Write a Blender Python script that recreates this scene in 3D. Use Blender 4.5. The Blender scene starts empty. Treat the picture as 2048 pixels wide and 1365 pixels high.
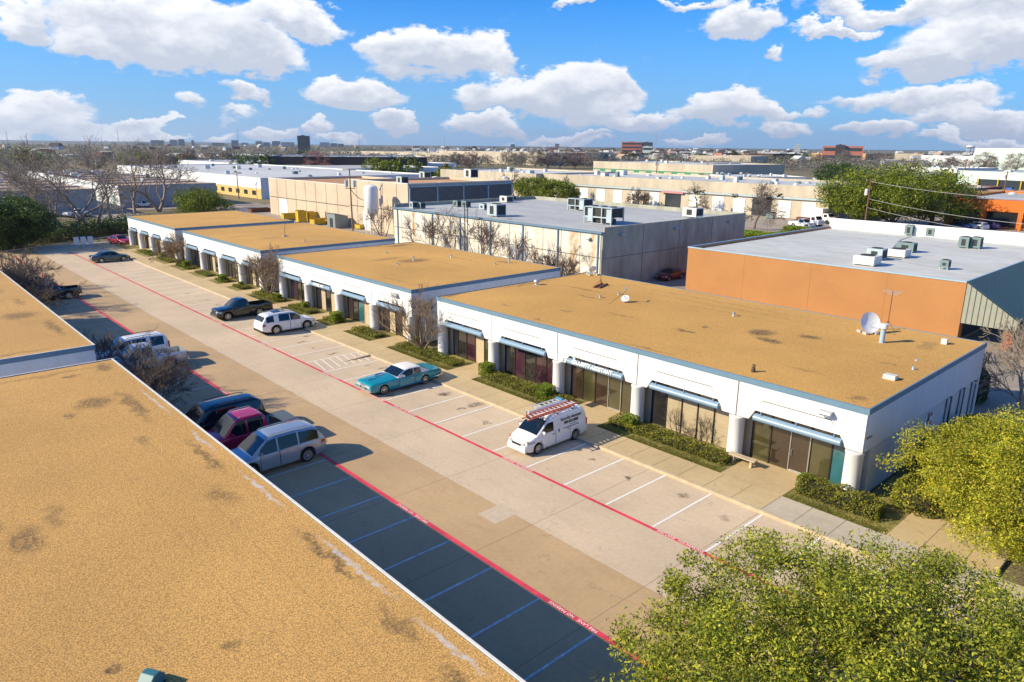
import bpy, bmesh, math, random
import numpy as np
from mathutils import Vector, Matrix, Euler
R = math.radians
SC = bpy.context.scene
COL = SC.collection
rng = np.random.default_rng(7)
random.seed(7)

# ------------------------------------------------------------------ camera
CH = 16.0                                  # height of the drone above the lot, metres
F = 1427.89                                # focal length in pixels of the 2048 px wide photo
PITCH, ROLL, YAW = R(15.2937), R(0.533), R(42.617)
cd_ = bpy.data.cameras.new('camera')
cam = bpy.data.objects.new('camera', cd_)
COL.objects.link(cam)
cd_.sensor_width = 36; cd_.lens = 36*F/2048; cd_.clip_start = 0.1; cd_.clip_end = 30000
_d = Vector((math.sin(YAW)*math.cos(PITCH), math.cos(YAW)*math.cos(PITCH), -math.sin(PITCH)))
_r = Vector((math.cos(YAW), -math.sin(YAW), 0)); _u = _r.cross(_d)
CR = _r*math.cos(ROLL)+_u*math.sin(ROLL); CU = -_r*math.sin(ROLL)+_u*math.cos(ROLL)
m3 = Matrix((CR, CU, -_d)).transposed()
cam.matrix_world = Matrix.Translation((0, 0, CH)) @ m3.to_4x4()
SC.camera = cam
def ray(px, py):
    return (_d + CR*((px-1024)/F) - CU*((py-682.5)/F))
def at(px, py, z=0.0):
    """where the sight line through a photo pixel meets the level z (survey helper)"""
    v = ray(px, py); t = (z-CH)/v.z
    return Vector((v.x*t, v.y*t, z))
def at_d(px, py, dist):
    """point of that sight line at a horizontal distance"""
    v = ray(px, py); t = dist/math.hypot(v.x, v.y)
    return Vector((v.x*t, v.y*t, CH+v.z*t))

# ------------------------------------------------------------------ light
SUN_EL, SUN_AZ = R(29.8), R(-60)             # azimuth clockwise from +Y
sd = bpy.data.lights.new('sun', 'SUN'); sun = bpy.data.objects.new('sun', sd); COL.objects.link(sun)
sd.energy = 5.0; sd.angle = R(0.5); sd.color = (1.0, 0.86, 0.59)
sv = Vector((math.sin(SUN_AZ)*math.cos(SUN_EL), math.cos(SUN_AZ)*math.cos(SUN_EL), math.sin(SUN_EL)))
sun.rotation_euler = sv.to_track_quat('Z', 'Y').to_euler()
SC.view_settings.view_transform = 'Standard'; SC.view_settings.look = 'None'
SC.view_settings.gamma = 1; SC.view_settings.exposure = 0.55
SC.cycles.max_bounces = 5; SC.cycles.diffuse_bounces = 2; SC.cycles.glossy_bounces = 3
SC.cycles.transparent_max_bounces = 4; SC.cycles.use_denoising = True

# ------------------------------------------------------------------ sky with clouds
W = bpy.data.worlds.new('World'); SC.world = W; W.use_nodes = True; W.cycles.sampling_method = 'NONE'
nt = W.node_tree; nt.nodes.clear()
def nd(t, **k):
    n = nt.nodes.new(t)
    for a, b in k.items(): setattr(n, a, b)
    return n
L = nt.links.new
out = nd('ShaderNodeOutputWorld'); bg = nd('ShaderNodeBackground'); L(bg.outputs[0], out.inputs[0])
bg.inputs[1].default_value = 0.1
sky = nd('ShaderNodeTexSky', sky_type='NISHITA'); sky.sun_disc = False
sky.sun_elevation = SUN_EL; sky.sun_rotation = SUN_AZ; sky.altitude = 200; sky.air_density = 1.0; sky.dust_density = 0.3; sky.ozone_density = 3.0
hs = nd('ShaderNodeHueSaturation'); hs.inputs['Saturation'].default_value = 1.05; hs.inputs['Value'].default_value = 1.0
tint = nd('ShaderNodeMix', data_type='RGBA', blend_type='MULTIPLY'); tint.inputs[0].default_value = 1; L(sky.outputs[0], tint.inputs[6]); tint.inputs[7].default_value = (.25, .73, 1.33, 1)
L(tint.outputs[2], hs.inputs['Color'])
tz = nd('ShaderNodeTexCoord'); sz = nd('ShaderNodeSeparateXYZ'); L(tz.outputs['Generated'], sz.inputs[0])
hf = nd('ShaderNodeMapRange', interpolation_type='SMOOTHSTEP'); L(sz.outputs[2], hf.inputs[0]); hf.inputs[1].default_value = .22; hf.inputs[2].default_value = -.02; hf.inputs[3].default_value = 0; hf.inputs[4].default_value = .8
hmx = nd('ShaderNodeMix', data_type='RGBA'); L(hf.outputs[0], hmx.inputs[0]); L(hs.outputs[0], hmx.inputs[6]); hmx.inputs[7].default_value = (1.9, 3.6, 5.9, 1)
tc = nd('ShaderNodeTexCoord')
def vmath(op, a=None, b=None, s=None):
    n = nd('ShaderNodeVectorMath', operation=op)
    for i, q in ((0, a), (1, b)):
        if q is None: continue
        if hasattr(q, 'is_linked'): L(q, n.inputs[i])
        else: n.inputs[i].default_value = q
    if s is not None: n.inputs['Scale'].default_value = s
    return n
def fmath(op, a=None, b=None, c=None, clamp=False):
    n = nd('ShaderNodeMath', operation=op); n.use_clamp = clamp
    for i, q in ((0, a), (1, b), (2, c)):
        if q is None: continue
        if hasattr(q, 'is_linked'): L(q, n.inputs[i])
        else: n.inputs[i].default_value = q
    return n.outputs[0]
D0 = tc.outputs['Generated']
nz = nd('ShaderNodeTexNoise'); nz.inputs['Scale'].default_value = 9; nz.inputs['Detail'].default_value = 7; nz.inputs['Roughness'].default_value = .62
mp = nd('ShaderNodeMapping'); mp.inputs['Scale'].default_value = (1, 1, 2.0); L(D0, mp.inputs['Vector']); L(mp.outputs[0], nz.inputs['Vector'])
off = vmath('SUBTRACT', nz.outputs['Color'], (.5, .5, .5)); off = vmath('SCALE', off.outputs[0], s=.11)
# keep the warp mostly sideways and upwards, so undersides stay flat
DW = vmath('ADD', D0, off.outputs[0]).outputs[0]
CLOUDS = [ # photo centre, half width, half height, strength
 (330,62,215,62,1.0),(480,105,130,45,1.0),(580,45,130,36,.8),(180,100,80,30,.6),(45,50,62,36,.8),(860,112,155,55,1.0),(760,90,60,30,.7),(960,110,80,38,.9),(715,197,118,34,1.0),(660,190,70,30,.9),
 (797,245,55,21,1.0),(60,232,118,44,1.0),(150,262,100,22,.7),(290,252,78,16,.8),(500,187,52,19,.55),(375,210,38,17,.35),(480,230,40,12,.25),
 (1090,185,170,58,1.0),(1180,205,110,45,.9),(975,195,70,34,.8),(975,252,85,28,.9),(1130,272,110,15,.9),(1260,240,150,26,.7),(1465,222,125,40,1.0),(1555,228,60,26,.8),(1580,262,55,20,.8),(1375,281,78,12,.9),
 (1495,38,88,32,.9),(1668,50,80,16,.8),(1566,92,24,14,.5),(1190,4,90,13,.8),(1970,85,165,52,1.0),(1850,120,110,30,.8),(1980,8,170,38,.9),(1760,8,160,20,.6),(1400,4,90,12,.5),
 (1880,190,130,30,.8),(1960,232,130,26,.7),(1760,262,85,22,.8),(1960,275,110,15,.8),(1720,190,80,24,.4),(1636,222,30,14,.4),(540,272,60,20,.9),(625,258,42,20,.9),(430,272,50,15,.5),(250,275,70,14,.9),(680,285,70,10,.7),(1060,290,60,8,.7),(1180,288,60,8,.7),(20,278,60,20,.6)]
# unseen clouds added round the rest of the sky, enlarged to brighten shaded walls
for k in range(6):
    CLOUDS.append(('az', R(110+k*36+random.uniform(-5, 5)), R(random.uniform(18, 52)), random.uniform(.22, .38), random.uniform(.10, .17), 1.0))
dens = None; num = None; den = None; DV = DW
for ci, c in enumerate(CLOUDS):
    if c[0] == 'az':
        a, e, w, h, s = c[1:]
        v = Vector((math.sin(YAW+a)*math.cos(e), math.cos(YAW+a)*math.cos(e), math.sin(e)))
    else:
        v = ray(c[0], c[1]).normalized(); w = c[2]/F*.93*.99; h = c[3]/F*.93*1.03; s = min(1.05, c[4]*1.1+.12)
    t = Vector((v.y, -v.x, 0)).normalized(); up = t.cross(v)
    if ci and ci % 6 == 0:                   # chained, so the shader compiler keeps few values alive at once
        q = nd('ShaderNodeVectorMath', operation='MULTIPLY_ADD'); L(den, q.inputs[0]); q.inputs[1].default_value = (1e-9,)*3; L(DW, q.inputs[2]); DV = q.outputs[0]
    u1 = vmath('DOT_PRODUCT', DV, t/w).outputs['Value']; v1 = vmath('DOT_PRODUCT', DV, up/h).outputs['Value']
    l2 = fmath('MULTIPLY_ADD', v1, v1, fmath('MULTIPLY', u1, u1))
    mk = fmath('MAXIMUM', fmath('MULTIPLY_ADD', l2, -s, s), 0.0)
    dens = mk if dens is None else fmath('MAXIMUM', dens, mk)
    num = fmath('MULTIPLY', v1, mk) if num is None else fmath('MULTIPLY_ADD', v1, mk, num)
    den = mk if den is None else fmath('ADD', den, mk)
rel = fmath('DIVIDE', num, fmath('ADD', den, .001))      # -1 underside .. +1 top
nz2 = nd('ShaderNodeTexNoise'); nz2.inputs['Scale'].default_value = 30; nz2.inputs['Detail'].default_value = 8; nz2.inputs['Roughness'].default_value = .6
L(mp.outputs[0], nz2.inputs['Vector'])
dn = fmath('ADD', dens, fmath('MULTIPLY', fmath('SUBTRACT', nz2.outputs[0], .5), .74))
cov = nd('ShaderNodeMapRange', interpolation_type='SMOOTHSTEP'); L(dn, cov.inputs[0]); cov.inputs[1].default_value = .08; cov.inputs[2].default_value = .52
lum = nd('ShaderNodeMapRange'); L(fmath('ADD', fmath('ADD', rel, fmath('MULTIPLY', dens, -.35)), fmath('MULTIPLY', fmath('SUBTRACT', nz2.outputs[0], .5), 1.3)), lum.inputs[0])
lum.inputs[1].default_value = -.62; lum.inputs[2].default_value = .3
cc = nd('ShaderNodeMix', data_type='RGBA'); L(lum.outputs[0], cc.inputs[0])
cc.inputs[6].default_value = (4.2, 4.6, 5.4, 1); cc.inputs[7].default_value = (7.3, 7.4, 7.6, 1)
fx = nd('ShaderNodeMix', data_type='RGBA'); L(cov.outputs[0], fx.inputs[0]); L(hmx.outputs[2], fx.inputs[6]); L(cc.outputs[2], fx.inputs[7])
L(fx.outputs[2], bg.inputs[0])

# ------------------------------------------------------------------ materials
MATS = {}
def _new(name):
    m = bpy.data.materials.new(name); m.use_nodes = True
    return m, m.node_tree, m.node_tree.nodes['Principled BSDF']
def M(name, col, rough=.75, metal=0.0, var=.12, scale=1.5, bump=0.0, bscale=20, coat=0.0, world=False, spec=None, detail=6, stretch=None, var2=0, scale2=.2, crange=.2):
    if name in MATS: return MATS[name]
    m, t, b = _new(name); n = t.nodes; l = t.links.new
    b.inputs['Roughness'].default_value = rough; b.inputs['Metallic'].default_value = metal
    if coat: b.inputs['Coat Weight'].default_value = coat; b.inputs['Coat Roughness'].default_value = .04
    if spec is not None: b.inputs['Specular IOR Level'].default_value = spec
    if world: src = n.new('ShaderNodeNewGeometry').outputs['Position']
    else: src = n.new('ShaderNodeTexCoord').outputs['Object']
    if stretch:
        q = n.new('ShaderNodeMapping'); q.inputs['Scale'].default_value = stretch; l(src, q.inputs[0]); src = q.outputs[0]
    c0 = tuple(col)
    if var:
        z = n.new('ShaderNodeTexNoise'); z.inputs['Scale'].default_value = scale; z.inputs['Detail'].default_value = detail; z.inputs['Roughness'].default_value = .6
        l(src, z.inputs['Vector'])
        r = n.new('ShaderNodeMapRange'); l(z.outputs[0], r.inputs[0]); r.inputs[1].default_value = .5-crange; r.inputs[2].default_value = .5+crange
        r.inputs[3].default_value = 1-var; r.inputs[4].default_value = 1+var
        fac = r.outputs[0]
        if var2:
            z2 = n.new('ShaderNodeTexNoise'); z2.inputs['Scale'].default_value = scale2; z2.inputs['Detail'].default_value = 5; l(src, z2.inputs['Vector'])
            r2 = n.new('ShaderNodeMapRange'); l(z2.outputs[0], r2.inputs[0]); r2.inputs[1].default_value = .3; r2.inputs[2].default_value = .7
            r2.inputs[3].default_value = 1-var2; r2.inputs[4].default_value = 1+var2
            mm = n.new('ShaderNodeMath'); mm.operation = 'MULTIPLY'; l(fac, mm.inputs[0]); l(r2.outputs[0], mm.inputs[1]); fac = mm.outputs[0]
        v = n.new('ShaderNodeVectorMath'); v.operation = 'SCALE'; v.inputs[0].default_value = c0; l(fac, v.inputs['Scale'])
        l(v.outputs[0], b.inputs['Base Color'])
        m['colsock'] = 1
    else: b.inputs['Base Color'].default_value = (*c0, 1)
    if bump:
        z3 = n.new('ShaderNodeTexNoise'); z3.inputs['Scale'].default_value = bscale; z3.inputs['Detail'].default_value = 4; l(src, z3.inputs['Vector'])
        bp = n.new('ShaderNodeBump'); bp.inputs['Strength'].default_value = bump; bp.inputs['Distance'].default_value = .05
        l(z3.outputs[0], bp.inputs['Height']); l(bp.outputs[0], b.inputs['Normal'])
    MATS[name] = m
    return m
def overlay(m, dark, items, nscale=1.2, namp=.5, fine=9, amount=.85):
    """stains with a shape of their own: items = (x, y, rx, ry, strength) in world metres"""
    t = m.node_tree; n = t.nodes; l = t.links.new; b = n['Principled BSDF']
    lk = b.inputs['Base Color'].links
    pos = n.new('ShaderNodeNewGeometry').outputs['Position']
    z = n.new('ShaderNodeTexNoise'); z.inputs['Scale'].default_value = nscale; z.inputs['Detail'].default_value = 6; l(pos, z.inputs['Vector'])
    s = n.new('ShaderNodeVectorMath'); s.operation = 'SUBTRACT'; l(z.outputs['Color'], s.inputs[0]); s.inputs[1].default_value = (.5, .5, .5)
    s2 = n.new('ShaderNodeVectorMath'); s2.operation = 'SCALE'; l(s.outputs[0], s2.inputs[0]); s2.inputs['Scale'].default_value = namp*4
    w = n.new('ShaderNodeVectorMath'); w.operation = 'ADD'; l(pos, w.inputs[0]); l(s2.outputs[0], w.inputs[1])
    acc = None
    for (x, y, rx, ry, st) in items:
        q = n.new('ShaderNodeMapping'); q.vector_type = 'TEXTURE'; q.inputs['Location'].default_value = (x, y, 0); q.inputs['Scale'].default_value = (rx, ry, 1e4)
        l(w.outputs[0], q.inputs[0])
        ln = n.new('ShaderNodeVectorMath'); ln.operation = 'LENGTH'; l(q.outputs[0], ln.inputs[0])
        r = n.new('ShaderNodeMapRange'); r.interpolation_type = 'SMOOTHSTEP'; l(ln.outputs['Value'], r.inputs[0]); r.inputs[1].default_value = 1.1; r.inputs[2].default_value = .35
        r.inputs[3].default_value = 0; r.inputs[4].default_value = st
        if acc is None: acc = r.outputs[0]
        else:
            a = n.new('ShaderNodeMath'); a.operation = 'MAXIMUM'; l(acc, a.inputs[0]); l(r.outputs[0], a.inputs[1]); acc = a.outputs[0]
    f = n.new('ShaderNodeTexNoise'); f.inputs['Scale'].default_value = fine; f.inputs['Detail'].default_value = 5; l(pos, f.inputs['Vector'])
    fr = n.new('ShaderNodeMapRange'); l(f.outputs[0], fr.inputs[0]); fr.inputs[1].default_value = .35; fr.inputs[2].default_value = .6; fr.inputs[3].default_value = .25
    a = n.new('ShaderNodeMath'); a.operation = 'MULTIPLY'; l(acc, a.inputs[0]); l(fr.outputs[0], a.inputs[1])
    a2 = n.new('ShaderNodeMath'); a2.operation = 'MULTIPLY'; l(a.outputs[0], a2.inputs[0]); a2.inputs[1].default_value = amount
    mx = n.new('ShaderNodeMix'); mx.data_type = 'RGBA'; l(a2.outputs[0], mx.inputs[0])
    if lk: l(lk[0].from_socket, mx.inputs[6])
    mx.inputs[7].default_value = (*dark, 1)
    l(mx.outputs[2], b.inputs['Base Color'])
    return m
def leafmat(name, stops, rough=.55, trans=.25):
    if name in MATS: return MATS[name]
    m, t, b = _new(name); n = t.nodes; l = t.links.new
    g = n.new('ShaderNodeNewGeometry'); r = n.new('ShaderNodeValToRGB'); l(g.outputs['Random Per Island'], r.inputs[0])
    e = r.color_ramp.elements
    e[0].color = (*stops[0], 1); e[1].color = (*stops[-1], 1)
    for i, c in enumerate(stops[1:-1]):
        q = e.new((i+1)/(len(stops)-1)); q.color = (*c, 1)
    z = n.new('ShaderNodeTexNoise'); z.inputs['Scale'].default_value = .7; z.inputs['Detail'].default_value = 3; l(g.outputs['Position'], z.inputs['Vector'])
    mr = n.new('ShaderNodeMapRange'); l(z.outputs[0], mr.inputs[0]); mr.inputs[1].default_value = .3; mr.inputs[2].default_value = .7; mr.inputs[3].default_value = .7; mr.inputs[4].default_value = 1.3
    v = n.new('ShaderNodeVectorMath'); v.operation = 'SCALE'; l(r.outputs[0], v.inputs[0]); l(mr.outputs[0], v.inputs['Scale'])
    l(v.outputs[0], b.inputs['Base Color']); b.inputs['Roughness'].default_value = rough; b.inputs['Specular IOR Level'].default_value = .25
    tr = n.new('ShaderNodeBsdfTranslucent'); l(v.outputs[0], tr.inputs[0]); ms = n.new('ShaderNodeMixShader'); ms.inputs[0].default_value = trans
    l(b.outputs[0], ms.inputs[1]); l(tr.outputs[0], ms.inputs[2]); l(ms.outputs[0], n['Material Output'].inputs['Surface'])
    MATS[name] = m; return m
def paint(name, col, rough=.35, metal=0.0, coat=.7):
    return M(name, col, rough=rough, metal=metal, var=.05, scale=3, coat=coat)

# ------------------------------------------------------------------ object helpers
def tag(o, label=None, cat=None, group=None, kind=None):
    if label: o['label'] = label
    if cat: o['category'] = cat
    if group: o['group'] = group
    if kind: o['kind'] = kind
    return o
def empty(name, loc, rz=0, label=None, cat=None, group=None):
    o = bpy.data.objects.new(name, None); COL.objects.link(o); o.location = loc; o.rotation_euler = (0, 0, rz); o.empty_display_size = .3
    return tag(o, label, cat, group)
def copy_tree(o, parent=None):
    c = o.copy(); COL.objects.link(c)
    if parent: c.parent = parent
    for ch in list(o.children): copy_tree(ch, c)
    return c
class MB:
    def __init__(s): s.v = []; s.f = []; s.mi = []; s.cur = 0
    def add(s, vs, fs):
        o = len(s.v); s.v += [tuple(map(float, q)) for q in vs]
        for f in fs: s.f.append(tuple(i+o for i in f)); s.mi.append(s.cur)
        return s
    def mat(s, i): s.cur = i; return s
    def box(s, x0, x1, y0, y1, z0, z1):
        return s.add([(x0,y0,z0),(x1,y0,z0),(x1,y1,z0),(x0,y1,z0),(x0,y0,z1),(x1,y0,z1),(x1,y1,z1),(x0,y1,z1)],
                     [(3,2,1,0),(4,5,6,7),(0,1,5,4),(1,2,6,5),(2,3,7,6),(3,0,4,7)])
    def cbox(s, c, d): return s.box(c[0]-d[0]/2, c[0]+d[0]/2, c[1]-d[1]/2, c[1]+d[1]/2, c[2]-d[2]/2, c[2]+d[2]/2)
    def quad(s, a, b, c, d): return s.add([a, b, c, d], [(0,1,2,3)])
    def rect(s, x0, x1, y0, y1, z): return s.quad((x0,y0,z),(x1,y0,z),(x1,y1,z),(x0,y1,z))
    def prism(s, pts, axis, a0, a1):
        """pts: 2-D outline, extruded along axis from a0 to a1"""
        def P(q, a): return {'x': (a, q[0], q[1]), 'y': (q[0], a, q[1]), 'z': (q[0], q[1], a)}[axis]
        n = len(pts); vs = [P(q, a0) for q in pts]+[P(q, a1) for q in pts]
        fs = [tuple(range(n))[::-1], tuple(range(n, 2*n))]+[(i, (i+1) % n, (i+1) % n+n, i+n) for i in range(n)]
        return s.add(vs, fs)
    def tube(s, p0, p1, r0, r1=None, n=8, caps=True):
        r1 = r0 if r1 is None else r1
        p0 = Vector(p0); p1 = Vector(p1); d = (p1-p0).normalized()
        a = d.orthogonal().normalized(); b = d.cross(a)
        vs = [p0+(a*math.cos(2*math.pi*k/n)+b*math.sin(2*math.pi*k/n))*r0 for k in range(n)]
        vs += [p1+(a*math.cos(2*math.pi*k/n)+b*math.sin(2*math.pi*k/n))*r1 for k in range(n)]
        fs = [(k, (k+1) % n, (k+1) % n+n, k+n) for k in range(n)]
        if caps: fs += [tuple(range(n))[::-1], tuple(range(n, 2*n))]
        return s.add(vs, fs)
    def path(s, pts, r, n=6):
        for a, b in zip(pts[:-1], pts[1:]): s.tube(a, b, r, r, n)
        return s
    def lathe(s, prof, c=(0,0,0), axis='z', n=20):
        vs = []; fs = []
        for (r, h) in prof:
            for k in range(n):
                a = 2*math.pi*k/n; u, w = r*math.cos(a), r*math.sin(a)
                q = {'z': (u, w, h), 'y': (u, h, w), 'x': (h, u, w)}[axis]
                vs.append((c[0]+q[0], c[1]+q[1], c[2]+q[2]))
        for i in range(len(prof)-1):
            for k in range(n): fs.append((i*n+k, i*n+(k+1) % n, (i+1)*n+(k+1) % n, (i+1)*n+k))
        fs.append(tuple(range(n))[::-1]); fs.append(tuple(range((len(prof)-1)*n, len(prof)*n)))
        return s.add(vs, fs)
    def build(s, name, mats, parent=None, smooth=False, bevel=0, label=None, loc=None):
        me = bpy.data.meshes.new(name); me.from_pydata(s.v, [], s.f)
        if not isinstance(mats, (list, tuple)): mats = [mats]
        for m in mats: me.materials.append(m)
        if len(mats) > 1: me.polygons.foreach_set('material_index', s.mi)
        bm = bmesh.new(); bm.from_mesh(me); bmesh.ops.recalc_face_normals(bm, faces=bm.faces)
        if bevel: bmesh.ops.bevel(bm, geom=[e for e in bm.edges if len(e.link_faces) == 2 and e.calc_face_angle(0) > .5], offset=bevel, segments=2, profile=.6, affect='EDGES')
        bm.to_mesh(me); bm.free()
        if smooth:
            me.polygons.foreach_set('use_smooth', [True]*len(me.polygons)); me.set_sharp_from_angle(angle=R(40))
        o = bpy.data.objects.new(name, me); COL.objects.link(o)
        if parent: o.parent = parent
        if loc: o.location = loc
        if label: o['label'] = label
        return o
def npmesh(name, verts, faces, mat, parent=None, k=4):
    """verts (N,3), faces (M,k) arrays"""
    me = bpy.data.meshes.new(name); me.vertices.add(len(verts)); me.vertices.foreach_set('co', verts.astype(np.float32).ravel())
    me.loops.add(faces.size); me.loops.foreach_set('vertex_index', faces.astype(np.int32).ravel())
    me.polygons.add(len(faces)); me.polygons.foreach_set('loop_start', np.arange(0, faces.size, k, dtype=np.int32))
    me.update(calc_edges=True); me.materials.append(mat)
    o = bpy.data.objects.new(name, me); COL.objects.link(o)
    if parent: o.parent = parent
    return o
def text(name, s, size, mat, mw, parent=None, extrude=.004, align='CENTER', bold=0.0, shear=0, spacing=1.0):
    c = bpy.data.curves.new(name, 'FONT'); c.body = s; c.size = size; c.extrude = extrude; c.align_x = align; c.align_y = 'CENTER'; c.offset = bold; c.shear = shear; c.resolution_u = 2; c.space_character = spacing
    o = bpy.data.objects.new(name+'_tmp', c); COL.objects.link(o)
    bpy.context.view_layer.update()
    me = bpy.data.meshes.new_from_object(o.evaluated_get(bpy.context.evaluated_depsgraph_get()))
    bpy.data.objects.remove(o); me.name = name
    me.materials.clear(); me.materials.append(mat)
    t = bpy.data.objects.new(name, me); COL.objects.link(t)
    if parent: t.parent = parent
    t.matrix_local = mw
    return t
def basis(o, x, y):
    x = Vector(x).normalized(); y = Vector(y).normalized(); z = x.cross(y)
    m = Matrix((x, y, z)).transposed().to_4x4(); m.translation = Vector(o); return m

# ---- foliage
def leaves(centers, size, ratio=.45, up=.3, droop=None):
    """a small quad leaf at each centre, random facing"""
    n = len(centers)
    nrm = rng.normal(size=(n, 3)); nrm[:, 2] = np.abs(nrm[:, 2])+up; nrm /= np.linalg.norm(nrm, axis=1)[:, None]
    a = rng.normal(size=(n, 3)); a -= (a*nrm).sum(1)[:, None]*nrm; a /= np.linalg.norm(a, axis=1)[:, None]
    b = np.cross(nrm, a)
    s = size*rng.uniform(.6, 1.3, (n, 1)); a = a*s; b = b*s*ratio
    c = centers
    v = np.stack([c-a, c+b*.9-a*.1, c+a, c-b*.9-a*.1], 1).reshape(-1, 3)
    return v, np.arange(4*n).reshape(-1, 4)
def in_ball(n, shell=0.0):
    d = rng.normal(size=(n, 3)); d /= np.linalg.norm(d, axis=1)[:, None]
    r = rng.uniform(shell, 1, n)**(1/3 if shell < .1 else 1/2)
    return d*r[:, None]
def crown_pts(c, rad, nclump, per, crad, shell=.45, flat=0):
    """leaf positions: clumps spread through an ellipsoid, thinned near the ground side"""
    cc = in_ball(nclump, shell)*np.array(rad)+np.array(c)
    cc += rng.normal(size=cc.shape)*np.array(rad)*.05
    if flat: cc[:, 2] = np.maximum(cc[:, 2], c[2]-rad[2]*flat)
    sz = crad*rng.uniform(.6, 1.35, nclump)
    q = rng.normal(size=(nclump, per, 3)); q /= np.linalg.norm(q, axis=2)[..., None]
    q *= (rng.uniform(0, 1, (nclump, per, 1))**.45)*sz[:, None, None]; q[..., 2] *= .7
    return (cc[:, None]+q).reshape(-1, 3), cc
def segs_mesh(segs, name, mat, parent, n=4):
    """segs (N,8): p0, p1, r0, r1 -> tapered prisms"""
    S = np.array(segs, float)
    if not len(S): return None
    p0, p1, r0, r1 = S[:, 0:3], S[:, 3:6], S[:, 6], S[:, 7]
    d = p1-p0; d /= np.linalg.norm(d, axis=1)[:, None]+1e-9
    h = np.where(np.abs(d[:, 2:3]) > .9, np.array([[1., 0, 0]]), np.array([[0., 0, 1.]]))
    a = np.cross(d, h); a /= np.linalg.norm(a, axis=1)[:, None]; b = np.cross(d, a)
    ks = np.arange(n)*2*np.pi/n
    ring = a[:, None]*np.cos(ks)[None, :, None]+b[:, None]*np.sin(ks)[None, :, None]
    v = np.concatenate([p0[:, None]+ring*r0[:, None, None], p1[:, None]+ring*r1[:, None, None]], 1).reshape(-1, 3)
    base = np.arange(len(S))[:, None, None]*2*n
    k = np.arange(n); f = np.stack([k, (k+1) % n, (k+1) % n+n, k+n], 1)[None]+base
    return npmesh(name, v, f.reshape(-1, 4), mat, parent)
def branch(segs, p, d, ln, r, lvl, rs, spread=.6, kids=(3, 4), droop=0.0, wig=.18, shrink=.68, taper=.55, minr=.004, sub=4):
    d = np.array(d, float); d /= np.linalg.norm(d); p = np.array(p, float)
    pts = [p]; rr = r
    for i in range(sub):
        d = d+rs.normal(size=3)*wig+np.array([0, 0, -droop]); d /= np.linalg.norm(d)
        q = p+d*ln/sub; r2 = max(minr, r*(1-(1-taper)*(i+1)/sub))
        segs.append((*p, *q, rr, r2, lvl)); p = q; rr = r2; pts.append(p)
    if lvl <= 0: return
    k = rs.integers(kids[0], kids[1]+1)
    for j in range(k):
        t = 1.0 if j == 0 else rs.uniform(.35, 1)
        b = pts[min(sub, max(1, int(round(t*sub))))]
        ax = rs.normal(size=3); ax -= ax@d*d; ax /= np.linalg.norm(ax)+1e-9
        nd_ = d*math.cos(spread)+ax*math.sin(spread)*rs.uniform(.7, 1.2) if j else d+ax*.2
        nd_[2] += .12
        branch(segs, b, nd_, ln*shrink*rs.uniform(.75, 1.2), max(minr, rr*(.85 if j == 0 else .62)), lvl-1, rs, spread, kids, droop, wig, shrink, taper, minr, sub)
def bare_tree(name, loc, h, seed, label, cat='tree', group=None, mat=None, stems=1, levels=5, spread=.55, kids=(2, 4), r=.16, lean=.0, minr=.012, wig=.14, trunk=.28, shrink=.72, fan=.35, sub=3, droop=0, sides=4, bias=(0,0)):
    rs = np.random.default_rng(seed); root = empty(name, loc, rs.uniform(0, .01), label, cat, group)
    mat = mat or M('bark_grey', (.16,.12,.09), rough=.9, var=.3, scale=6)
    segs = []
    for s in range(stems):
        a = rs.uniform(0, 6.28) if stems == 1 else 2*math.pi*(s+rs.uniform(-.3, .3))/stems
        f = fan if stems > 1 else lean
        branch(segs, (math.cos(a)*.08*(stems > 1), math.sin(a)*.08*(stems > 1), 0), (math.cos(a)*f+bias[0], math.sin(a)*f+bias[1], 1), h*trunk, r, levels, rs, spread, kids, droop, wig, shrink, .72, minr, sub)
    S = np.array(segs); top = S[:, 5].max(); S[:, :6] *= h/top
    segs_mesh(S[S[:, 8] >= levels][:, :8], 'trunk', mat, root, max(6, sides)); segs_mesh(S[S[:, 8] < levels][:, :8], 'crown', mat, root, sides)
    return root
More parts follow.
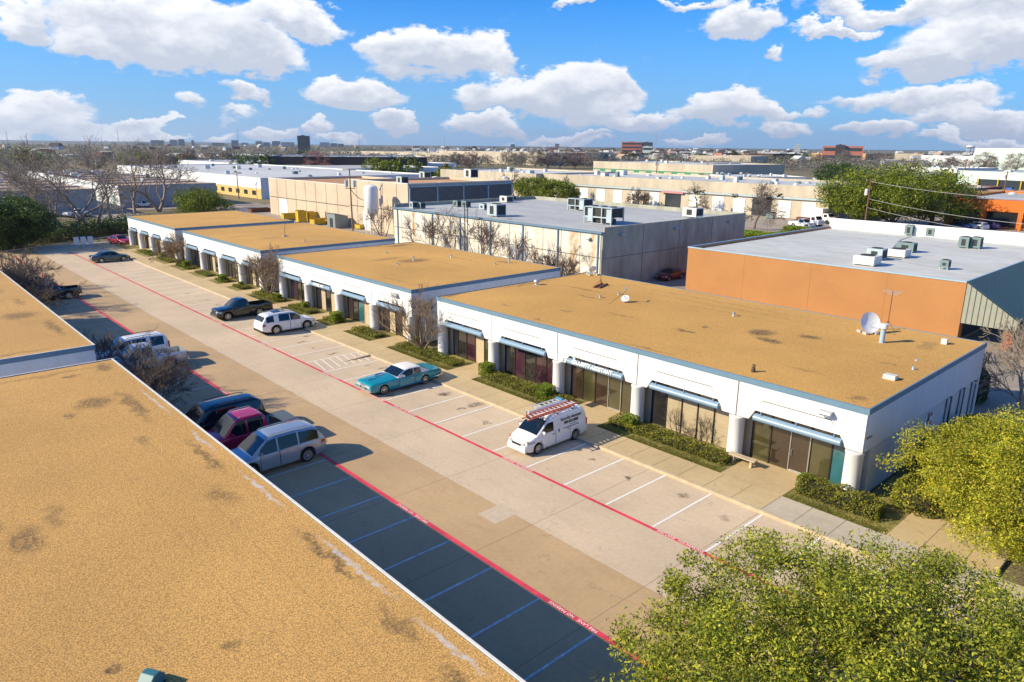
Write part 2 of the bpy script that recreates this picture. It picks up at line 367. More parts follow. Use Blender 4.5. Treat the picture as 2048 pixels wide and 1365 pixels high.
def leaf_tree(name, loc, h, rad, seed, label, lm, leaf=.1, nclump=300, per=60, crad=.6, cat='tree', group=None, trunk_r=.2, base=.3, shell=.4, limbs=7, offs=(0,0), bark=None, lobes=0, ratio=.45):
    """tapered trunk, limbs out to the clumps, leaves in the clumps"""
    global rng
    rng = np.random.default_rng(seed); root = empty(name, loc, 0, label, cat, group)
    c = np.array([offs[0], offs[1], h*base+(h-h*base)/2]); rz = (h-h*base)/2
    if lobes:
        P = []; C = []
        for k in range(lobes):
            d = in_ball(1, .5)[0]; d[2] = d[2]*.8
            cc = c+d*np.array([rad*.55, rad*.55, rz*.6]); s = rng.uniform(.45, .65)
            p_, q_ = crown_pts(cc, (rad*s, rad*s, rz*s), max(6, nclump//lobes), per, crad, shell); P.append(p_); C.append(q_)
        P = np.concatenate(P); C = np.concatenate(C)
    else: P, C = crown_pts(c, (rad, rad, rz), nclump, per, crad, shell)
    keep = P[:, 2] > .3; P = P[keep]
    v, f = leaves(P, leaf, ratio)
    npmesh('crown', v, f, lm, root)
    segs = []; top = np.array([offs[0]*.3, offs[1]*.3, h*base*1.05])
    p = np.zeros(3)
    for i in range(4):
        q = top*(i+1)/4+rng.normal(size=3)*np.array([.06, .06, 0])*h*.1; segs.append((*p, *q, trunk_r*(1.25-.12*i), trunk_r*(1.13-.12*i))); p = q
    trunk_end = p
    idx = rng.choice(len(C), min(len(C), limbs*9), replace=False)
    hubs = [trunk_end+(C[i]-trunk_end)*.5 for i in idx[:limbs]]
    lim = []
    for hb in hubs:
        m = (trunk_end+hb)/2+rng.normal(size=3)*.15
        segs.append((*trunk_end, *m, trunk_r*.55, trunk_r*.42)); segs.append((*m, *hb, trunk_r*.42, trunk_r*.3))
    for i in idx[limbs:]:
        hb = hubs[int(np.argmin([np.linalg.norm(q-C[i]) for q in hubs]))]
        m = (hb+C[i])/2+rng.normal(size=3)*.15
        lim.append((*hb, *m, trunk_r*.22, trunk_r*.14)); lim.append((*m, *C[i], trunk_r*.14, trunk_r*.06))
    bark = bark or M('bark_brown', (.12,.085,.06), rough=.9, var=.3, scale=5)
    segs_mesh(segs, 'trunk', bark, root, 7)
    if lim: segs_mesh(lim, 'branches', bark, root, 4)
    return root
# ================================================================== the ground
def concrete(name, col, joint_y=6.1, y0=13.9, joint_x=None, x0=0, blot=.1, dark=.5):
    m = M(name, col, rough=.85, var=.07, scale=5, world=True, var2=blot, scale2=.18, bump=.15, bscale=40)
    t = m.node_tree; n = t.nodes; l = t.links.new; b = n['Principled BSDF']
    src = b.inputs['Base Color'].links[0].from_socket
    pos = n.new('ShaderNodeNewGeometry').outputs['Position']; sp = n.new('ShaderNodeSeparateXYZ'); l(pos, sp.inputs[0])
    def mt(op, a, c=None, d=None):
        q = n.new('ShaderNodeMath'); q.operation = op
        for i, w in ((0, a), (1, c), (2, d)):
            if w is None: continue
            if hasattr(w, 'is_linked'): l(w, q.inputs[i])
            else: q.inputs[i].default_value = w
        return q.outputs[0]
    acc = None
    for ax, per, o in (('Y', joint_y, y0), ('X', joint_x, x0)):
        if not per: continue
        u = mt('PINGPONG', mt('SUBTRACT', sp.outputs[ax], o), per/2)
        k = mt('LESS_THAN', u, .022)
        acc = k if acc is None else mt('MAXIMUM', acc, k)
    # hairline cracks
    v = n.new('ShaderNodeTexVoronoi'); v.feature = 'DISTANCE_TO_EDGE'; v.inputs['Scale'].default_value = .16
    nz_ = n.new('ShaderNodeTexNoise'); nz_.inputs['Scale'].default_value = 1.5; nz_.inputs['Detail'].default_value = 5; l(pos, nz_.inputs['Vector'])
    ad = n.new('ShaderNodeVectorMath'); ad.operation = 'ADD'; l(pos, ad.inputs[0]); l(nz_.outputs['Color'], ad.inputs[1]); l(ad.outputs[0], v.inputs['Vector'])
    cr = mt('MULTIPLY', mt('LESS_THAN', v.outputs['Distance'], .0035), mt('GREATER_THAN', nz_.outputs[0], .52))
    acc = mt('MAXIMUM', acc, mt('MULTIPLY', cr, .5)) if acc is not None else cr
    # faint pinkish-brown dirt
    st = n.new('ShaderNodeTexNoise'); st.inputs['Scale'].default_value = .9; st.inputs['Detail'].default_value = 8; st.inputs['Roughness'].default_value = .65
    mp_ = n.new('ShaderNodeMapping'); mp_.inputs['Scale'].default_value = (1.6, .5, 1); l(pos, mp_.inputs[0]); l(mp_.outputs[0], st.inputs['Vector'])
    sr = n.new('ShaderNodeMapRange'); l(st.outputs[0], sr.inputs[0]); sr.inputs[1].default_value = .5; sr.inputs[2].default_value = .75; sr.inputs[4].default_value = .28
    m1 = n.new('ShaderNodeMix'); m1.data_type = 'RGBA'; l(sr.outputs[0], m1.inputs[0]); l(src, m1.inputs[6]); m1.inputs[7].default_value = (col[0]*.62, col[1]*.55, col[2]*.5, 1)
    m2 = n.new('ShaderNodeMix'); m2.data_type = 'RGBA'; l(mt('MULTIPLY', acc, dark*.75), m2.inputs[0]); l(m1.outputs[2], m2.inputs[6]); m2.inputs[7].default_value = (.06, .045, .035, 1)
    l(m2.outputs[2], b.inputs['Base Color'])
    return m
def struct(mb, name, m):
    o = mb.build(name, m); o['kind'] = 'structure'; return o
m_ground = M('dry_ground', (.17, .14, .07), rough=.95, var=.3, scale=.3, world=True, var2=.35, scale2=.02, bump=.4, bscale=3)
g = MB(); N_ = 24
for i in range(N_):
    for j in range(N_):
        s = 26000/N_; g.rect(-13000+i*s, -13000+(i+1)*s, -13000+j*s, -13000+(j+1)*s, -.06)
struct(g, 'ground', m_ground)
m_tan = concrete('tan_concrete', (.47, .325, .175), blot=.12)
m_grey = concrete('grey_concrete', (.58, .455, .315), y0=13.9, blot=.10)
rs = random.Random(3)
STALL = 2.66; SY0 = 13.35
oil = []
for k in range(38):
    y = SY0+STALL*(k+.5)
    if rs.random() < .9: oil.append((26.3+rs.uniform(-.5, .9), y+rs.uniform(-.3, .3), rs.uniform(.22, .62), rs.uniform(.16, .38), rs.uniform(.45, 1.0)))
oil = oil[:26]
oil += [(24.9, 42.1, .55, .2, .9), (27.6, 29.0, .35, .3, 1.0), (27.4, 33.2, .8, .55, .8), (24.3, 38.2, .3, .5, .9), (18.2, 20.6, .5, .6, .3), (21.3, 9.2, .8, .5, .3), (27.2, 55.8, .45, .3, .8), (26.7, 45.0, .35, .15, .6)]
overlay(m_grey, (.06, .04, .02), oil, nscale=2.2, namp=.25, fine=5, amount=1.0)
p = MB(); p.rect(9.1, 19.7, -60, 124, 0); p.rect(-25, 19.7, 124, 131, 0)
struct(p, 'pavement', m_tan)
p = MB(); p.rect(19.703, 28.25, -60, 124, 0.0); p.rect(19.703, 32, 124, 133.5, 0.0); p.add([(32,124,0),(37,124,0),(37,139.5,0),(32,136.5,0)], [(0,1,2,3)])
struct(p, 'parking_lot', m_grey)
m_walk = concrete('walk_concrete', (.52, .395, .215), joint_y=1.52, y0=13.9, blot=.12, dark=.75)
m_walk2 = concrete('walk_concrete_grey', (.46, .40, .31), joint_y=1.52, y0=13.9, blot=.16, dark=.75)
sw = MB(); sw.box(28.28, 30.22, 13.9, 131, -.05, .13)
struct(sw, 'sidewalk', m_walk)
sw = MB(); sw.box(28.28, 30.22, -30, 13.896, -.05, .13)
struct(sw, 'sidewalk', m_walk2)
kb = MB(); m_kerb = M('kerb', (.50, .40, .27), rough=.85, var=.15, scale=3, world=True)
kb.box(28.13, 28.277, -30, 131, -.05, .145)
far_kerb = [(15.57,130.31), (19.37,131.67), (27.32,136.08), (33.2,140.28), (37,141)]
for a, b in zip([(-25,128.5),(0,129.2)]+far_kerb[:-1], [(0,129.2)]+far_kerb):
    kb.add([(a[0],a[1],0),(b[0],b[1],0),(b[0],b[1]+.18,0),(a[0],a[1]+.18,0),(a[0],a[1],.14),(b[0],b[1],.14),(b[0],b[1]+.18,.14),(a[0],a[1]+.18,.14)], [(0,1,5,4),(4,5,6,7),(2,3,7,6)])
kb.box(23.4, 28.1, 124.75, 124.95, 0, .16)
struct(kb, 'kerb', m_kerb)
# entries and beds between pavement and the shop fronts (y ranges of the concrete walks)
ENTRIES = [(13.9, 17.2), (25.5, 28.6), (37.1, 39.8), (44.2, 50.5) , (55.1, 57.3), (60.4, 62.3), (67.5, 69.3), (76, 78.2), (81.5, 83.6), (86.5, 88.7), (93.9, 95.5), (100.9, 102.7), (106.5, 108.6), (111.2, 117.7)]
ENTRIES = [(13.9, 17.2), (25.5, 28.6), (37.1, 39.8), (48.0, 50.5), (54.9, 57.3), (60.2, 62.3), (67.4, 69.3), (76, 78.2), (81.5, 83.6), (87.0, 88.8), (93.8, 95.5), (100.9, 102.7), (108.7, 111), (117.8, 120.4)]
m_entry = concrete('entry_concrete', (.50, .37, .20), joint_y=0, blot=.1)
en = MB()
for a, b in ENTRIES: en.box(30.224, 33.2, a, b, -.05, .128)
struct(en, 'entry_walk', m_entry)
m_bed = M('mulch_and_turf', (.21, .18, .05), rough=.95, var=.45, scale=4, world=True, var2=.4, scale2=.8, bump=.5, bscale=12)
bd = MB(); BEDS = []
ys = [9.2]+[q for e in ENTRIES for q in e]+[127.5]
for a, b in zip(ys[0::2], ys[1::2]):
    bd.box(30.226, 33.2, a+.004, b-.004, -.05, .11); BEDS.append((a, b))
bd.box(33.2, 50, 6.8, 11.2, -.05, .11)
struct(bd, 'planting_bed', m_bed)
tw = MB(); tw.box(30.226, 50, 5.2, 6.8, -.05, .12); tw.box(30.226, 33.5, 6.803, 9.19, -.05, .118)
struct(tw, 'side_path', m_walk)
# alleys, yards and streets behind
m_alley = concrete('alley_concrete', (.33, .28, .22), joint_y=7, y0=3, joint_x=6, x0=1, blot=.2)
m_asph = M('asphalt', (.12, .11, .10), rough=.9, var=.2, scale=2, world=True, var2=.3, scale2=.1)
al = MB(); al.rect(49.8, 108, -30, 53, .0); al.rect(49.8, 63, 53, 118, .0); al.rect(66, 100, 105, 190, .004)
al.rect(108.01, 164.5, 20, 190, .0); al.rect(164.51, 330, -60, 60, .0); al.rect(164.51, 330, 60, 66, .0)
struct(al, 'alley', m_alley)
st_ = MB(); st_.rect(30, 84, 191, 199, .01); st_.rect(40, 49.8, 134, 191, .0); st_.rect(190, 300, 200, 300, .01)
st_.rect(40, 62, 199.5, 420, .02)
struct(st_, 'road', m_alley)
# painted markings
m_white = M('white_paint', (.86, .85, .82), rough=.7, var=.05, scale=8, world=True)
overlay(m_white, (.42, .34, .25), [(20, 40, 500, 500, 1)], fine=7, amount=.22)
m_bluegrey = M('blue_grey_line_paint', (.50, .55, .58), rough=.8, var=.3, scale=5, world=True)  # bluer, darker and more mottled than the other line paint
m_red = M('red_paint', (.66, .05, .09), rough=.7, var=.18, scale=4, world=True, var2=.2, scale2=.6)
m_pink = M('faded_pink_paint', (.75, .38, .37), rough=.75, var=.1, scale=4, world=True)
pl = MB()
for k in range(-3, 39):
    y = SY0+.35+STALL*k
    if k in (13,): continue
    w = .055
    pl.rect(23.5, 28.1 if k not in (12,) else 28.0, y-w, y+w, .008)
hy0, hy1 = 45.95, 48.62
pl.rect(23.55, 28.1, hy1-.05, hy1+.05, .0085)
for k in range(8):
    x = 23.7+k*.62
    if x < 27.9: pl.quad((x, hy0+.05, .009), (x+.09, hy0+.05, .009), (x+.55, hy1-.05, .009), (x+.46, hy1-.05, .009))
struct(pl, 'stall_lines', m_white)
pl = MB()
for k in range(-6, 36):
    y = SY0+STALL*k; pl.rect(10.6, 16.2, y-.05, y+.05, .008)
struct(pl, 'stall_lines', m_bluegrey)
rl = MB(); rl.rect(23.28, 23.47, -30, 37.6, .012); rl.rect(23.28, 23.47, 40.4, 124, .012); rl.rect(16.24, 16.46, -30, 124, .012)
struct(rl, 'fire_lane_stripe', m_red)
rl = MB(); rl.rect(23.28, 23.47, 37.6, 40.4, .012)
struct(rl, 'fire_lane_stripe', m_pink)
m_letter = M('white_lettering', (.85, .83, .8), rough=.7, var=.08, scale=9)
for k, y in enumerate((14.95, 25.0, 35.3, 44.6, 55.2, 65.9)):
    for s, dy in (('FIRE LANE', .62), ('NO PARKING', -.62)):
        t = text('fire_lane_lettering', s, .2, m_letter, Matrix.Translation((23.375, y+dy, .018)) @ Matrix.Rotation(R(-90), 4, 'Z'), extrude=.001); t['kind'] = 'structure'
for y in (14.4, 24.2, 45.5, 56.0):
    for s, dy in (('FIRE LANE', -.62), ('NO PARKING', .62)):
        t = text('fire_lane_lettering', s, .2, m_letter, Matrix.Translation((16.35, y+dy, .018)) @ Matrix.Rotation(R(90), 4, 'Z'), extrude=.001); t['kind'] = 'structure'
# concrete kerb ramp wings beside the hatched zone, the pale patched slab, debris on the lane
rp = MB(); rp.prism([(25.6, 0.0), (28.12, 0.0), (28.12, .14)], 'y', 46.95, 47.1)
struct(rp, 'kerb_ramp', m_kerb)
ps = MB(); a = at(998, 1027); ps.rect(a.x-.75, a.x+.75, a.y-.6, a.y+.6, .004)
struct(ps, 'patched_slab', M('pale_patch', (.55, .44, .32), rough=.9, var=.1, scale=4, world=True))

# ================================================================== the office buildings
m_stucco = M('white_stucco', (.70, .70, .70), rough=.85, var=.05, scale=2.2, bump=.08, bscale=60, var2=.05, scale2=.4, stretch=(1, 1, .25))
m_aggr = M('exposed_aggregate', (.68, .67, .64), rough=.95, var=.30, scale=22, bump=.8, bscale=35)
m_trim = M('slate_blue_trim', (.12, .215, .30), rough=.55, var=.06, scale=1)
m_edge = M('pale_metal_edge', (.75, .72, .66), rough=.4, var=.1, scale=4)
m_awn = M('sky_blue_awning', (.20, .31, .43), rough=.35, var=.05, scale=2)
m_tanwall = M('tan_wall', (.44, .36, .25), rough=.85, var=.08, scale=1.5)
m_groove = M('groove_grey', (.10, .085, .065), rough=.9, var=.05)
m_joint = M('joint_dark', (.16, .12, .09), rough=.9, var=.05)
m_frame = M('bronze_frame', (.05, .04, .03), rough=.4, metal=.4, var=.1)
m_alum = M('aluminium', (.55, .56, .57), rough=.35, metal=.8, var=.05)
def glass(name, col, rough=.06): return M(name, col, rough=rough, var=.35, scale=.5, spec=.9, coat=.6, detail=2)
G_ = dict(dark=glass('dark_tinted_glass', (.022, .020, .022)), olive=glass('olive_tinted_glass', (.055, .05, .022)), plum=glass('plum_reflection_glass', (.05, .018, .032)),  # teal and plum are reflections put into the pane colour
          blind=M('glass_over_beige_blind', (.42, .34, .22), rough=.5, var=.12, scale=1.2, coat=.8, stretch=(1, 1, 12)), brown=glass('brown_tinted_glass', (.04, .026, .018)), teal=glass('teal_reflection_glass', (.03, .11, .13)), tanp=M('beige_panel', (.47, .37, .24), rough=.6, var=.05))
SEAMS = dict(gravel_roof_front=(32.4, 11, 44), gravel_roof_second=(32.4, 47, 72), gravel_roof_third=(32.4, 76, 100), gravel_roof_fourth=(32.4, 103, 126), gravel_roof_left_near=(-8.3, -2, 42), gravel_roof_left_far=(-8.3, 45, 78))
def gravel(name, items, col=(.55, .305, .075), spread=.12):
    m = M(name, col, rough=.95, var=.40, scale=26, world=True, var2=spread, scale2=.12, bump=.15, bscale=30, detail=3, crange=.11)
    x0, y0, y1 = SEAMS[name]
    overlay(m, (.16, .10, .045), [(x0+dx, (y0+y1)/2, .045, (y1-y0)*k_/2, st*(.35 if 'left' in name else 1)) for dx, k_, st in ((2.1, .9, .5), (5.2, .8, .45), (8.4, .95, .4), (11.8, .7, .6), (13.9, .95, .8), (15.4, .9, .9))], nscale=.35, namp=.03, fine=1.3, amount=.6)
    return overlay(m, (.075, .05, .027), items, nscale=1.3, namp=.30, fine=9, amount=1.0)
def office(loc, rz, Ly, nb, panes, roofmat, label, doors=(), D=17.4, group=None, awn_text=None, end_windows=False, detail=True):
    root = empty('office_building', loc, rz, label, 'building', group)
    w = Ly/nb
    # shell: rear wall, ends
    wl = MB()
    wl.box(D-.3, D, 0, Ly, 0, 4.42)
    for e, (ya, yb) in enumerate(((0, .3), (Ly-.3, Ly))):
        s = -.03 if e == 0 else .03
        wl.mat(1).box(.95, D-.3, ya+s*-1 if e == 0 else ya, yb if e == 0 else yb+s*-1, 0, 2.5)
        wl.mat(0).box(.252, D-.302, ya, yb, 2.502, 4.42)
    wl.mat(2).box(.82, .95, .25, Ly-.25, 0, 4.3)
    wl.build('wall', [m_stucco, m_aggr, m_joint], root)
    rf = MB(); rf.box(.035, D-.035, .035, Ly-.035, 4.45, 4.625); rf.build('roof', roofmat, root)
    tr = MB()
    tr.box(-.04, .03, -.04, Ly+.04, 4.37, 4.655); tr.box(D-.03, D+.04, -.04, Ly+.04, 4.37, 4.655)
    tr.box(.032, D-.032, -.04, .03, 4.37, 4.655); tr.box(.032, D-.032, Ly-.03, Ly+.04, 4.37, 4.655)
    tr.build('roof_trim', m_trim, root)
    te = MB()
    te.box(-.05, .03, -.05, Ly+.05, 4.657, 4.675); te.box(.032, D, -.05, .03, 4.657, 4.675); te.box(.032, D, Ly-.03, Ly+.05, 4.657, 4.675)
    te.build('drip_edge', m_edge if group == 'left' else m_trim, root)
    so = MB(); so.box(.252, .82, 0, Ly, 3.12, 3.2); so.build('soffit', m_tanwall, root)
    for j in range(nb+1):
        yc = min(max(j*w, .42), Ly-.42)
        c = MB(); c.lathe([(.42, 0), (.40, .05), (.40, 2.30), (.43, 2.34), (.43, 2.44)], (.2, yc, 0), n=28); c.build('column', m_stucco, root, smooth=True)
        pr = MB(); ya, yb = max(yc-.62, .31), min(yc+.62, Ly-.31)
        pr.box(.70, .818, ya, yb, 0, 3.118); pr.build('pier', m_tanwall, root)
    for j in range(nb):
        y0, y1 = j*w, (j+1)*w; g_ = .035
        f = MB(); f.prism([(y0+g_, 2.5), (y0+.82, 2.5), (y0+1.12, 3.05), (y1-1.05, 3.05), (y1-.72, 2.5), (y1-g_, 2.5), (y1-g_, 4.423), (y0+g_, 4.423)], 'x', 0, .25)
        if j: f.mat(1).box(.03, .2, y0-g_, y0+g_, 2.52, 4.42)
        f.mat(2).box(-.004, .01, y0+1.6, y1-1.35, 3.625, 3.665); f.prism([(y0+1.42, 3.40), (y0+1.45, 3.40), (y0+1.63, 3.645), (y0+1.60, 3.655)], 'x', -.004, .01) if rz == 0 else None
        f.mat(2).box(-.004, .01, y0+.82, y0+.85, 2.52, 2.53)
        f.build('fascia_panel', [m_stucco, m_joint, m_groove], root)
        if rz and not detail: 
            pass
        a = MB(); ys_, ye = y0+1.0, y1-1.05; n = 10
        prof = [(0.0, 2.90)]+[(-.21*math.sin(math.pi*k/n)-.02, 2.70+.18*math.cos(math.pi*k/n)) for k in range(n+1)]+[(0.0, 2.51)]
        vs = []; 
        a.prism(prof, 'y', ys_, ye)
        aw = a.build('awning', m_awn, root, smooth=True)
        for q in (.08, .5, .92): MB().box(-.09, -.04, ys_+(ye-ys_)*q-.02, ys_+(ye-ys_)*q+.02, 2.86, 3.08).build('strap', m_awn, aw)
        if awn_text and j in awn_text:
            tx = awn_text[j]; t = text('awning_lettering', tx, .34 if len(tx) > 12 else .2, m_letter, Matrix.Identity(4), extrude=.012, bold=.008)
            t.parent = aw
            th = R(38); up = Vector((math.sin(R(90))*.35, 0, .94)).normalized()
            xx = Vector((0, -1, 0)); mw = Matrix((xx, up, xx.cross(up))).transposed().to_4x4(); mw.translation = Vector((-.235, (ys_+ye)/2+.1, 2.80)); t.matrix_local = mw
        # glazing
        ga, gb = y0+.62, y1-.62; kinds = panes[j % len(panes)]; n = len(kinds); pw = (gb-ga)/n
        for k, kd in enumerate(kinds):
            a0, a1 = ga+k*pw, ga+(k+1)*pw; isdoor = (j, k) in doors
            fr = MB(); fm = m_alum if isdoor else m_frame; t_ = .05 if isdoor else .035
            zt = 2.35 if isdoor else 3.118
            fr.box(.70, .80, a0, a0+t_, .0, zt); fr.box(.70, .80, a1-t_, a1, .0, zt)
            fr.box(.70, .80, a0+t_, a1-t_, zt-t_*1.2, zt); fr.box(.70, .80, a0+t_, a1-t_, .0, .1 if not isdoor else .16)
            if isdoor: fr.box(.71, .80, a0, a1, zt+.002, zt+.07)
            fo = fr.build('door' if isdoor else 'window', fm, root)
            pn = MB(); pn.box(.745, .765, a0+t_, a1-t_, .1, zt-t_*1.2)
            if isdoor: pn.box(.745, .765, a0+t_, a1-t_, zt+.07, 3.118)
            pn.build('pane', G_[kd], fo)
            if isdoor:
                h = MB(); h.tube((.66, a1-.14, .95), (.66, a1-.14, 1.3), .015, n=6); h.box(.66, .70, a1-.15, a1-.13, .97, .99); h.box(.66, .70, a1-.15, a1-.13, 1.26, 1.28); h.build('handle', m_alum, fo)
    if end_windows:
        for xw in (11.55, 13.85, 16.0):
            f = MB(); f.box(xw, xw+.62, -.06, .02, .25, 2.42); fo = f.build('window', m_frame, root)
            q = MB(); q.box(xw+.06, xw+.56, -.075, -.055, .31, 2.36); q.build('pane', G_['dark'], fo)
            wb_ = MB(); wb_.box(xw-.14, xw-.02, -.12, -.031, .2, 2.5); wb_.build('window_reveal', m_stucco, root)
    return root
dk, ol, pm, bl, br, te_, tp = 'dark', 'olive', 'plum', 'blind', 'brown', 'teal', 'tanp'
rm1 = gravel('gravel_roof_front', [(41.6,21.6,1.15,.95,1.0),(40.2,20.5,.6,1.1,1.0),(42.9,19.2,.55,.9,.95),(38.2,25.1,.35,.9,.9),(40.1,24.9,.3,.5,.8),(33.2,32.9,.12,1.6,.6),(33.0,24.2,.12,2.2,.7),(41.5,36.2,.16,2.2,.7),(43.5,38.6,.2,3,.6),(34.6,38.2,.12,.8,.5),(36.6,34,.3,.8,.6),(33.6,12.4,.7,.5,.7),(36,16,.2,1.2,.4),(46.4,13.5,1.6,.5,.45),(44.9,28,.12,7,.4),(46.5,28,.1,9,.45),(47.8,30,.12,8,.35),(42,43.3,4,.25,.7),(34,43.6,1.5,.25,.8),(38.5,30.5,.12,2,.5),(40.6,13.5,.15,.7,.6),(42.4,14,.2,.7,.5),(45,22,.1,2,.3)])
rm2 = gravel('gravel_roof_second', [(41.5,60,2.2,1.4,.75),(40,62.5,2.6,.7,.5),(48,53.4,.5,1.5,.7),(46.8,70.4,2.2,.8,.8),(44,71,3,.3,.5),(36,47.8,3,.2,.5),(43,56,.2,3,.4),(46,57,.15,2.5,.5),(34,52,.15,3,.4)])
rm3 = gravel('gravel_roof_third', [(38,86,2.5,.5,.5),(41,80,2.6,.25,.4),(36,90,2.2,.6,.45),(46,78,2,.3,.4),(44,95,3,.3,.4)])
rm4 = gravel('gravel_roof_fourth', [(38,106,2.5,.3,.4),(42,115,3,.4,.4),(36,120,2,.4,.3)])
rmL1 = gravel('gravel_roof_left_near', [(7.9,33.6,.35,3.0,.75),(6.6,35.0,.9,1.0,.75),(5.5,33.9,.35,.5,.7),(8.4,40.6,.5,1.0,.75),(6.7,39.9,.5,.3,.7),(8.3,26,.3,2.2,.75),(7.6,22.4,.45,1.0,.6),(8.4,17,.22,2.4,.8),(8.2,13.0,.3,1.2,.6),(2.2,23.6,.55,1.1,.7),(1.4,24.8,.5,.6,.5),(2.6,15.9,.25,.28,.9),(4.8,14.9,.22,.12,.6),(8.0,10.6,.35,.5,.7),(7.4,9.7,.5,.5,.5),(5.2,40.9,4,.25,.45),(7.0,29,.3,.8,.5),(1.4,14.6,.3,.2,.6),(3.1,24.5,.3,1.0,.5)], col=(.50, .285, .085), spread=.14)
rmL2 = gravel('gravel_roof_left_far', [(7.2,57,1.3,1.4,.8),(8.3,52,.4,3,.75),(8,62,.35,2,.5),(4,46.5,4,.3,.6),(3,49.4,1.6,.3,.6),(7.5,68,.5,2,.4)], col=(.50, .285, .085), spread=.12)
ZB = .02
overlay(rmL1, (.55, .54, .52), [(8.78, 33.5, .07, 2.6, 1.0), (8.74, 27.5, .10, 1.8, 1.0), (8.72, 22, .10, 2.2, 1.0), (8.7, 16, .12, 2.4, 1.0), (8.66, 11.5, .12, 1.6, 1.0)], nscale=2.5, namp=.10, fine=5, amount=.8)
office((32.4, 11.35, ZB), 0, 32.5, 5, [(br, br, ol, te_, br)[::-1] and (te_, ol, br, br, ol), (bl, bl, bl, bl, dk), (ol, ol, br, ol, br), (pm, pm, dk, pm, dk), (ol, tp, pm, dk, dk)], rm1,
       'nearest white stucco office building, blue roof edge, awning lettered SECURITY ASSISTANT', doors={(0, 2), (2, 1)}, awn_text={2: 'SECURITY ASSISTANT'}, end_windows=True)
office((32.4, 47.3, ZB), 0, 24.5, 4, [(dk, tp, dk, tp, br), (tp, tp, te_, dk, br), (br, tp, dk, tp, dk), (dk, dk, ol, pm, dk)], rm2,
       'second white stucco office building, behind the bare myrtle, with the black pickup parked in front', doors={(1, 1)}, awn_text={2: 'OFFICES, INC.'})
office((32.4, 76.0, ZB), 0, 24.5, 4, [(dk, tp, dk, tp, ol), (ol, tp, ol, dk, ol)], rm3, 'third white stucco office building in the row, thin whip mast on its gravel roof', doors={(2, 2)})
office((32.4, 103.6, ZB), 0, 22.3, 4, [(dk, tp, ol, tp, dk)], rm4, 'farthest white stucco office building, last in the row beside the mailboxes')
office((9.1, 41.9, ZB), math.pi, 44, 6, [(ol, tp, dk, ol, br)], rmL1, 'office building with the big tan gravel roof filling the lower left of the photo', group='left')
# (its shadow crosses the lane)
office((9.1, 106, ZB), math.pi, 24.0, 4, [(ol, tp, dk, ol, br)], rmL2, 'office building beyond the left edge with only its shadow on the lane', group='left')
office((9.1, 78.2, ZB), math.pi, 32.6, 5, [(ol, tp, dk, ol, br)], rmL2, 'office building with a tan gravel roof at the left edge, behind the nearest roof', group='left')
for o in list(SC.objects):
    if o.get('group') == 'left': del o['group']
# ================================================================== vehicles
m_tyre = M('tyre_rubber', (.02, .02, .02), rough=.85, var=.1)
m_black = M('black_plastic', (.015, .015, .016), rough=.6, var=.1)
m_chrome = M('chrome', (.75, .76, .78), rough=.15, metal=1.0, var=.02)
m_rim = M('alloy_rim', (.55, .56, .58), rough=.3, metal=.85, var=.03)
m_cglass = M('car_glass', (.006, .012, .016), rough=.04, var=.1, spec=.5, coat=.25)
m_lamp = M('headlamp_glass', (.42, .45, .48), rough=.1, var=.03, coat=1)
m_tail = M('tail_lamp_red', (.45, .01, .012), rough=.2, var=.03, coat=1)
m_amber = M('amber_lens', (.8, .25, .02), rough=.2, var=.03, coat=1)
m_plate = M('number_plate', (.7, .7, .68), rough=.5, var=.05)
m_under = M('underbody', (.008, .008, .008), rough=.9, var=0)
def smooth_prof(pts, xs, sig=.06):
    P = np.array(pts, float); fx = np.arange(P[0, 0]-.3, P[-1, 0]+.3, .01)
    y = np.interp(fx, P[:, 0], P[:, 1]); k = np.exp(-.5*(np.arange(-30, 31)*.01/sig)**2); k /= k.sum()
    return np.interp(xs, fx, np.convolve(np.pad(y, 30, 'edge'), k, 'valid'))
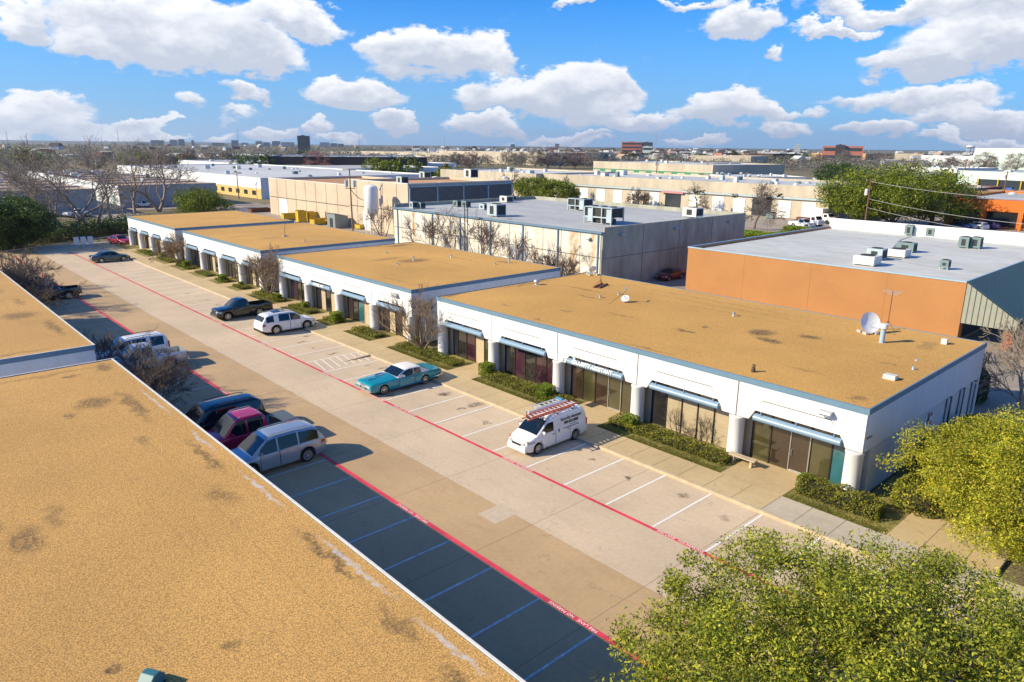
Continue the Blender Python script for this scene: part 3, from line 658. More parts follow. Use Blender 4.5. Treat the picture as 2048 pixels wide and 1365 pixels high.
def car(spec, label, loc, rz, cat='car', group=None, name='parked_car', lod=0):
    """s runs from the nose (0) to the tail (L); local +X is forward"""
    S = spec; Ln = S['L']; root = empty(name, loc, rz, label, cat, group)
    body_m = S['paint']; hw = S['W']/2; wr = S.get('wr', .34)
    wf, wb = S['wheels']; ar = wr*S.get('arch', 1.18)
    step = .05 if lod == 0 else .12
    xs = set(np.round(np.arange(0, Ln+.001, step), 3)); xs |= {0.0, .02, Ln-.02, Ln}
    for c in (wf, wb):
        for a in np.linspace(-1, 1, 15 if lod == 0 else 7): xs.add(round(c+ar*a, 3))
        xs |= {round(c-ar-.004, 3), round(c+ar+.004, 3)}
    bed = S.get('bed')
    if bed: xs |= {bed[0]-.01, bed[0], bed[1], bed[1]+.01}
    xs = np.array(sorted(x for x in xs if 0 <= x <= Ln))
    deck = smooth_prof(S['deck'], xs, .05); belt = smooth_prof(S['belt'], xs, .08); wid = smooth_prof(S['plan'], xs, .08)*hw
    rock = smooth_prof(S.get('rock', [(0, .42), (.25, .26), (.5, .22), (Ln-.6, .24), (Ln-.2, .32), (Ln, .45)]), xs, .08)
    X = Ln/2-xs
    rings = []
    for i, x in enumerate(xs):
        zb = rock[i]
        for c in (wf, wb):
            if abs(x-c) <= ar+.001: zb = max(zb, wr+math.sqrt(max(0, ar*ar-(x-c)**2)))
        w = wid[i]; bz = min(belt[i], deck[i]); d = deck[i]
        mid = zb+(bz-zb)*.5
        inbed = bed and bed[0] <= x <= bed[1]
        tz = d if not inbed else bz
        fl = .9 if tz-zb > .3 else .96
        ring = [(0, zb), (w*.93, zb), (w*.992, zb+.03+(bz-zb)*.08), (w*1.0, mid), (w*.99, zb+(bz-zb)*.8), (w*.955, bz)]
        if inbed:
            f_ = S.get('bedfloor', .62); ring += [(w*.90, tz+.02), (w*.86, tz+.01), (w*.85, f_), (0, f_)]
        else: ring += [(w*.90, max(bz, tz-.035)+.012), (w*.80, tz), (w*.45, tz+.03), (0, tz+.04)]
        rings.append([(X[i], y, z) for y, z in ring]+[(X[i], -y, z) for y, z in ring[-2:0:-1]])
    n = len(rings[0]); vs = [q for r_ in rings for q in r_]; fs = []
    for i in range(len(rings)-1):
        for k in range(n): fs.append((i*n+k, i*n+(k+1) % n, (i+1)*n+(k+1) % n, (i+1)*n+k))
    fs += [tuple(range(n))[::-1], tuple(range((len(rings)-1)*n, len(rings)*n))]
    m = MB(); m.add(vs, fs); body = m.build('body', body_m, root, smooth=True)
    u = MB(); u.box(-Ln/2+.25, Ln/2-.25, -hw+.26, hw-.26, .2, .62); u.build('underbody', m_under, root)
    iw = lambda x: float(np.interp(x, xs, wid)); ib = lambda x: float(np.interp(x, xs, belt)); idk = lambda x: float(np.interp(x, xs, deck)); ir = lambda x: float(np.interp(x, xs, rock))
    def side(x, z):                                   # outer skin of the body at (x, z)
        w = iw(x); b = ib(x); r0 = ir(x); t = (z-r0)/max(.01, b-r0)
        return w*float(np.interp(t, [0, .08, .5, .8, 1], [.93, .992, 1, .99, .955]))
    # ---- cabin
    rp = S['roof']; g0, g1 = rp[0][0], rp[-1][0]; gx = np.array(sorted(set(np.round(np.concatenate([np.arange(g0, g1, .06 if lod == 0 else .15), [p[0] for p in rp], [g1]]), 3))))
    hz = smooth_prof(rp, gx, S.get('rsig', .05)); tum = S.get('tumble', .28)
    hz[0] = rp[0][1]; hz[-1] = rp[-1][1]
    def gw(x, z): return (iw(x)*.945-.005)-(z-ib(x))*tum if z > ib(x) else iw(x)*.945-.005
    def hgt(x): return float(np.interp(x, gx, hz))
    rings = []
    for x, h in zip(gx, hz):
        b = ib(x)-.03; h = max(h, b+.02); w0 = gw(x, b); w1 = gw(x, h-.06); hh = h-b
        q = min(.07, hh*.4)
        ring = [(0, b), (w0, b), (gw(x, b+(h-q-b)*.5), b+(h-q-b)*.5), (gw(x, h-q), h-q), (gw(x, h)-.035, h-q*.35), (gw(x, h)-.12, h), ((gw(x, h))*.45, h+.02), (0, h+.028)]
        rings.append([(Ln/2-x, y, z) for y, z in ring]+[(Ln/2-x, -y, z) for y, z in ring[-2:0:-1]])
    n = len(rings[0]); vs = [q for r_ in rings for q in r_]; fs = []
    for i in range(len(rings)-1):
        for k in range(n): fs.append((i*n+k, i*n+(k+1) % n, (i+1)*n+(k+1) % n, (i+1)*n+k))
    fs += [tuple(range(n))[::-1], tuple(range((len(rings)-1)*n, len(rings)*n))]
    m = MB(); m.add(vs, fs); m.build('cabin', S.get('roofpaint', body_m), root, smooth=True)
    # glass laid on the cabin skin
    def top_pane(xa, xb, nm, inset=.075, e=.012):
        k = 8; m = MB(); grid = []
        for x in np.linspace(xa, xb, k):
            h = hgt(x); w = gw(x, h)-inset; row = []
            for f_ in (-1, -.9, -.45, 0, .45, .9, 1):
                zz = h+.028-(abs(f_)**2)*.022; row.append((x, w*f_, zz))
            grid.append(row)
        sl = (hgt(xb)-hgt(xa))/(xb-xa); nx, nz_ = sl, 1; nl = math.hypot(nx, 1)
        vs = [(Ln/2-x+nx/nl*e, y, z+nz_/nl*e) for r_ in grid for x, y, z in r_]; fs = [(i*7+j, i*7+j+1, i*7+8+j, i*7+7+j) for i in range(k-1) for j in range(6)]
        m.add(vs, fs); return m.build(nm, m_cglass, root, smooth=True)
    ws = S['ws']; top_pane(ws[0], ws[1], 'windshield')
    rg = S.get('rg')
    if rg: top_pane(rg[0], rg[1], 'rear_window')
    for sg in (1, -1):
        for (xa, xb) in S['side']:
            m = MB(); k = 10; row = []
            for x in np.linspace(xa, xb, k):
                z0 = ib(x)+.03; z1 = max(z0+.005, min(hgt(x)-S.get('glasstop', .10), S.get('zmax', 9)))
                row.append((x, z0, z1))
            vs = []
            for x, z0, z1 in row:
                for z in (z0, (z0+z1)/2, z1): vs.append((Ln/2-x, sg*(gw(x, z)+.010), z))
            fs = [(i*3+j, i*3+j+1, i*3+4+j, i*3+3+j) for i in range(k-1) for j in range(2)]
            m.add(vs, fs); m.build('side_window', m_cglass, root, smooth=True)
    # ---- doors with a dark shut line behind them
    if lod == 0:
        for sg in (1, -1):
            for (xa, xb) in S.get('doors', ()):
                m = MB(); m.mat(0)
                z0, = (ir((xa+xb)/2)+.10,); vs = []; gxs = np.linspace(xa, xb, 6); k = 5
                for ex, off_, zz0 in ((0.0, .010, z0),):
                    for x in gxs:
                        lim = z0
                        for c in (wf, wb):
                            if abs(x-c) < ar+.06: lim = max(lim, wr+math.sqrt(max(0, (ar+.06)**2-(x-c)**2)))
                        z1 = ib(x)-.015; lim = min(lim, z1-.05)
                        for t in np.linspace(0, 1, k):
                            z = lim+(z1-lim)*t; vs.append((Ln/2-x, sg*(side(x, z)+off_), z))
                m.add(vs, [(i*k+j, i*k+j+1, i*k+k+1+j, i*k+k+j) for i in range(5) for j in range(k-1)])
                do = m.build('door', S.get('doorpaint', body_m), root, smooth=True)
                h = MB(); hx = xb-.16; zz = ib(hx)-.14; h.cbox((Ln/2-hx, sg*(side(hx, zz)+.03), zz), (.17, .03, .03)); h.build('handle', S.get('handle', body_m), do, bevel=.008)
            m = MB()
            for (xa, xb) in S.get('doors', ()):
                for x in (xa-.012, xb+.012):
                    lim = ir(x)+.1
                    for c in (wf, wb):
                        if abs(x-c) < ar+.06: lim = max(lim, wr+math.sqrt(max(0, (ar+.06)**2-(x-c)**2)))
                    z1 = ib(x)-.01; zs = np.linspace(lim, z1, 5)
                    for a, b in zip(zs[:-1], zs[1:]):
                        m.add([(Ln/2-x-.014, sg*(side(x, a)+.006), a), (Ln/2-x+.014, sg*(side(x, a)+.006), a), (Ln/2-x+.014, sg*(side(x, b)+.006), b), (Ln/2-x-.014, sg*(side(x, b)+.006), b)], [(0, 1, 2, 3)])
            if S.get('doors'): m.build('door_seam', m_under, root)
    # ---- wheels
    nsp = S.get('spokes', 7)
    for c in (wf, wb):
        for sg in (1, -1):
            m = MB(); t_ = .22; cy = sg*(hw-.02-t_/2-.02)
            m.lathe([(wr*.62, -t_/2), (wr*.9, -t_/2), (wr, -t_/2+.04), (wr, t_/2-.04), (wr*.9, t_/2), (wr*.62, t_/2)], (0, 0, 0), 'y', 24 if lod == 0 else 14)
            w = m.build('wheel', m_tyre, root, smooth=True, loc=(Ln/2-c, cy, wr))
            r_ = MB(); rr = wr*.68; yo = sg*(t_/2)
            r_.mat(1).lathe([(rr*.98, yo-.06*sg), (rr*.98, yo-.05*sg)], (0, 0, 0), 'y', 20)
            r_.mat(0).lathe([(rr*.84, yo-.05*sg), (rr*.84, yo+.012*sg), (rr, yo+.012*sg), (rr, yo-.05*sg)], (0, 0, 0), 'y', 24)
            r_.lathe([(.075, yo-.04*sg), (.07, yo+.012*sg), (.01, yo+.02*sg)], (0, 0, 0), 'y', 12)
            if S.get('hubcap'): r_.lathe([(rr*.62, yo-.03*sg), (rr*.5, yo+.02*sg), (.01, yo+.035*sg)], (0, 0, 0), 'y', 20)
            else:
                for k in range(nsp):
                    a = 2*math.pi*k/nsp; ca, sa = math.cos(a), math.sin(a); hw_ = rr*.9/nsp*1.1
                    pts = []
                    for rad, q in ((.05, hw_*.8), (rr*.86, hw_)):
                        for e in (-1, 1): pts.append((rad*ca-e*q*sa, yo+.006*sg, rad*sa+e*q*ca))
                    r_.add([pts[0], pts[1], pts[3], pts[2]], [(0, 1, 2, 3)])
            r_.build('rim', [S.get('rim', m_rim), m_under], w, smooth=True)
            if S.get('cladding') and lod == 0:
                q = MB(); N = 14
                vs = []
                for k in range(N+1):
                    a = math.pi*k/N
                    for rad in (ar-.005, ar+.075): 
                        xx = c-rad*math.cos(a); zz = wr+rad*math.sin(a)
                        vs.append((Ln/2-xx, sg*(side(xx, max(zz, ir(xx)))+.014), max(zz, .26)))
                q.add(vs, [(2*k, 2*k+1, 2*k+3, 2*k+2) for k in range(N)]); q.build('wheel_arch_trim', m_black, root)
    # ---- ends
    def endbox(nm, x0, z0, z1, y0, y1, m_, t=.04, front=True, bev=.012):
        # a shaped piece following the nose or tail curve
        e = MB(); X0 = (Ln/2 if front else -Ln/2); s_ = 1 if front else -1
        xin = X0-s_*x0
        e.add([(xin-s_*.10, y0, z0), (xin+s_*t, y0, z0), (xin+s_*t, y1, z0), (xin-s_*.10, y1, z0), (xin-s_*.10, y0, z1), (xin+s_*t*.8, y0, z1), (xin+s_*t*.8, y1, z1), (xin-s_*.10, y1, z1)],
              [(0,1,2,3),(7,6,5,4),(0,4,5,1),(1,5,6,2),(2,6,7,3),(3,7,4,0)])
        return e.build(nm, m_, root, bevel=bev if lod == 0 else 0)
    for args in S['ends']: endbox(*args)
    if S.get('hl'):
        z0, z1, yi = S['hl']; yo_ = hw*S['plan'][0][1]*.93
        for sg in (1, -1): endbox('headlight', .03, z0, z1, min(sg*yi, sg*yo_), max(sg*yi, sg*yo_), m_lamp, .045, True)
    # corner lamps wrap round: thin patches on the skin
    for (nm, xa, xb, za, zb_, mt_) in S.get('lamps', ()):
        for sg in (1, -1):
            m = MB(); vs = []; k = 4
            for x in np.linspace(xa, xb, k):
                for t in (0, .5, 1): z = za+(zb_-za)*t; vs.append((Ln/2-x, sg*(side(x, min(z, ib(x)))+.012), z))
            m.add(vs, [(i*3+j, i*3+j+1, i*3+4+j, i*3+3+j) for i in range(k-1) for j in range(2)]); m.build(nm, mt_, root)
    if lod == 0:
        mx = S['ws'][0]+.42
        for sg in (1, -1):
            m = MB(); z = ib(mx)+.12; y = sg*(gw(mx, z)+.10); m.cbox((Ln/2-mx, y, z+.02), (.12, .2, .15)); m.build('wing_mirror', S.get('mirror', body_m), root, bevel=.03, smooth=True)
        if S.get('rails'):
            a, b = S['rails']
            for sg in (1, -1):
                m = MB(); pts = [(Ln/2-x, sg*(gw(x, hgt(x))-.12), hgt(x)+(.03 if x in (a, b) else .075)) for x in (a, a+.15, (a+b)/2, b-.15, b)]
                m.path(pts, .022, 6); m.build('roof_rail', S.get('railmat', m_alum), root)
    for args in S.get('extra', ()): args(root, S, hgt, gw, side, ib, idk)
    return root
def plate(front, z, y=0):
    def f(root, S, *a):
        m = MB(); X0 = S['L']/2+.03 if front else -S['L']/2-.03; m.cbox((X0, y, z), (.02, .32, .16)); m.build('number_plate', m_plate, root)
    return f
# ---- the paint colours
P_silver = paint('silver_blue_paint', (.42, .47, .50), .3, .5); P_white = paint('white_car_paint', (.78, .78, .77), .3); P_black = paint('black_car_paint', (.008, .009, .012), .15)
P_maroon = paint('magenta_red_paint', (.55, .015, .075), .22, .2); P_teal = paint('teal_blue_paint', (.01, .26, .33), .25, .1); P_vinyl = M('white_vinyl_roof', (.78, .76, .72), rough=.6, var=.04, scale=8)
P_navy = paint('black_green_paint', (.008, .014, .017), .15); P_slate = paint('slate_blue_paint', (.035, .09, .11), .25, .3); P_pink = paint('cherry_red_paint', (.42, .012, .05), .25); P_dred = paint('dark_red_paint', (.13, .006, .014), .2); P_grey = paint('grey_car_paint', (.28, .29, .3), .3, .4)
P_blue = paint('blue_car_paint', (.02, .07, .22), .25)
plan_suv = [(0, .80), (.08, .88), (.35, .955), (.8, .99), (1.2, 1), (3.6, 1), (4.6, .975), (5.0, .94), (5.1, .88)]
def suv(L_=5.1, W_=1.98, H=1.80, wheels=(.98, 4.0), p=P_silver, **k):
    s = dict(L=L_, W=W_, paint=p, wheels=wheels, wr=.375, plan=[(a*L_/5.1, b) for a, b in plan_suv],
        deck=[(0, .66), (.06, .84), (.35, .96), (1.15, 1.08), (1.4, 1.12), (L_-.25, 1.12), (L_-.08, 1.05), (L_, .80)],
        belt=[(0, .62), (.06, .76), (.5, .90), (1.3, 1.02), (L_-.7, 1.12), (L_-.1, 1.08), (L_, .8)],
        roof=[(1.08, 1.08), (1.95, H-.09), (2.35, H-.02), (3.3, H), (L_-.75, H-.06), (L_-.4, H-.16), (L_-.05, 1.10)],
        ws=(1.14, 1.92), rg=(L_-.36, L_-.10), side=[(1.55, 2.45), (2.52, 3.55), (3.63, L_-.42)], tumble=.27,
        doors=[(1.52, 2.50), (2.54, 3.62)], lamps=[('headlight', .10, .48, .66, .80, m_lamp), ('tail_light', L_-.30, L_-.03, .84, 1.04, m_tail)],
        ends=[('grille', .02, .52, .78, -.42, .42, m_black, .03, True), ('bumper', .04, .30, .46, -.78, .78, m_black, .05, True), ('bumper', .02, .36, .55, -.82, .82, p, .05, False)],
        hl=(.62, .78, .40), rails=(2.1, L_-.7), extra=[plate(False, .82)], spokes=10)
    s.update(k); return s
buick = suv(5.12, 2.0, 1.84, (1.0, 4.02), P_silver, spokes=16)
explorer = suv(5.04, 2.0, 1.80, (.96, 3.82), P_white, cladding=True, spokes=6,
    rock=[(0, .42), (.25, .28), (.5, .25), (4.3, .26), (4.8, .34), (5.04, .45)])
def sunroof(root, S, hgt, gw, *a):
    m = MB(); L_ = S['L']; xa, xb = 2.25, 3.75
    for (p_, q_) in ((xa, 2.9), (2.98, xb)):
        m.add([(L_/2-p_, -.42, hgt(p_)+.042), (L_/2-q_, -.42, hgt(q_)+.042), (L_/2-q_, .42, hgt(q_)+.042), (L_/2-p_, .42, hgt(p_)+.042)], [(0, 1, 2, 3)])
    m.build('sunroof', m_cglass, root)
explorer['extra'] = [plate(False, .86), sunroof]; explorer['side'] = [(1.55, 2.45), (2.52, 3.5), (3.95, 4.62)]
explorer['ends'] = [('grille', .02, .56, .82, -.5, .5, m_chrome, .03, True), ('bumper', .04, .28, .46, -.8, .8, m_black, .05, True), ('bumper', .0, .28, .46, -.84, .84, m_black, .05, False)]
blacksuv = suv(5.2, 2.02, 1.88, (1.0, 3.95), P_black, side=[(1.55, 2.4), (2.46, 3.5), (3.6, 4.78)], roof=[(1.08, 1.08), (1.85, 1.79), (2.25, 1.86), (3.3, 1.88), (4.7, 1.84), (5.0, 1.7), (5.18, 1.12)], rg=(5.0, 5.14), handle=m_chrome, mirror=m_black, railmat=m_black)
whitesuv = suv(5.1, 2.0, 1.9, (1.0, 3.95), P_white, side=[(1.55, 2.4), (2.5, 3.45), (3.75, 4.68)], roof=[(1.08, 1.08), (1.85, 1.79), (2.25, 1.88), (3.3, 1.9), (4.6, 1.87), (4.85, 1.78), (5.07, 1.12)], rg=(4.88, 5.04), railmat=m_black, lamps=[('headlight', .10, .48, .66, .80, m_lamp), ('tail_light', 4.95, 5.08, .84, 1.35, m_tail)])
def pickup(L_=5.3, W_=2.0, H=1.83, wheels=(.92, 4.0), p=P_black, cab=(1.35, 3.05), bedx=(3.2, 5.22), **k):
    c0, c1 = cab
    s = dict(L=L_, W=W_, paint=p, wheels=wheels, wr=.38, plan=[(0, .82), (.08, .90), (.35, .96), (.8, .99), (1.2, 1), (L_-.1, .99), (L_, .96)],
        deck=[(0, .78), (.05, .98), (.3, 1.05), (c0, 1.12), (c0+.2, 1.14), (L_-.04, 1.14), (L_, 1.08)],
        belt=[(0, .72), (.05, .90), (.4, 1.0), (c0, 1.05), (c1, 1.08), (bedx[0], 1.12), (L_, 1.12)],
        roof=[(c0-.08, 1.08), (c0+.72, H-.07), (c0+1.0, H), (c1-.25, H), (c1-.04, H-.08), (c1+.12, 1.08)],
        ws=(c0-.03, c0+.68), rg=(c1-.02, c1+.08), side=[(c0+.36, c1-.18)], tumble=.22, bed=bedx, bedfloor=.62, rock=[(0, .45), (.25, .34), (.5, .32), (L_-.5, .34), (L_, .5)],
        doors=[(c0+.18, c1-.06)], lamps=[('headlight', .06, .40, .74, .92, m_lamp), ('tail_light', L_-.10, L_-.015, .78, 1.06, m_tail)],
        ends=[('grille', .02, .66, .92, -.5, .5, m_chrome, .03, True), ('bumper', .0, .40, .60, -.84, .84, p, .07, True), ('bumper', .0, .42, .58, -.86, .86, m_chrome, .10, False)],
        hl=(.72, .92, .52), extra=[plate(False, .5)], spokes=5, arch=1.2)
    s.update(k); return s
f150 = pickup(5.3, 2.0, 1.80, (.93, 3.98), P_navy, (1.35, 3.0), (3.12, 5.2), ends=[('grille', .02, .66, .92, -.5, .5, m_black, .03, True), ('bumper', .0, .36, .60, -.84, .84, P_navy, .07, True), ('bumper', .0, .42, .58, -.86, .86, P_navy, .08, False)], hubcap=True)
f150['extra'] = [plate(True, .48)]
def tonneau(root, S, *a):
    m = MB(); L_ = S['L']; b = S['bed']; m.box(L_/2-b[1]-.02, L_/2-b[0]+.05, -.84, .84, 1.16, 1.22); m.build('bed_cover', M('grey_bed_cover', (.10, .12, .13), rough=.5, var=.1), root, bevel=.02)
    m = MB(); xc = L_/2-b[0]
    m.add([(xc+.02, .80, 1.12), (xc+.02, .72, 1.72), (xc-.75, .80, 1.16), (xc+.02, .70, 1.12), (xc+.02, .64, 1.72), (xc-.75, .72, 1.16)], [(0,1,2),(5,4,3),(0,3,4,1),(1,4,5,2),(2,5,3,0)])
    m.build('sail_panel', m_black, root)
    m = MB(); m.add([(xc+.02, -.80, 1.12), (xc+.02, -.72, 1.72), (xc-.75, -.80, 1.16), (xc+.02, -.70, 1.12), (xc+.02, -.64, 1.72), (xc-.75, -.72, 1.16)], [(0,1,2),(5,4,3),(0,3,4,1),(1,4,5,2),(2,5,3,0)])
    m.build('sail_panel', m_black, root)
redtruck = pickup(5.6, 2.04, 1.93, (1.0, 4.3), P_maroon, (1.45, 3.75), (4.0, 5.5), side=[(1.82, 2.62), (2.72, 3.56)], doors=[(1.66, 2.66), (2.70, 3.62)], extra=[tonneau, plate(False, .5)], rails=(2.3, 3.55), spokes=6)
cab4 = dict(side=[(1.75, 2.5), (2.58, 3.3)], doors=[(1.6, 2.54), (2.58, 3.4)])
silverpick = pickup(5.7, 2.0, 1.9, (.95, 4.4), paint('silver_paint', (.50, .51, .52), .3, .4), (1.4, 3.5), (3.75, 5.6), **cab4)
darkpick = pickup(5.5, 1.95, 1.85, (.95, 4.25), P_black, (1.4, 3.45), (3.7, 5.42), **cab4)
def sedan(L_=4.8, W_=1.8, H=1.44, wheels=(.92, 3.7), p=P_pink, **k):
    s = dict(L=L_, W=W_, paint=p, wheels=wheels, wr=.32, plan=[(0, .74), (.08, .84), (.35, .94), (.8, .985), (1.2, 1), (3.6, 1), (L_-.3, .94), (L_-.05, .86), (L_, .8)],
        deck=[(0, .52), (.06, .66), (.4, .78), (1.2, .90), (1.5, .93), (3.8, .98), (L_-.15, 1.0), (L_-.04, .94), (L_, .7)],
        belt=[(0, .5), (.06, .62), (.5, .76), (1.3, .87), (3.8, .95), (L_-.15, .93), (L_, .7)],
        roof=[(1.15, .90), (1.95, H-.06), (2.35, H), (2.9, H), (3.3, H-.06), (4.15, .97)],
        ws=(1.2, 1.92), rg=(3.36, 4.08), side=[(1.6, 2.5), (2.57, 3.62)], tumble=.34,
        doors=[(1.5, 2.52), (2.56, 3.45)], lamps=[('headlight', .10, .46, .56, .68, m_lamp), ('tail_light', L_-.28, L_-.04, .72, .88, m_tail)],
        ends=[('grille', .02, .42, .56, -.4, .4, m_black, .03, True), ('bumper', .03, .24, .38, -.68, .68, p, .05, True), ('bumper', .02, .32, .48, -.72, .72, p, .05, False)],
        hl=(.52, .64, .36), extra=[plate(False, .66)], spokes=7, glasstop=.08)
    s.update(k); return s
def cad_extra(root, S, hgt, gw, side, ib, idk):
    L_ = S['L']
    for sg in (1, -1):
        m = MB(); m.path([(L_/2-x, sg*(side(x, .30)+.012), .30) for x in (1.55, 2.5, 3.4, 4.05)], .02, 5); m.build('chrome_sill', m_chrome, root)
        m = MB(); m.path([(L_/2-x, sg*(side(x, .40)+.012), .40) for x in (4.95, 5.3, 5.7)], .02, 5); m.build('chrome_sill', m_chrome, root)
        m = MB(); m.box(L_/2-.02, L_/2+.03, sg*.55-.27, sg*.55+.27, .56, .74); m.build('headlight', m_lamp, root, bevel=.01)
        m = MB(); m.cbox((L_/2+.09, sg*.30, .48), (.08, .10, .26)); m.build('bumper_guard', m_chrome, root, bevel=.02)
    m = MB(); m.box(L_/2-.35, L_/2-1.35, -.04, .04, .93, .965); m.build('hood_crease', S['paint'], root, bevel=.01)
    m = MB(); m.lathe([(.01, 0), (.09, .01), (.11, .12), (.10, .5), (.04, .62)], (L_/2-1.72, -.35, .99), 'x', 12); m.build('hood_scoop', m_chrome, root, smooth=True, loc=None)
    m = MB(); m.path([(L_/2-2.15, -.93, .92), (L_/2-2.72, -.73, 1.33)], .025, 5); m.path([(L_/2-2.15, .93, .92), (L_/2-2.72, .73, 1.33)], .025, 5); m.build('windshield_pillar', m_chrome, root)
cadillac = dict(L=5.78, W=2.03, paint=P_teal, roofpaint=P_vinyl, wheels=(1.0, 4.33), wr=.335, hubcap=True, arch=1.08, rim=m_rim,
    plan=[(0, .92), (.1, .95), (.5, .985), (1.2, 1), (4.4, 1), (5.3, .95), (5.7, .90), (5.78, .88)],
    deck=[(0, .66), (.03, .80), (.3, .86), (1.9, .94), (2.1, .95), (4.2, .95), (5.4, .92), (5.7, .90), (5.78, .70)],
    belt=[(0, .62), (.04, .76), (.5, .82), (2, .88), (4.2, .90), (4.6, .95), (5.6, .90), (5.78, .7)],
    rock=[(0, .40), (.3, .25), (4.8, .24), (5.5, .42), (5.78, .5)],
    roof=[(2.05, .93), (2.75, 1.34), (3.1, 1.39), (3.75, 1.38), (4.05, 1.33), (4.75, .95)], ws=(2.1, 2.72), rg=(4.15, 4.66), side=[(2.5, 3.4), (3.46, 4.02)], tumble=.38, glasstop=.07,
    doors=[(2.2, 3.42), (3.46, 4.25)], lamps=[('tail_light', 5.70, 5.765, .52, .84, m_tail)], handle=m_chrome, mirror=m_chrome,
    ends=[('grille', .0, .50, .74, -.27, .27, m_chrome, .05, True), ('bumper', .0, .34, .50, -.90, .90, m_chrome, .12, True), ('bumper', .0, .36, .52, -.90, .90, m_chrome, .12, False)], extra=[cad_extra, plate(False, .6)])
def van_extra(root, S, hgt, gw, side, ib, idk):
    L_ = S['L']; mt = M('dark_lettering', (.03, .03, .035), rough=.6, var=.05)
    def sgn(txt, size, x, z, m_, bold=.0, shear=0):
        t = text('van_lettering', txt, size, m_, Matrix.Identity(4), extrude=.002, bold=bold, shear=shear); t.parent = root
        yy = -(max(side(x, min(z, ib(x)-.01)), gw(x, z) if z > ib(x) else 0)+.03)
        # the near side of the van is its left: letters read nose to tail
        mw = Matrix(((-1, 0, 0), (0, .16, 1), (0, 0, 0))).to_4x4()
        return t, yy
    for (txt, size, x, z, bold, shear) in (('Security Assistant', .235, 3.42, 1.50, .004, .35), ('800-653-5828', .20, 3.42, 1.27, .008, 0), ('TX LIC # B07121', .085, 3.55, 1.10, 0, 0)):
        t, _ = sgn(txt, size, x, z, mt, bold, shear)
        zz = z; th = math.atan(.20 if z > 1.15 else .02)
        # left side of the vehicle (+Y local): reading direction runs from nose to tail, that is -X
        xax = Vector((-1, 0, 0)); up = Vector((0, -math.sin(th), math.cos(th))); nrm = xax.cross(up)
        y0 = (gw(x, z) if z > ib(x) else side(x, z))+.022
        mm = Matrix((xax, up, nrm)).transposed().to_4x4(); mm.translation = Vector((L_/2-x, y0, z)); t.matrix_local = mm
    for sg in (1, -1):
        m = MB(); m.path([(L_/2-2.75, sg*(side(3.3, .98)+.012), 1.0), (L_/2-4.0, sg*(side(3.3, .98)+.012), 1.0)], .018, 4); m.build('door_track', m_black, root)
        m = MB(); m.path([(L_/2-2.40, sg*(side(2.4, .95)+.014), .88), (L_/2-2.40, sg*(side(2.4, .95)+.014), 1.06)], .03, 5); m.build('sliding_door_handle', m_black, root)
    for sg in (1, -1):
        m = MB(); m.box(L_/2-.14, L_/2-.30, sg*.66-.05, sg*.66+.05, .77, .84); m.build('indicator_lamp', m_amber, root, bevel=.01)
    plate(True, .42)(root, S)
P_van = paint('van_white_paint', (.74, .745, .76), .3)
van = dict(L=4.73, W=1.74, paint=P_van, wheels=(.86, 3.78), wr=.31, spokes=10, plan=[(0, .72), (.08, .84), (.35, .94), (.8, .985), (1.2, 1), (4.4, 1), (4.65, .98), (4.73, .95)],
    deck=[(0, .60), (.08, .76), (.3, .88), (.9, 1.08), (1.1, 1.12), (4.6, 1.12), (4.73, 1.05)], belt=[(0, .56), (.08, .70), (.4, .84), (1.0, .98), (1.4, 1.02), (4.6, 1.06), (4.73, 1.0)],
    rock=[(0, .36), (.25, .22), (.5, .2), (4.3, .22), (4.73, .36)],
    roof=[(.72, 1.02), (1.62, 1.70), (2.0, 1.82), (2.5, 1.85), (4.3, 1.85), (4.55, 1.80), (4.71, 1.10)], ws=(.78, 1.58), rg=(4.58, 4.68), side=[(1.12, 2.02)], zmax=1.56, tumble=.15,
    doors=[(1.05, 2.12), (2.16, 3.28)], lamps=[('headlight', .12, .62, .70, .84, m_lamp), ('tail_light', 4.60, 4.72, .80, 1.15, m_tail)],
    ends=[('grille', .01, .56, .68, -.34, .34, m_black, .04, True), ('bumper', .02, .24, .50, -.70, .70, P_van, .06, True), ('bumper', .0, .28, .50, -.76, .76, P_van, .05, False)], hl=(.62, .74, .36), extra=[van_extra], handle=m_black)
# ---- place them (nose direction: pi = towards the left buildings)
car(buick, 'silver blue crossover, nearest of three cars beside the big left roof', (13.95, 33.3, 0), math.pi, 'suv')
car(redtruck, 'magenta red crew cab pickup with a grey bed cover, between black SUV and silver crossover', (13.78, 36.5, 0), math.pi, 'pickup truck')
car(blacksuv, 'black SUV in the shade, on the far side of the magenta red pickup', (13.3, 39.25, 0), math.pi, 'suv')
car(whitesuv, 'white SUV with black roof rails behind the bare tangled tree at the left roof', (13.9, 57.6, 0), math.pi, 'suv')
car(silverpick, 'silver pickup truck mostly hidden by the bare tangled tree at the left roof', (13.9, 54.7, 0), math.pi, 'pickup truck')
car(darkpick, 'dark pickup truck by the far left roof with its tailgate towards the lane', (14.0, 86.7, 0), math.pi, 'pickup truck')
car(sedan(4.7, 1.8, 1.45, p=P_dred), 'dark red car half hidden by bare twigs beyond the dark pickup', (13.2, 94.6, 0), math.pi)
car(van, 'white cargo van lettered Security Assistant with ladders on its roof', (26.60, 25.92, 0), math.pi, 'van', name='cargo_van')
car(cadillac, 'teal 1970s sedan with a white vinyl roof and chrome bumpers', (25.95, 39.55, 0), math.pi)
car(explorer, 'white SUV with black wheel arches and a dark sunroof, nose to the kerb', (26.85, 58.9, 0), 0, 'suv')
car(f150, 'black single cab pickup with an empty bed, beside the white SUV', (26.1, 66.6, 0), math.pi, 'pickup truck')
car(sedan(4.85, 1.83, 1.43, p=P_slate), 'slate blue sedan in the tree shadow near the far end of the lot', (25.6, 110.6, 0), 0)
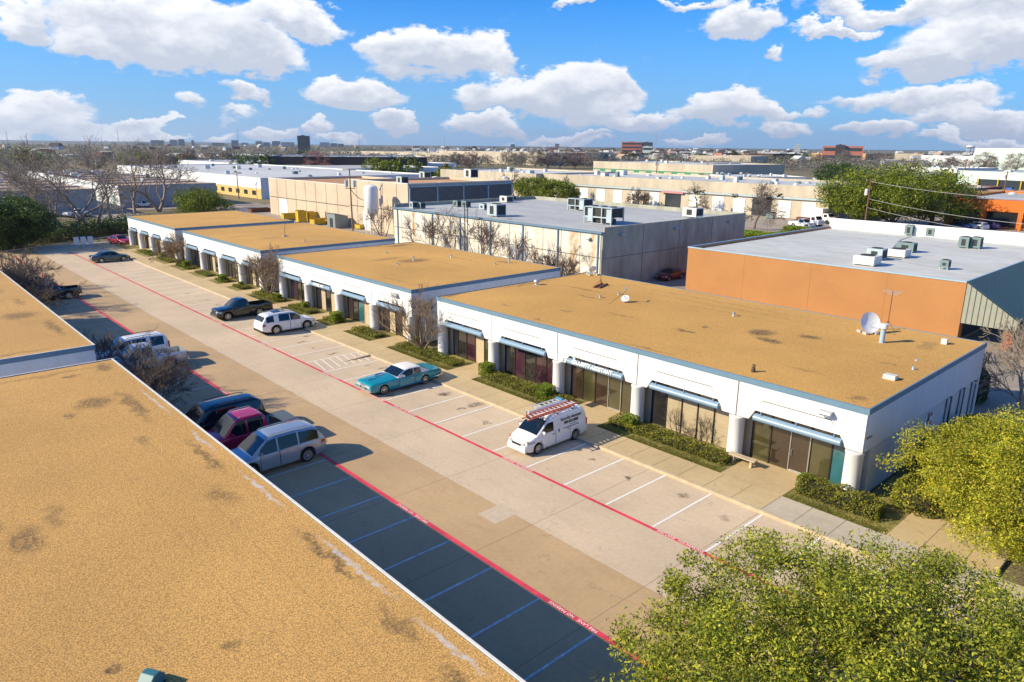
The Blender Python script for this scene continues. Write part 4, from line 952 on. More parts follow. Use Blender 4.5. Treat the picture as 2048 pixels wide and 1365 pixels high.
car(sedan(4.6, 1.78, 1.44, p=P_pink), 'cherry red sedan at the far end of the lot beside the last office building', (31.6, 129.0, 0), R(-75))
car(suv(4.9, 1.9, 1.7, (.95, 3.8), P_white), 'white car mostly behind the first column of the farthest office building', (35.6, 129.6, 0), R(-75), 'suv')
car(sedan(4.5, 1.75, 1.36, (.85, 3.5), P_dred, side=[(1.55, 3.3)], doors=[(1.45, 2.9)]), 'dark red coupe in the shaded alley beside the grey concrete warehouse', (74.7, 51.9, 0), math.pi)
# ---- the van's roof load
def ladder(label, p, ang, ln, wd, nr, rail_m, rung_m, layers=1):
    root = empty('ladder', p, ang, label, 'ladder')
    for l_ in range(layers):
        for sg in (1, -1):
            m = MB(); m.box(-ln/2+l_*.25, ln/2-.25*(layers-1-l_), sg*wd/2-.018, sg*wd/2+.018, l_*.09-.03, l_*.09+.035); m.build('side_rail', rail_m, root)
        for k in range(nr):
            x = -ln/2+.18+l_*.25+(ln-.36-.25*(layers-1))*k/(nr-1); m = MB(); m.box(x-.022, x+.022, -wd/2+.019, wd/2-.019, l_*.09-.014, l_*.09+.02); m.build('rung', rung_m, root)
    return root
m_fib = M('orange_fibreglass', (.62, .10, .03), rough=.5, var=.08); m_lad = M('ladder_aluminium', (.72, .73, .74), rough=.35, metal=.5, var=.06); m_bluep = M('blue_plastic', (.05, .22, .4), rough=.5, var=.05)
vx, vy = 26.60, 25.92
rk = empty('roof_rack', (vx, vy, 1.87), math.pi, 'white crossbar rack on the roof of the Security Assistant van', 'roof rack')
for x in (1.0, -.1, -1.3):
    m = MB(); m.box(x-.025, x+.025, -.68, .68, .07, .11); m.build('crossbar', m_lad, rk)
    for sg in (1, -1): m = MB(); m.box(x-.03, x+.03, sg*.62-.03, sg*.62+.03, -.12, .07); m.build('foot', m_black, rk)
ladder('orange extension ladder on the near side of the van roof', (vx-.25, vy-.46, 2.06), 0, 3.9, .42, 12, m_fib, m_lad, 2)
l2_ = ladder('short aluminium stepladder with a blue top, on the far side of the van roof', (vx+.35, vy+.46, 2.10), 0, 2.1, .38, 6, m_lad, m_lad, 1)
m = MB(); m.box(.98, 1.12, -.24, .24, -.05, .09); m.build('top_cap', m_bluep, l2_, bevel=.01)
m = MB(); m.lathe([(.07, -1.5), (.075, -1.48), (.075, 1.48), (.07, 1.5)], (0, 0, 0), 'x', 12); o = m.build('conduit_tube', m_lad, smooth=True, loc=(vx+.05, vy+.08, 2.08)); tag(o, 'long pale conduit tube strapped between the two ladders on the van', 'tube')
# ================================================================== planting in front of the offices
L_hedge = leafmat('hedge_leaves', [(.07,.085,.012), (.17,.20,.02), (.30,.30,.03), (.24,.17,.05)])
L_box = leafmat('boxwood_leaves', [(.09,.15,.010), (.20,.28,.015), (.30,.36,.03)])
L_oak = leafmat('live_oak_leaves', [(.07,.095,.012), (.18,.22,.02), (.35,.37,.03), (.52,.48,.05)], trans=.3)
L_oak2 = leafmat('golden_oak_leaves', [(.11,.14,.012), (.30,.33,.02), (.48,.46,.035), (.60,.48,.05)], trans=.3)
L_dark = leafmat('evergreen_leaves', [(.015,.035,.014), (.05,.11,.03), (.16,.22,.03)])
L_olive = leafmat('olive_green_leaves', [(.06,.09,.012), (.16,.21,.02), (.32,.34,.03)])
L_mist = leafmat('mistletoe_leaves', [(.05,.055,.01), (.10,.10,.02)])
L_yel = leafmat('yellow_leaves', [(.25,.19,.02), (.35,.26,.03)])
m_twig = M('twig_wood', (.10, .075, .055), rough=.9, var=.3, scale=4)
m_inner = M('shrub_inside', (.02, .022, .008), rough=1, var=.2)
def hedge(name, x0, x1, y0, y1, h, dens, lm, label, leaf=.05, group=None, round_=.12, z0=.11, cat='hedge', lump=.0):
    root = empty(name, ((x0+x1)/2, (y0+y1)/2, z0), 0, label, cat, group)
    sx, sy = (x1-x0)/2, (y1-y0)/2
    m = MB(); i_ = .12+round_*.4; m.box(-sx+i_, sx-i_, -sy+i_, sy-i_, 0, h-i_); m.build('branches', m_inner, root)  # dark box core, the shade between the leaves put into its colour
    A = 4*sx*sy+2*h*(2*sx+2*sy); n = int(A*dens)
    p = rng.uniform(-1, 1, (n, 3)); r = rng.uniform(0, A, n); top = r < 4*sx*sy
    P = np.empty((n, 3)); P[:, 0] = p[:, 0]*sx; P[:, 1] = p[:, 1]*sy; P[:, 2] = rng.uniform(0, 1, n)*h
    P[top, 2] = h-np.abs(rng.normal(0, .05, top.sum()))
    s = ~top; lr = rng.uniform(0, 1, n) < sy/(sx+sy)
    q = s & lr; P[q, 0] = np.sign(p[q, 0])*(sx-np.abs(rng.normal(0, .05, q.sum())))
    q = s & ~lr; P[q, 1] = np.sign(p[q, 1])*(sy-np.abs(rng.normal(0, .05, q.sum())))
    # rounded shoulders and a wavy outline
    ex = np.maximum(0, np.abs(P[:, 0])-(sx-round_)); ey = np.maximum(0, np.abs(P[:, 1])-(sy-round_)); ez = np.maximum(0, P[:, 2]-(h-round_))
    d = np.sqrt(ex**2+ey**2+ez**2); k = np.where(d > round_, round_/np.maximum(d, 1e-6), 1)
    P[:, 0] -= np.sign(P[:, 0])*ex*(1-k); P[:, 1] -= np.sign(P[:, 1])*ey*(1-k); P[:, 2] -= ez*(1-k)
    if lump:
        f = 1+lump*np.sin(P[:, 1]*2.1+x0)*np.cos(P[:, 0]*1.7+y0)+lump*.6*np.sin(P[:, 1]*5.3+P[:, 0]*3)
        P[:, 2] *= f; P[:, 0] *= 1+(f-1)*.4
    P += rng.normal(0, .02, P.shape)
    v, f = leaves(P, leaf, .55); npmesh('foliage', v, f, lm, root)
    return root
BN = ['nearest', 'second', 'third', 'farthest']; ON = ['first', 'second', 'third', 'fourth', 'fifth', 'sixth']
cnt = {}
for (a, b) in BEDS[:-1]:
    bi = 0 if a < 44 else 1 if a < 74 else 2 if a < 102 else 3; cnt[bi] = cnt.get(bi, 0)+1
    far = a > 47; d = 420 if a < 40 else 240 if a < 80 else 120
    hh = .75 if a < 10 else .42 if a < 36 else .3
    x0, x1 = (30.95, 32.1) if a < 10 else (30.95, 32.15)
    hedge('hedge', x0, x1, a+.35 if a > 10 else 9.9, b-.25, hh, d, L_hedge, f'low leafy hedge before the {BN[bi]} stucco office building, {ON[cnt[bi]-1]} bed counted from the near end', leaf=.05 if a < 40 else .07, lump=.16 if a < 40 else .12, group='low hedges in the beds along the shop fronts')
SH = [(971,757,.95,'beside the plum windows, left of the lettered awning'),(1090,806,1.0,'right behind the ladders of the white van'),(1262,866,.85,'at the column just right of the lettered awning door'),(1618,985,.7,'brightest tuft in the hedge near the corner column'),
      (829,693,.7,'under the big bare myrtle beside the nearest office building'),(668,648,1.0,'in front of the white SUV with the sunroof'),(606,621,.75,'behind the black single cab pickup at the column'),(553,604,.7,'beside the myrtle trunk, nearer of two'),(525,592,.7,'beside the myrtle trunk, farther of two'),(479,574,.55,'small one at the near end column of the third office building'),
      (441,566,.9,'second from the near end of the third office building'),(368,537,.95,'largest one before the gap between third and farthest buildings'),(354,530,.75,'just behind the largest one near the farthest office building'),(322,518,.8,'at the second column of the farthest office building'),(295,511,.7,'at the first column of the farthest office building')]
for (px, py, s, lb) in SH:
    q = at(px, py, .11); w = s*.5
    hedge('boxwood_shrub', q.x+.05, q.x+.05+2*w, q.y, q.y+2*w, s*.95, 600 if q.y < 60 else 300, L_box, ('bright green clipped shrub, '+lb), leaf=.045 if q.y < 60 else .07, group='clipped box shrubs along the shop fronts', cat='shrub', round_=.2)
# turf along the walk: stuff
nT = 26000; yy = rng.uniform(9.3, 75, nT); xx = 30.24+np.abs(rng.normal(0, .35, nT)); ok = np.zeros(nT, bool)
for a, b in BEDS: ok |= (yy > a+.03) & (yy < b-.03)
ok &= xx < 31.3
P = np.stack([xx[ok], yy[ok], np.full(ok.sum(), .13)], 1)
v, f = leaves(P, .05, .3, up=0); o = npmesh('turf', v, f, leafmat('turf_blades', [(.10,.13,.01), (.17,.19,.015), (.22,.16,.05)])); o['kind'] = 'stuff'
# leafless bushes in the beds
def bush(px, py, h, seed, label, **k):
    q = at(px, py, .11); return bare_tree('bare_shrub', (q.x, q.y, .1), h, seed, label, cat='shrub', mat=m_twig, stems=6, levels=3, spread=.5, r=.022, minr=.006, trunk=.35, fan=.4, **k)
bush(1062, 775, 1.9, 5, 'leafless shrub in the hedge before the windows with a plum reflection')
bush(1353, 874, 1.9, 6, 'leafless shrub in front of the beige blinds, left of two'); bush(1399, 888, 1.9, 8, 'leafless shrub in front of the beige blinds, right of two')
# crape myrtles between the buildings
m_myr = M('myrtle_bark', (.27, .19, .12), rough=.85, var=.25, scale=5)
bare_tree('crape_myrtle', (32.0, 45.3, .1), 5.9, 11, 'large leafless myrtle with many tan stems in the gap before the nearest office building', mat=m_myr, stems=11, levels=5, spread=.5, kids=(2, 4), r=.075, minr=.011, trunk=.36, fan=.62, shrink=.7, wig=.12)
bare_tree('crape_myrtle', (31.9, 73.6, .1), 5.8, 12, 'leafless myrtle with many tan stems between the second and third office buildings', mat=m_myr, stems=10, levels=5, spread=.5, kids=(2, 4), r=.07, minr=.014, trunk=.36, fan=.62, shrink=.7, wig=.12)
bare_tree('crape_myrtle', (31.6, 101.0, .1), 4.6, 13, 'smaller leafless myrtle at the gap before the farthest office building', mat=m_myr, stems=9, levels=4, spread=.5, kids=(3, 4), r=.05, minr=.018, trunk=.36, fan=.6, shrink=.7)
# tangled trees along the left buildings
m_dk = M('dark_twig_bark', (.13, .10, .08), rough=.9, var=.3, scale=4)
for i, (x, y, h, s, lb) in enumerate([(11.0, 44.0, 5.2, 21, 'bare tangled tree at the gap between the two left roofs, nearest of its row'), (10.8, 47.4, 4.9, 22, 'bare tangled tree in front of the white SUV, second of its row'), (10.3, 53.0, 4.4, 23, 'bare tangled tree beyond the white SUV, third of its row'),
        (10.9, 80.8, 5.2, 24, 'bare tangled tree nearest the dark pickup'), (10.5, 86.0, 4.6, 25, 'bare tangled tree over the cab of the dark pickup'), (11.3, 92.0, 5.4, 26, 'bare tangled tree beyond the dark pickup, farthest of its row')]):
    bare_tree('bare_tree', (x, y, 0), h, s, lb, mat=m_dk, stems=9, levels=5, spread=.5, kids=(3, 4) if i < 1 else (2, 4), r=.06, minr=.008 if i < 3 else .014, trunk=.36, fan=.95, shrink=.72, wig=.16, group='leafless trees along the left buildings')
# foreground live oaks
leaf_tree('live_oak', (15.7, 3.2, 0), 5.8, 6.5, 31, 'big olive green live oak filling the lower right corner of the photo', L_oak, leaf=.055, nclump=1100, per=230, crad=.6, trunk_r=.26, base=.2, shell=.05, limbs=9, offs=(0, .6))
leaf_tree('live_oak', (34.0, 3.0, 0), 5.0, 6.6, 32, 'yellow green live oak at the right edge beside the nearest office building', L_oak2, leaf=.055, nclump=900, per=220, crad=.6, trunk_r=.24, base=.22, shell=.25, limbs=9, offs=(0, .4))
# bushes along the shaded end wall
hedge('clipped_bush', 33.0, 35.6, 8.2, 10.2, 1.35, 340, L_hedge, 'wide rounded grey green bush beside the corner column of the nearest office building', leaf=.06, round_=.6, lump=.1, cat='bush')
hedge('dark_bush', 38.6, 41.3, 9.0, 11.0, 1.5, 300, L_dark, 'dark bush against the shaded end wall, under its small red and white sign', leaf=.06, round_=.6, lump=.12, cat='bush')
hedge('dark_bush', 42.8, 46.2, 9.3, 10.9, 1.1, 260, L_dark, 'low dark bush under the tall narrow windows of the end wall', leaf=.06, round_=.5, lump=.12, cat='bush')
hedge('dark_bush', 51.2, 54.0, 11.5, 14.2, 2.3, 260, L_dark, 'tall round dark bush by the rear corner of the nearest office building', leaf=.07, round_=1.0, lump=.1, cat='bush')
bare_tree('bare_tree', (51.5, 9.0, 0), 6.3, 35, 'leafless grey tree at the right edge behind the yellow green oak', mat=M('bark_pale', (.30, .24, .18), rough=.9, var=.25, scale=5), stems=3, levels=6, spread=.6, kids=(2, 4), r=.13, minr=.012, trunk=.3, fan=.5)
# bench, doormat, signs, wall lights
b = empty('bench', (32.0, 17.0, .13), R(90), 'pale concrete bench on the near entry walk by the glass doors', 'bench')
MB().box(-.75, .75, -.19, .19, .36, .43).build('seat', m_kerb, b, bevel=.015)
for s in (-.5, .5): MB().prism([(-.15, 0), (.15, 0), (.09, .1), (.10, .36), (-.10, .36), (-.09, .1)], 'x', s-.06, s+.06).build('leg', m_kerb, b)
o = MB().box(-.45, .45, -.3, .3, 0, .015).build('doormat', M('mat_dark', (.04, .04, .04), rough=1, var=.2), loc=(32.8, 28.0, .132)); tag(o, 'dark doormat outside the door under the lettered awning', 'doormat')
sg = empty('wall_sign', (41.2, 11.30, 2.0), 0, 'small red and white notice on the shaded end wall of the nearest office building', 'sign')
MB().box(-.16, .16, -.03, 0, -.35, .35).build('panel', M('notice_white', (.8, .8, .8), rough=.5, var=.02), sg)
MB().box(-.15, .15, -.036, -.031, .12, .33).build('red_band', m_red, sg); MB().box(-.15, .15, -.036, -.031, -.33, -.15).build('red_band', m_red, sg)
def wall_light(p, rz, label, name='wall_light'):
    r_ = empty(name, p, rz, label, 'wall light')
    MB().box(-.03, .04, -.22, .22, -.12, .14).build('bracket', m_alum, r_, bevel=.01); MB().prism([(-.03, .14), (-.34, .10), (-.38, .0), (-.30, -.07), (-.03, -.10)], 'y', -.30, .30).build('housing', m_alum, r_, bevel=.02)
    MB().box(-.30, -.08, -.24, .24, -.115, -.09).build('lens', m_lamp, r_); return r_
wall_light((32.38, 13.2, 4.0), 0, 'grey floodlight high on the fascia near the corner of the nearest office building')
wall_light((32.38, 49.5, 3.95), 0, 'floodlight high on the fascia of the second office building near its bare myrtle')
for (y, z, lb) in ((30.0, 2.75, 'white security camera at the left end of the lettered awning'), (29.0, 3.1, 'beige security camera above the lettered awning, left of centre')):
    c = empty('security_camera', (32.3, y, z), 0, lb, 'camera'); MB().tube((.1, 0, .1), (-.25, 0, .12), .025).build('arm', m_alum, c); MB().tube((-.25, 0, .12), (-.28, 0, -.05), .07, .09, 10).build('housing', m_edge, c)
# mailbox cluster on its island
mb = empty('mailbox_cluster', (26.2, 128.0, 0), R(-10), 'three grey mailbox cabinets on posts at the far end of the lot', 'mailboxes')
for k in range(3):
    x = -.9+k*.95; MB().box(x-.36, x+.36, -.3, .3, .5, 1.65).build('cabinet', M('mailbox_grey', (.62, .63, .64), rough=.5, var=.05), mb, bevel=.02); MB().box(x-.08, x+.08, -.08, .08, 0, .55).build('post', m_alum, mb)
# debris and puddled leaves on the lane
# ================================================================== roof fittings
m_galv = M('galvanised', (.50, .52, .53), rough=.45, metal=.5, var=.12, scale=3); m_rust = M('rusty_brown', (.16, .06, .035), rough=.8, var=.3, scale=5)
m_unit = M('unit_beige', (.62, .62, .58), rough=.6, var=.06); m_unitg = M('unit_grey_green', (.15, .22, .22), rough=.6, var=.1); m_unitb = M('unit_blue_grey', (.38, .46, .50), rough=.6, var=.1); m_coil = M('coil_dark', (.03, .035, .035), rough=.8, var=.2)
m_pipe = M('pipe_blue_grey', (.33, .45, .53), rough=.5, var=.08); m_blk = M('cinder_block', (.42, .40, .36), rough=.95, var=.15)
ZR = 4.60
def vent(px, py, h, label, r=.07, z=ZR, m_=None, cap=True):
    q = at(px, py, z); v_ = empty('vent_pipe', q, 0, label, 'vent'); MB().lathe([(r*2.2, 0), (r*1.1, .05), (r, .06), (r, h)], n=12).build('pipe', m_ or m_galv, v_, smooth=True)
    if cap: MB().lathe([(r*1.6, h), (r*1.8, h+.05), (r*.6, h+.1)], n=12).build('cap', m_ or m_galv, v_, smooth=True)
    return v_
v_ = vent(1763, 687, .95, 'tall blue grey flue with a pale cap beside the large white dish', r=.15, m_=m_pipe, cap=False)
MB().lathe([(.24, .95), (.24, 1.22), (.1, 1.24)], n=14).build('cap', m_edge, v_, smooth=True)
vent(1826, 741, .2, 'small blue vent stub near the right edge of the nearest gravel roof', m_=m_pipe, cap=False)
vent(1467, 634, .25, 'small vent with a dark ring of tar, middle rear of the nearest gravel roof'); vent(1200, 597, .18, 'small vent left of the dish on its mast'); vent(1237, 591, .18, 'small vent just left of the dish on its mast')
vent(827, 523, .45, 'tallest vent pipe in the middle of the second gravel roof'); vent(795, 531, .15, 'small vent left of the tall vent on the second gravel roof'); vent(773, 508, .12, 'small vent at the left rear of the second gravel roof'); vent(902, 517, .3, 'vent with a loop of cable on the second gravel roof'); vent(990, 531, .15, 'small vent near the right rear of the second gravel roof'); vent(1018, 527, .4, 'blue grey vent at the rear edge of the second gravel roof', m_=m_pipe)
vent(608, 484, .2, 'small vent in the middle of the third gravel roof')
tv_ = empty('turbine_vent', at(1073, 571, ZR), 0, 'round hooded turbine vent at the far left corner of the nearest gravel roof', 'vent')
MB().lathe([(.34, 0), (.3, .04), (.14, .07), (.14, .26)], n=16).build('collar', m_galv, tv_, smooth=True); MB().lathe([(.2, .26), (.26, .34), (.2, .46), (.05, .5)], n=16).build('hood', m_galv, tv_, smooth=True)
def boxvent(px, py, sx, sy, h, label):
    q = at(px, py, ZR); c = empty('box_vent', q, 0, label, 'vent'); MB().box(-sx, sx, -sy, sy, .05, h).build('housing', m_unit, c, bevel=.015); MB().box(-sx*.8, sx*.8, -sy*.8, sy*.8, 0, .05).build('base', m_galv, c)
boxvent(1780, 760, .22, .3, .28, 'pale low box vent near the right edge of the nearest gravel roof'); boxvent(1888, 690, .13, .16, .38, 'small upright box vent at the far right corner of the nearest gravel roof')
c = empty('block_debris', at(1834, 722, ZR), 0, 'broken white scrap lying near the right edge of the nearest gravel roof', 'debris'); MB().add([(-.3,-.1,0),(.1,-.15,0),(.28,.1,0),(-.1,.14,0),(-.2,0,.1),(.1,0,.12)], [(0,1,4),(1,5,4),(1,2,5),(2,3,5),(3,0,4),(3,4,5)]).build('scrap', m_edge, c)
# owl decoy: one small figure
ow = empty('owl_decoy', at(1506, 746, ZR), R(200), 'small dark owl decoy standing near the front edge of the nearest gravel roof', 'owl decoy')
m_owl = M('owl_brown', (.09, .06, .045), rough=.8, var=.4, scale=14)
MB().lathe([(.04, 0), (.10, .03), (.12, .14), (.10, .26), (.075, .31), (.095, .36), (.09, .42), (.04, .46)], n=14).build('body', m_owl, ow, smooth=True)
for s in (-1, 1): MB().tube((.0, s*.05, .44), (.0, s*.065, .50), .02, .004).build('ear_tuft', m_owl, ow); MB().lathe([(.025, 0), (.02, .01)], (.085, s*.035, .39), 'x', 8).build('eye', M('owl_eye', (.6, .4, .02), rough=.3, var=0), ow)
def dish(px, py, rad, label, rz, tilt, mast=.5, blocks=True, white=True):
    q = at(px, py, ZR); d = empty('satellite_dish', q, rz, label, 'satellite dish')
    prof = [(rad*t, (t*t)*rad*.22) for t in np.linspace(.02, 1, 8)]; prof += [(r_*.995, h-.015) for r_, h in prof[::-1]]
    m = MB(); m.lathe(prof, n=24); o = m.build('reflector', M('dish_white', (.72, .74, .76), rough=.5, var=.04), d, smooth=True); o.location = (.0, 0, mast+rad*.55); o.rotation_euler = (0, tilt, 0)
    MB().tube((0, 0, 0), (-.06, 0, mast+rad*.4), .03).build('mast', m_galv, d)
    dv = Vector((math.sin(tilt), 0, math.cos(tilt))); f_ = Vector((0, 0, mast+rad*.55))+dv*rad*.9
    MB().tube((0, 0, mast+.05), f_, .015).build('feed_arm', m_galv, d); MB().tube(f_-dv*.08, f_+dv*.05, .04).build('receiver', m_edge, d)
    if blocks:
        for k, (x, y) in enumerate(((-.3, -.35), (-.3, .35), (.3, -.35), (.3, .35))): MB().cbox((x, y, .1), (.4, .2, .19)).build('ballast_block', m_blk, d, bevel=.01)
        MB().box(-.4, .4, -.5, .5, 0, .02).build('base_frame', m_galv, d)
    return d
dish(1735, 668, .68, 'large round white dish on cinder blocks near the right rear of the nearest gravel roof', R(235), R(68), .35)
dish(1185, 551, .36, 'small dish on concrete blocks by the far rear corner of the nearest gravel roof', R(60), R(55), .35)
dm = dish(1250, 606, .32, 'small dish on a stayed mast in the left half of the nearest gravel roof', R(200), R(40), .12, blocks=False)
MB().tube((0, 0, 0), (.05, .1, 1.3), .022).build('tall_mast', m_galv, dm); MB().tube((.05, .1, .95), (1.2, -.9, 0), .015).build('stay', m_rust, dm); MB().box(-.35, .35, -.05, .05, 1.1, 1.13).build('crossbar', m_galv, dm)
def antenna(px, py, h, label, boom=1.6, tri=.5, elems=9):
    q = at(px, py, ZR); a = empty('tv_antenna', q, R(20), label, 'antenna')
    MB().tube((0, 0, 0), (0, 0, h), .025).build('mast', m_rust, a)
    for k in range(3):
        t = 2*math.pi*k/3; MB().tube((0, 0, tri*1.3), (tri*math.cos(t), tri*math.sin(t), 0), .018, n=5).build('leg', m_rust, a)
    if boom:
        MB().tube((-boom/2, 0, h), (boom/2, 0, h), .018, n=5).build('boom', m_rust, a)
        for k in range(elems): x = -boom/2+boom*k/(elems-1); l_ = .25+.45*k/elems; MB().tube((x, -l_, h), (x, l_, h), .008, n=4).build('element', m_galv, a)
    return a
antenna(1774, 661, 2.5, 'rusty television antenna on a tripod behind the large white dish')
a_ = antenna(1201, 574, 3.1, 'bare rusty mast on a tripod and timber base, rear left of nearest roof', boom=0)
MB().box(-1.0, 1.0, -.3, -.12, 0, .16).build('timber_base', m_rust, a_); MB().box(-1.0, 1.0, .12, .3, 0, .16).build('timber_base', m_rust, a_)
wm = empty('whip_mast', at(570, 474, ZR), 0, 'thin bent mast on the third gravel roof', 'mast'); MB().tube((0, 0, 0), (.05, 0, 1.2), .03).tube((.05, 0, 1.2), (.25, -.1, 2.0), .02).build('pole', m_rust, wm); MB().cbox((0, 0, .1), (.5, .3, .2)).build('base', m_blk, wm)
# cable lying on the roof and the teal cowl at the bottom edge
cv = [at(1790, 676, ZR+.015), at(1815, 672, ZR+.015), at(1828, 680, ZR+.015), at(1812, 686, ZR+.015), at(1790, 682, ZR+.015)]
m = MB(); m.path(cv, .02, 5); tag(m.build('loose_cable', m_coil), 'loop of loose cable beside the tall flue', 'cable')
cw = empty('roof_cowl', at(305, 1372, ZR), R(30), 'teal metal cowl at the very bottom edge on the near left roof', 'roof cowl')
MB().prism([(-.16, .0), (.16, .0), (.22, .22), (.08, .36), (-.08, .36), (-.22, .22)], 'y', -.18, .18).build('hood', M('teal_metal', (.04, .16, .19), rough=.4, var=.1), cw, bevel=.02)
MB().box(-.2, .2, -.22, .22, 0, .05).build('flange', m_coil, cw)

# ================================================================== the big blocks behind
def block(name, x0, x1, y0, y1, h, wall, roof, label, cat='warehouse', par=.5, parm=None, rz=0, lowx=None):
    root = empty(name, (x0, y0, 0), rz, label, cat); X, Y = x1-x0, y1-y0
    w = MB(); t = .25; H_ = h
    w.box(0, t, 0, Y, -.05, lowx or H_); w.box(X-t, X, 0, Y, -.05, H_); w.box(t, X-t, 0, t, -.05, H_-.003); w.box(t, X-t, Y-t, Y, -.05, H_-.003)
    w.build('wall', wall, root); r_ = MB(); r_.box(t, X-t, t, Y-t, h-par-.3, h-par); r_.build('roof', roof, root)
    return root
# grey concrete warehouse
m_conc = M('tilt_up_concrete', (.33, .33, .27), rough=.9, var=.15, scale=1.0, world=True, var2=.25, scale2=.35, stretch=(1, 1, .45)); m_lightc = M('washed_concrete', (.66, .62, .54), rough=.9, var=.10, scale=.8, world=True, var2=.15, scale2=.2)
overlay(m_lightc, (.42, .24, .06), [(62.9, 57.6, 2, .9, .9), (62.9, 54.6, 2, .5, .9), (62.9, 90.5, 2, .5, 1.0), (62.9, 64, 2, .4, .5)], nscale=.5, namp=.3, fine=1.5, amount=.8)
m_roofg = M('grey_membrane', (.43, .44, .43), rough=.8, var=.12, scale=.35, world=True, var2=.1, scale2=2.5, stretch=(1, .25, 1)); m_seam = M('seam_dark', (.10, .10, .10), rough=.8, var=.1)
A_ = block('warehouse', 62.9, 93.9, 53.2, 96.2, 7.1, m_conc, m_roofg, 'grey concrete warehouse with a grey membrane roof and a stained wall facing the lot', par=.55, lowx=6.58)
m = MB(); m.box(-.06, -.004, .28, 42.7, 0, 6.3); m.build('painted_wall', m_lightc, A_)
m = MB(); m.box(-.30, -.07, .0, 43, 6.38, 6.6); m.build('gutter', m_trim, A_)
for y in (.6, 7.0, 13.2, 19.5, 26, 32.5, 41.6): MB().box(-.20, -.065, y-.08, y+.08, 0, 6.25).build('downpipe', m_trim, A_)
m = MB(); m.box(-.075, -.061, .3, 42.6, 3.55, 3.63)
for y in np.arange(3.4, 42, 3.1): m.box(-.072, -.0615, y-.03, y+.03, 0, 6.25)
m.build('panel_joint', m_groove, A_)
m = MB(); m.box(0, 31, -.015, -.004, 3.5, 3.56)
for x in (7.5, 15, 22.5): m.box(x-.04, x+.04, -.014, -.0045, 0, 7.05)
m.build('panel_joint', m_conc if 0 else m_seam, A_)
m = MB(); m.box(-.1, -.065, 1.7, 3.0, 0, 2.3); m.build('door', M('white_door', (.8, .8, .78), rough=.6, var=.03), A_)
for k, (x, lb) in enumerate(((3.2, 'nearest the corner'), (14.0, 'in the middle'), (26.5, 'toward the right end'))):
    wl_ = wall_light((62.9+x, 53.15, 6.1), R(90), f'wall pack light {lb} of the shaded grey concrete wall', name='wall_pack_light')
wall_light((62.75, 55.2, 5.7), 0, 'wall pack light on the stained sunlit end of the grey warehouse', name='wall_pack_light')
def ac_unit(p, rz, sx, sy, h, label, body=None, legs=.25, fans=1, panels=True, name='rooftop_unit'):
    body = body or m_unitb; u_ = empty(name, p, rz, label, 'rooftop unit')
    if legs:
        for ex in (-1, 1):
            for ey in (-1, 1): MB().box(ex*sx*.9-.04, ex*sx*.9+.04, ey*sy*.85-.04, ey*sy*.85+.04, 0, legs).build('leg', m_galv, u_)
    MB().box(-sx, sx, -sy, sy, legs, h).build('housing', body, u_, bevel=.02)
    if panels:
        for s in (-1, 1): MB().box(-sx*.85, sx*.85, s*(sy+.004)-.004, s*(sy+.004)+.004, legs+.12, h-.15).build('coil_panel', m_coil, u_)
        MB().box(-sx-.009, -sx-.001, -sy*.4, sy*.4, legs+.2, h-.25).build('louvre', m_coil, u_)
    for k in range(fans):
        x = 0 if fans == 1 else -sx*.5+sx*k; MB().lathe([(min(sx/fans, sy)*.75, h), (min(sx/fans, sy)*.75, h+.06), (.02, h+.05)], (x, 0, 0), n=16).build('fan_cowl', m_coil, u_, smooth=True)
    return u_
ZA = 6.55
def condenser_bank(p, n, sx, sy, h, label):
    u_ = empty('condenser_bank', p, 0, label, 'rooftop unit'); wy = 2*sy/n
    for k in range(n):
        y0 = -sy+k*wy
        MB().box(-sx*.9, sx*.9, y0+.12, y0+wy-.12, h*.42, h-.1).build('coil', m_coil, u_)
        MB().box(-sx, sx, y0+.03, y0+wy-.03, h-.1, h).build('top_panel', m_unitb, u_, bevel=.02)
        MB().lathe([(.42, h), (.42, h+.1), (.05, h+.08)], (0, y0+wy/2, 0), n=16).build('fan_cowl', m_coil, u_, smooth=True)
        for ex in (-1, 1): MB().box(ex*sx-.06, ex*sx+.06, y0+.03, y0+.16, 0, h-.1).build('post', m_unitb, u_); MB().box(ex*sx-.04, ex*sx+.04, y0+.16, y0+wy-.03, h*.36, h*.44).build('beam', m_unitb, u_)
        if k % 2 == 0: MB().box(-sx-.05, -sx+.35, y0+.16, y0+wy*.55, h*.12, h*.9).build('control_cabinet', m_unitb, u_, bevel=.015)
    for ex in (-1, 1): MB().box(ex*sx-.06, ex*sx+.06, sy-.16, sy-.03, 0, h-.1).build('post', m_unitb, u_)
    MB().box(-sx*.7, sx*.2, -sy*.8, sy*.8, .12, h*.32).build('compressor', m_coil, u_)
    MB().path([(-sx, -sy*.6, .15), (-sx-.5, -sy*.6, .12), (-sx-.5, sy*.4, .12)], .06).build('pipe', m_galv, u_)
condenser_bank(at(1160, 421, ZA), 2, 1.0, 1.7, 1.8, 'blue grey condenser bank on legs near the middle of the grey membrane roof')
condenser_bank(at(1207, 447, ZA), 3, 1.2, 2.3, 2.1, 'largest blue grey condenser bank on the grey membrane roof')
ac_unit(at(1385, 437, ZA), 0, .9, 1.1, 1.5, 'pale cube unit at the right edge of the grey membrane roof', body=m_unit, legs=.3)
ac_unit(at(993, 433, ZA), 0, .9, 1.0, 1.7, 'white and blue cube unit on the left half of the grey membrane roof', body=m_unitb, legs=.15)
ac_unit(at(968, 420, ZA), 0, .5, .6, .9, 'small low unit behind the white and blue cube unit', legs=.1)
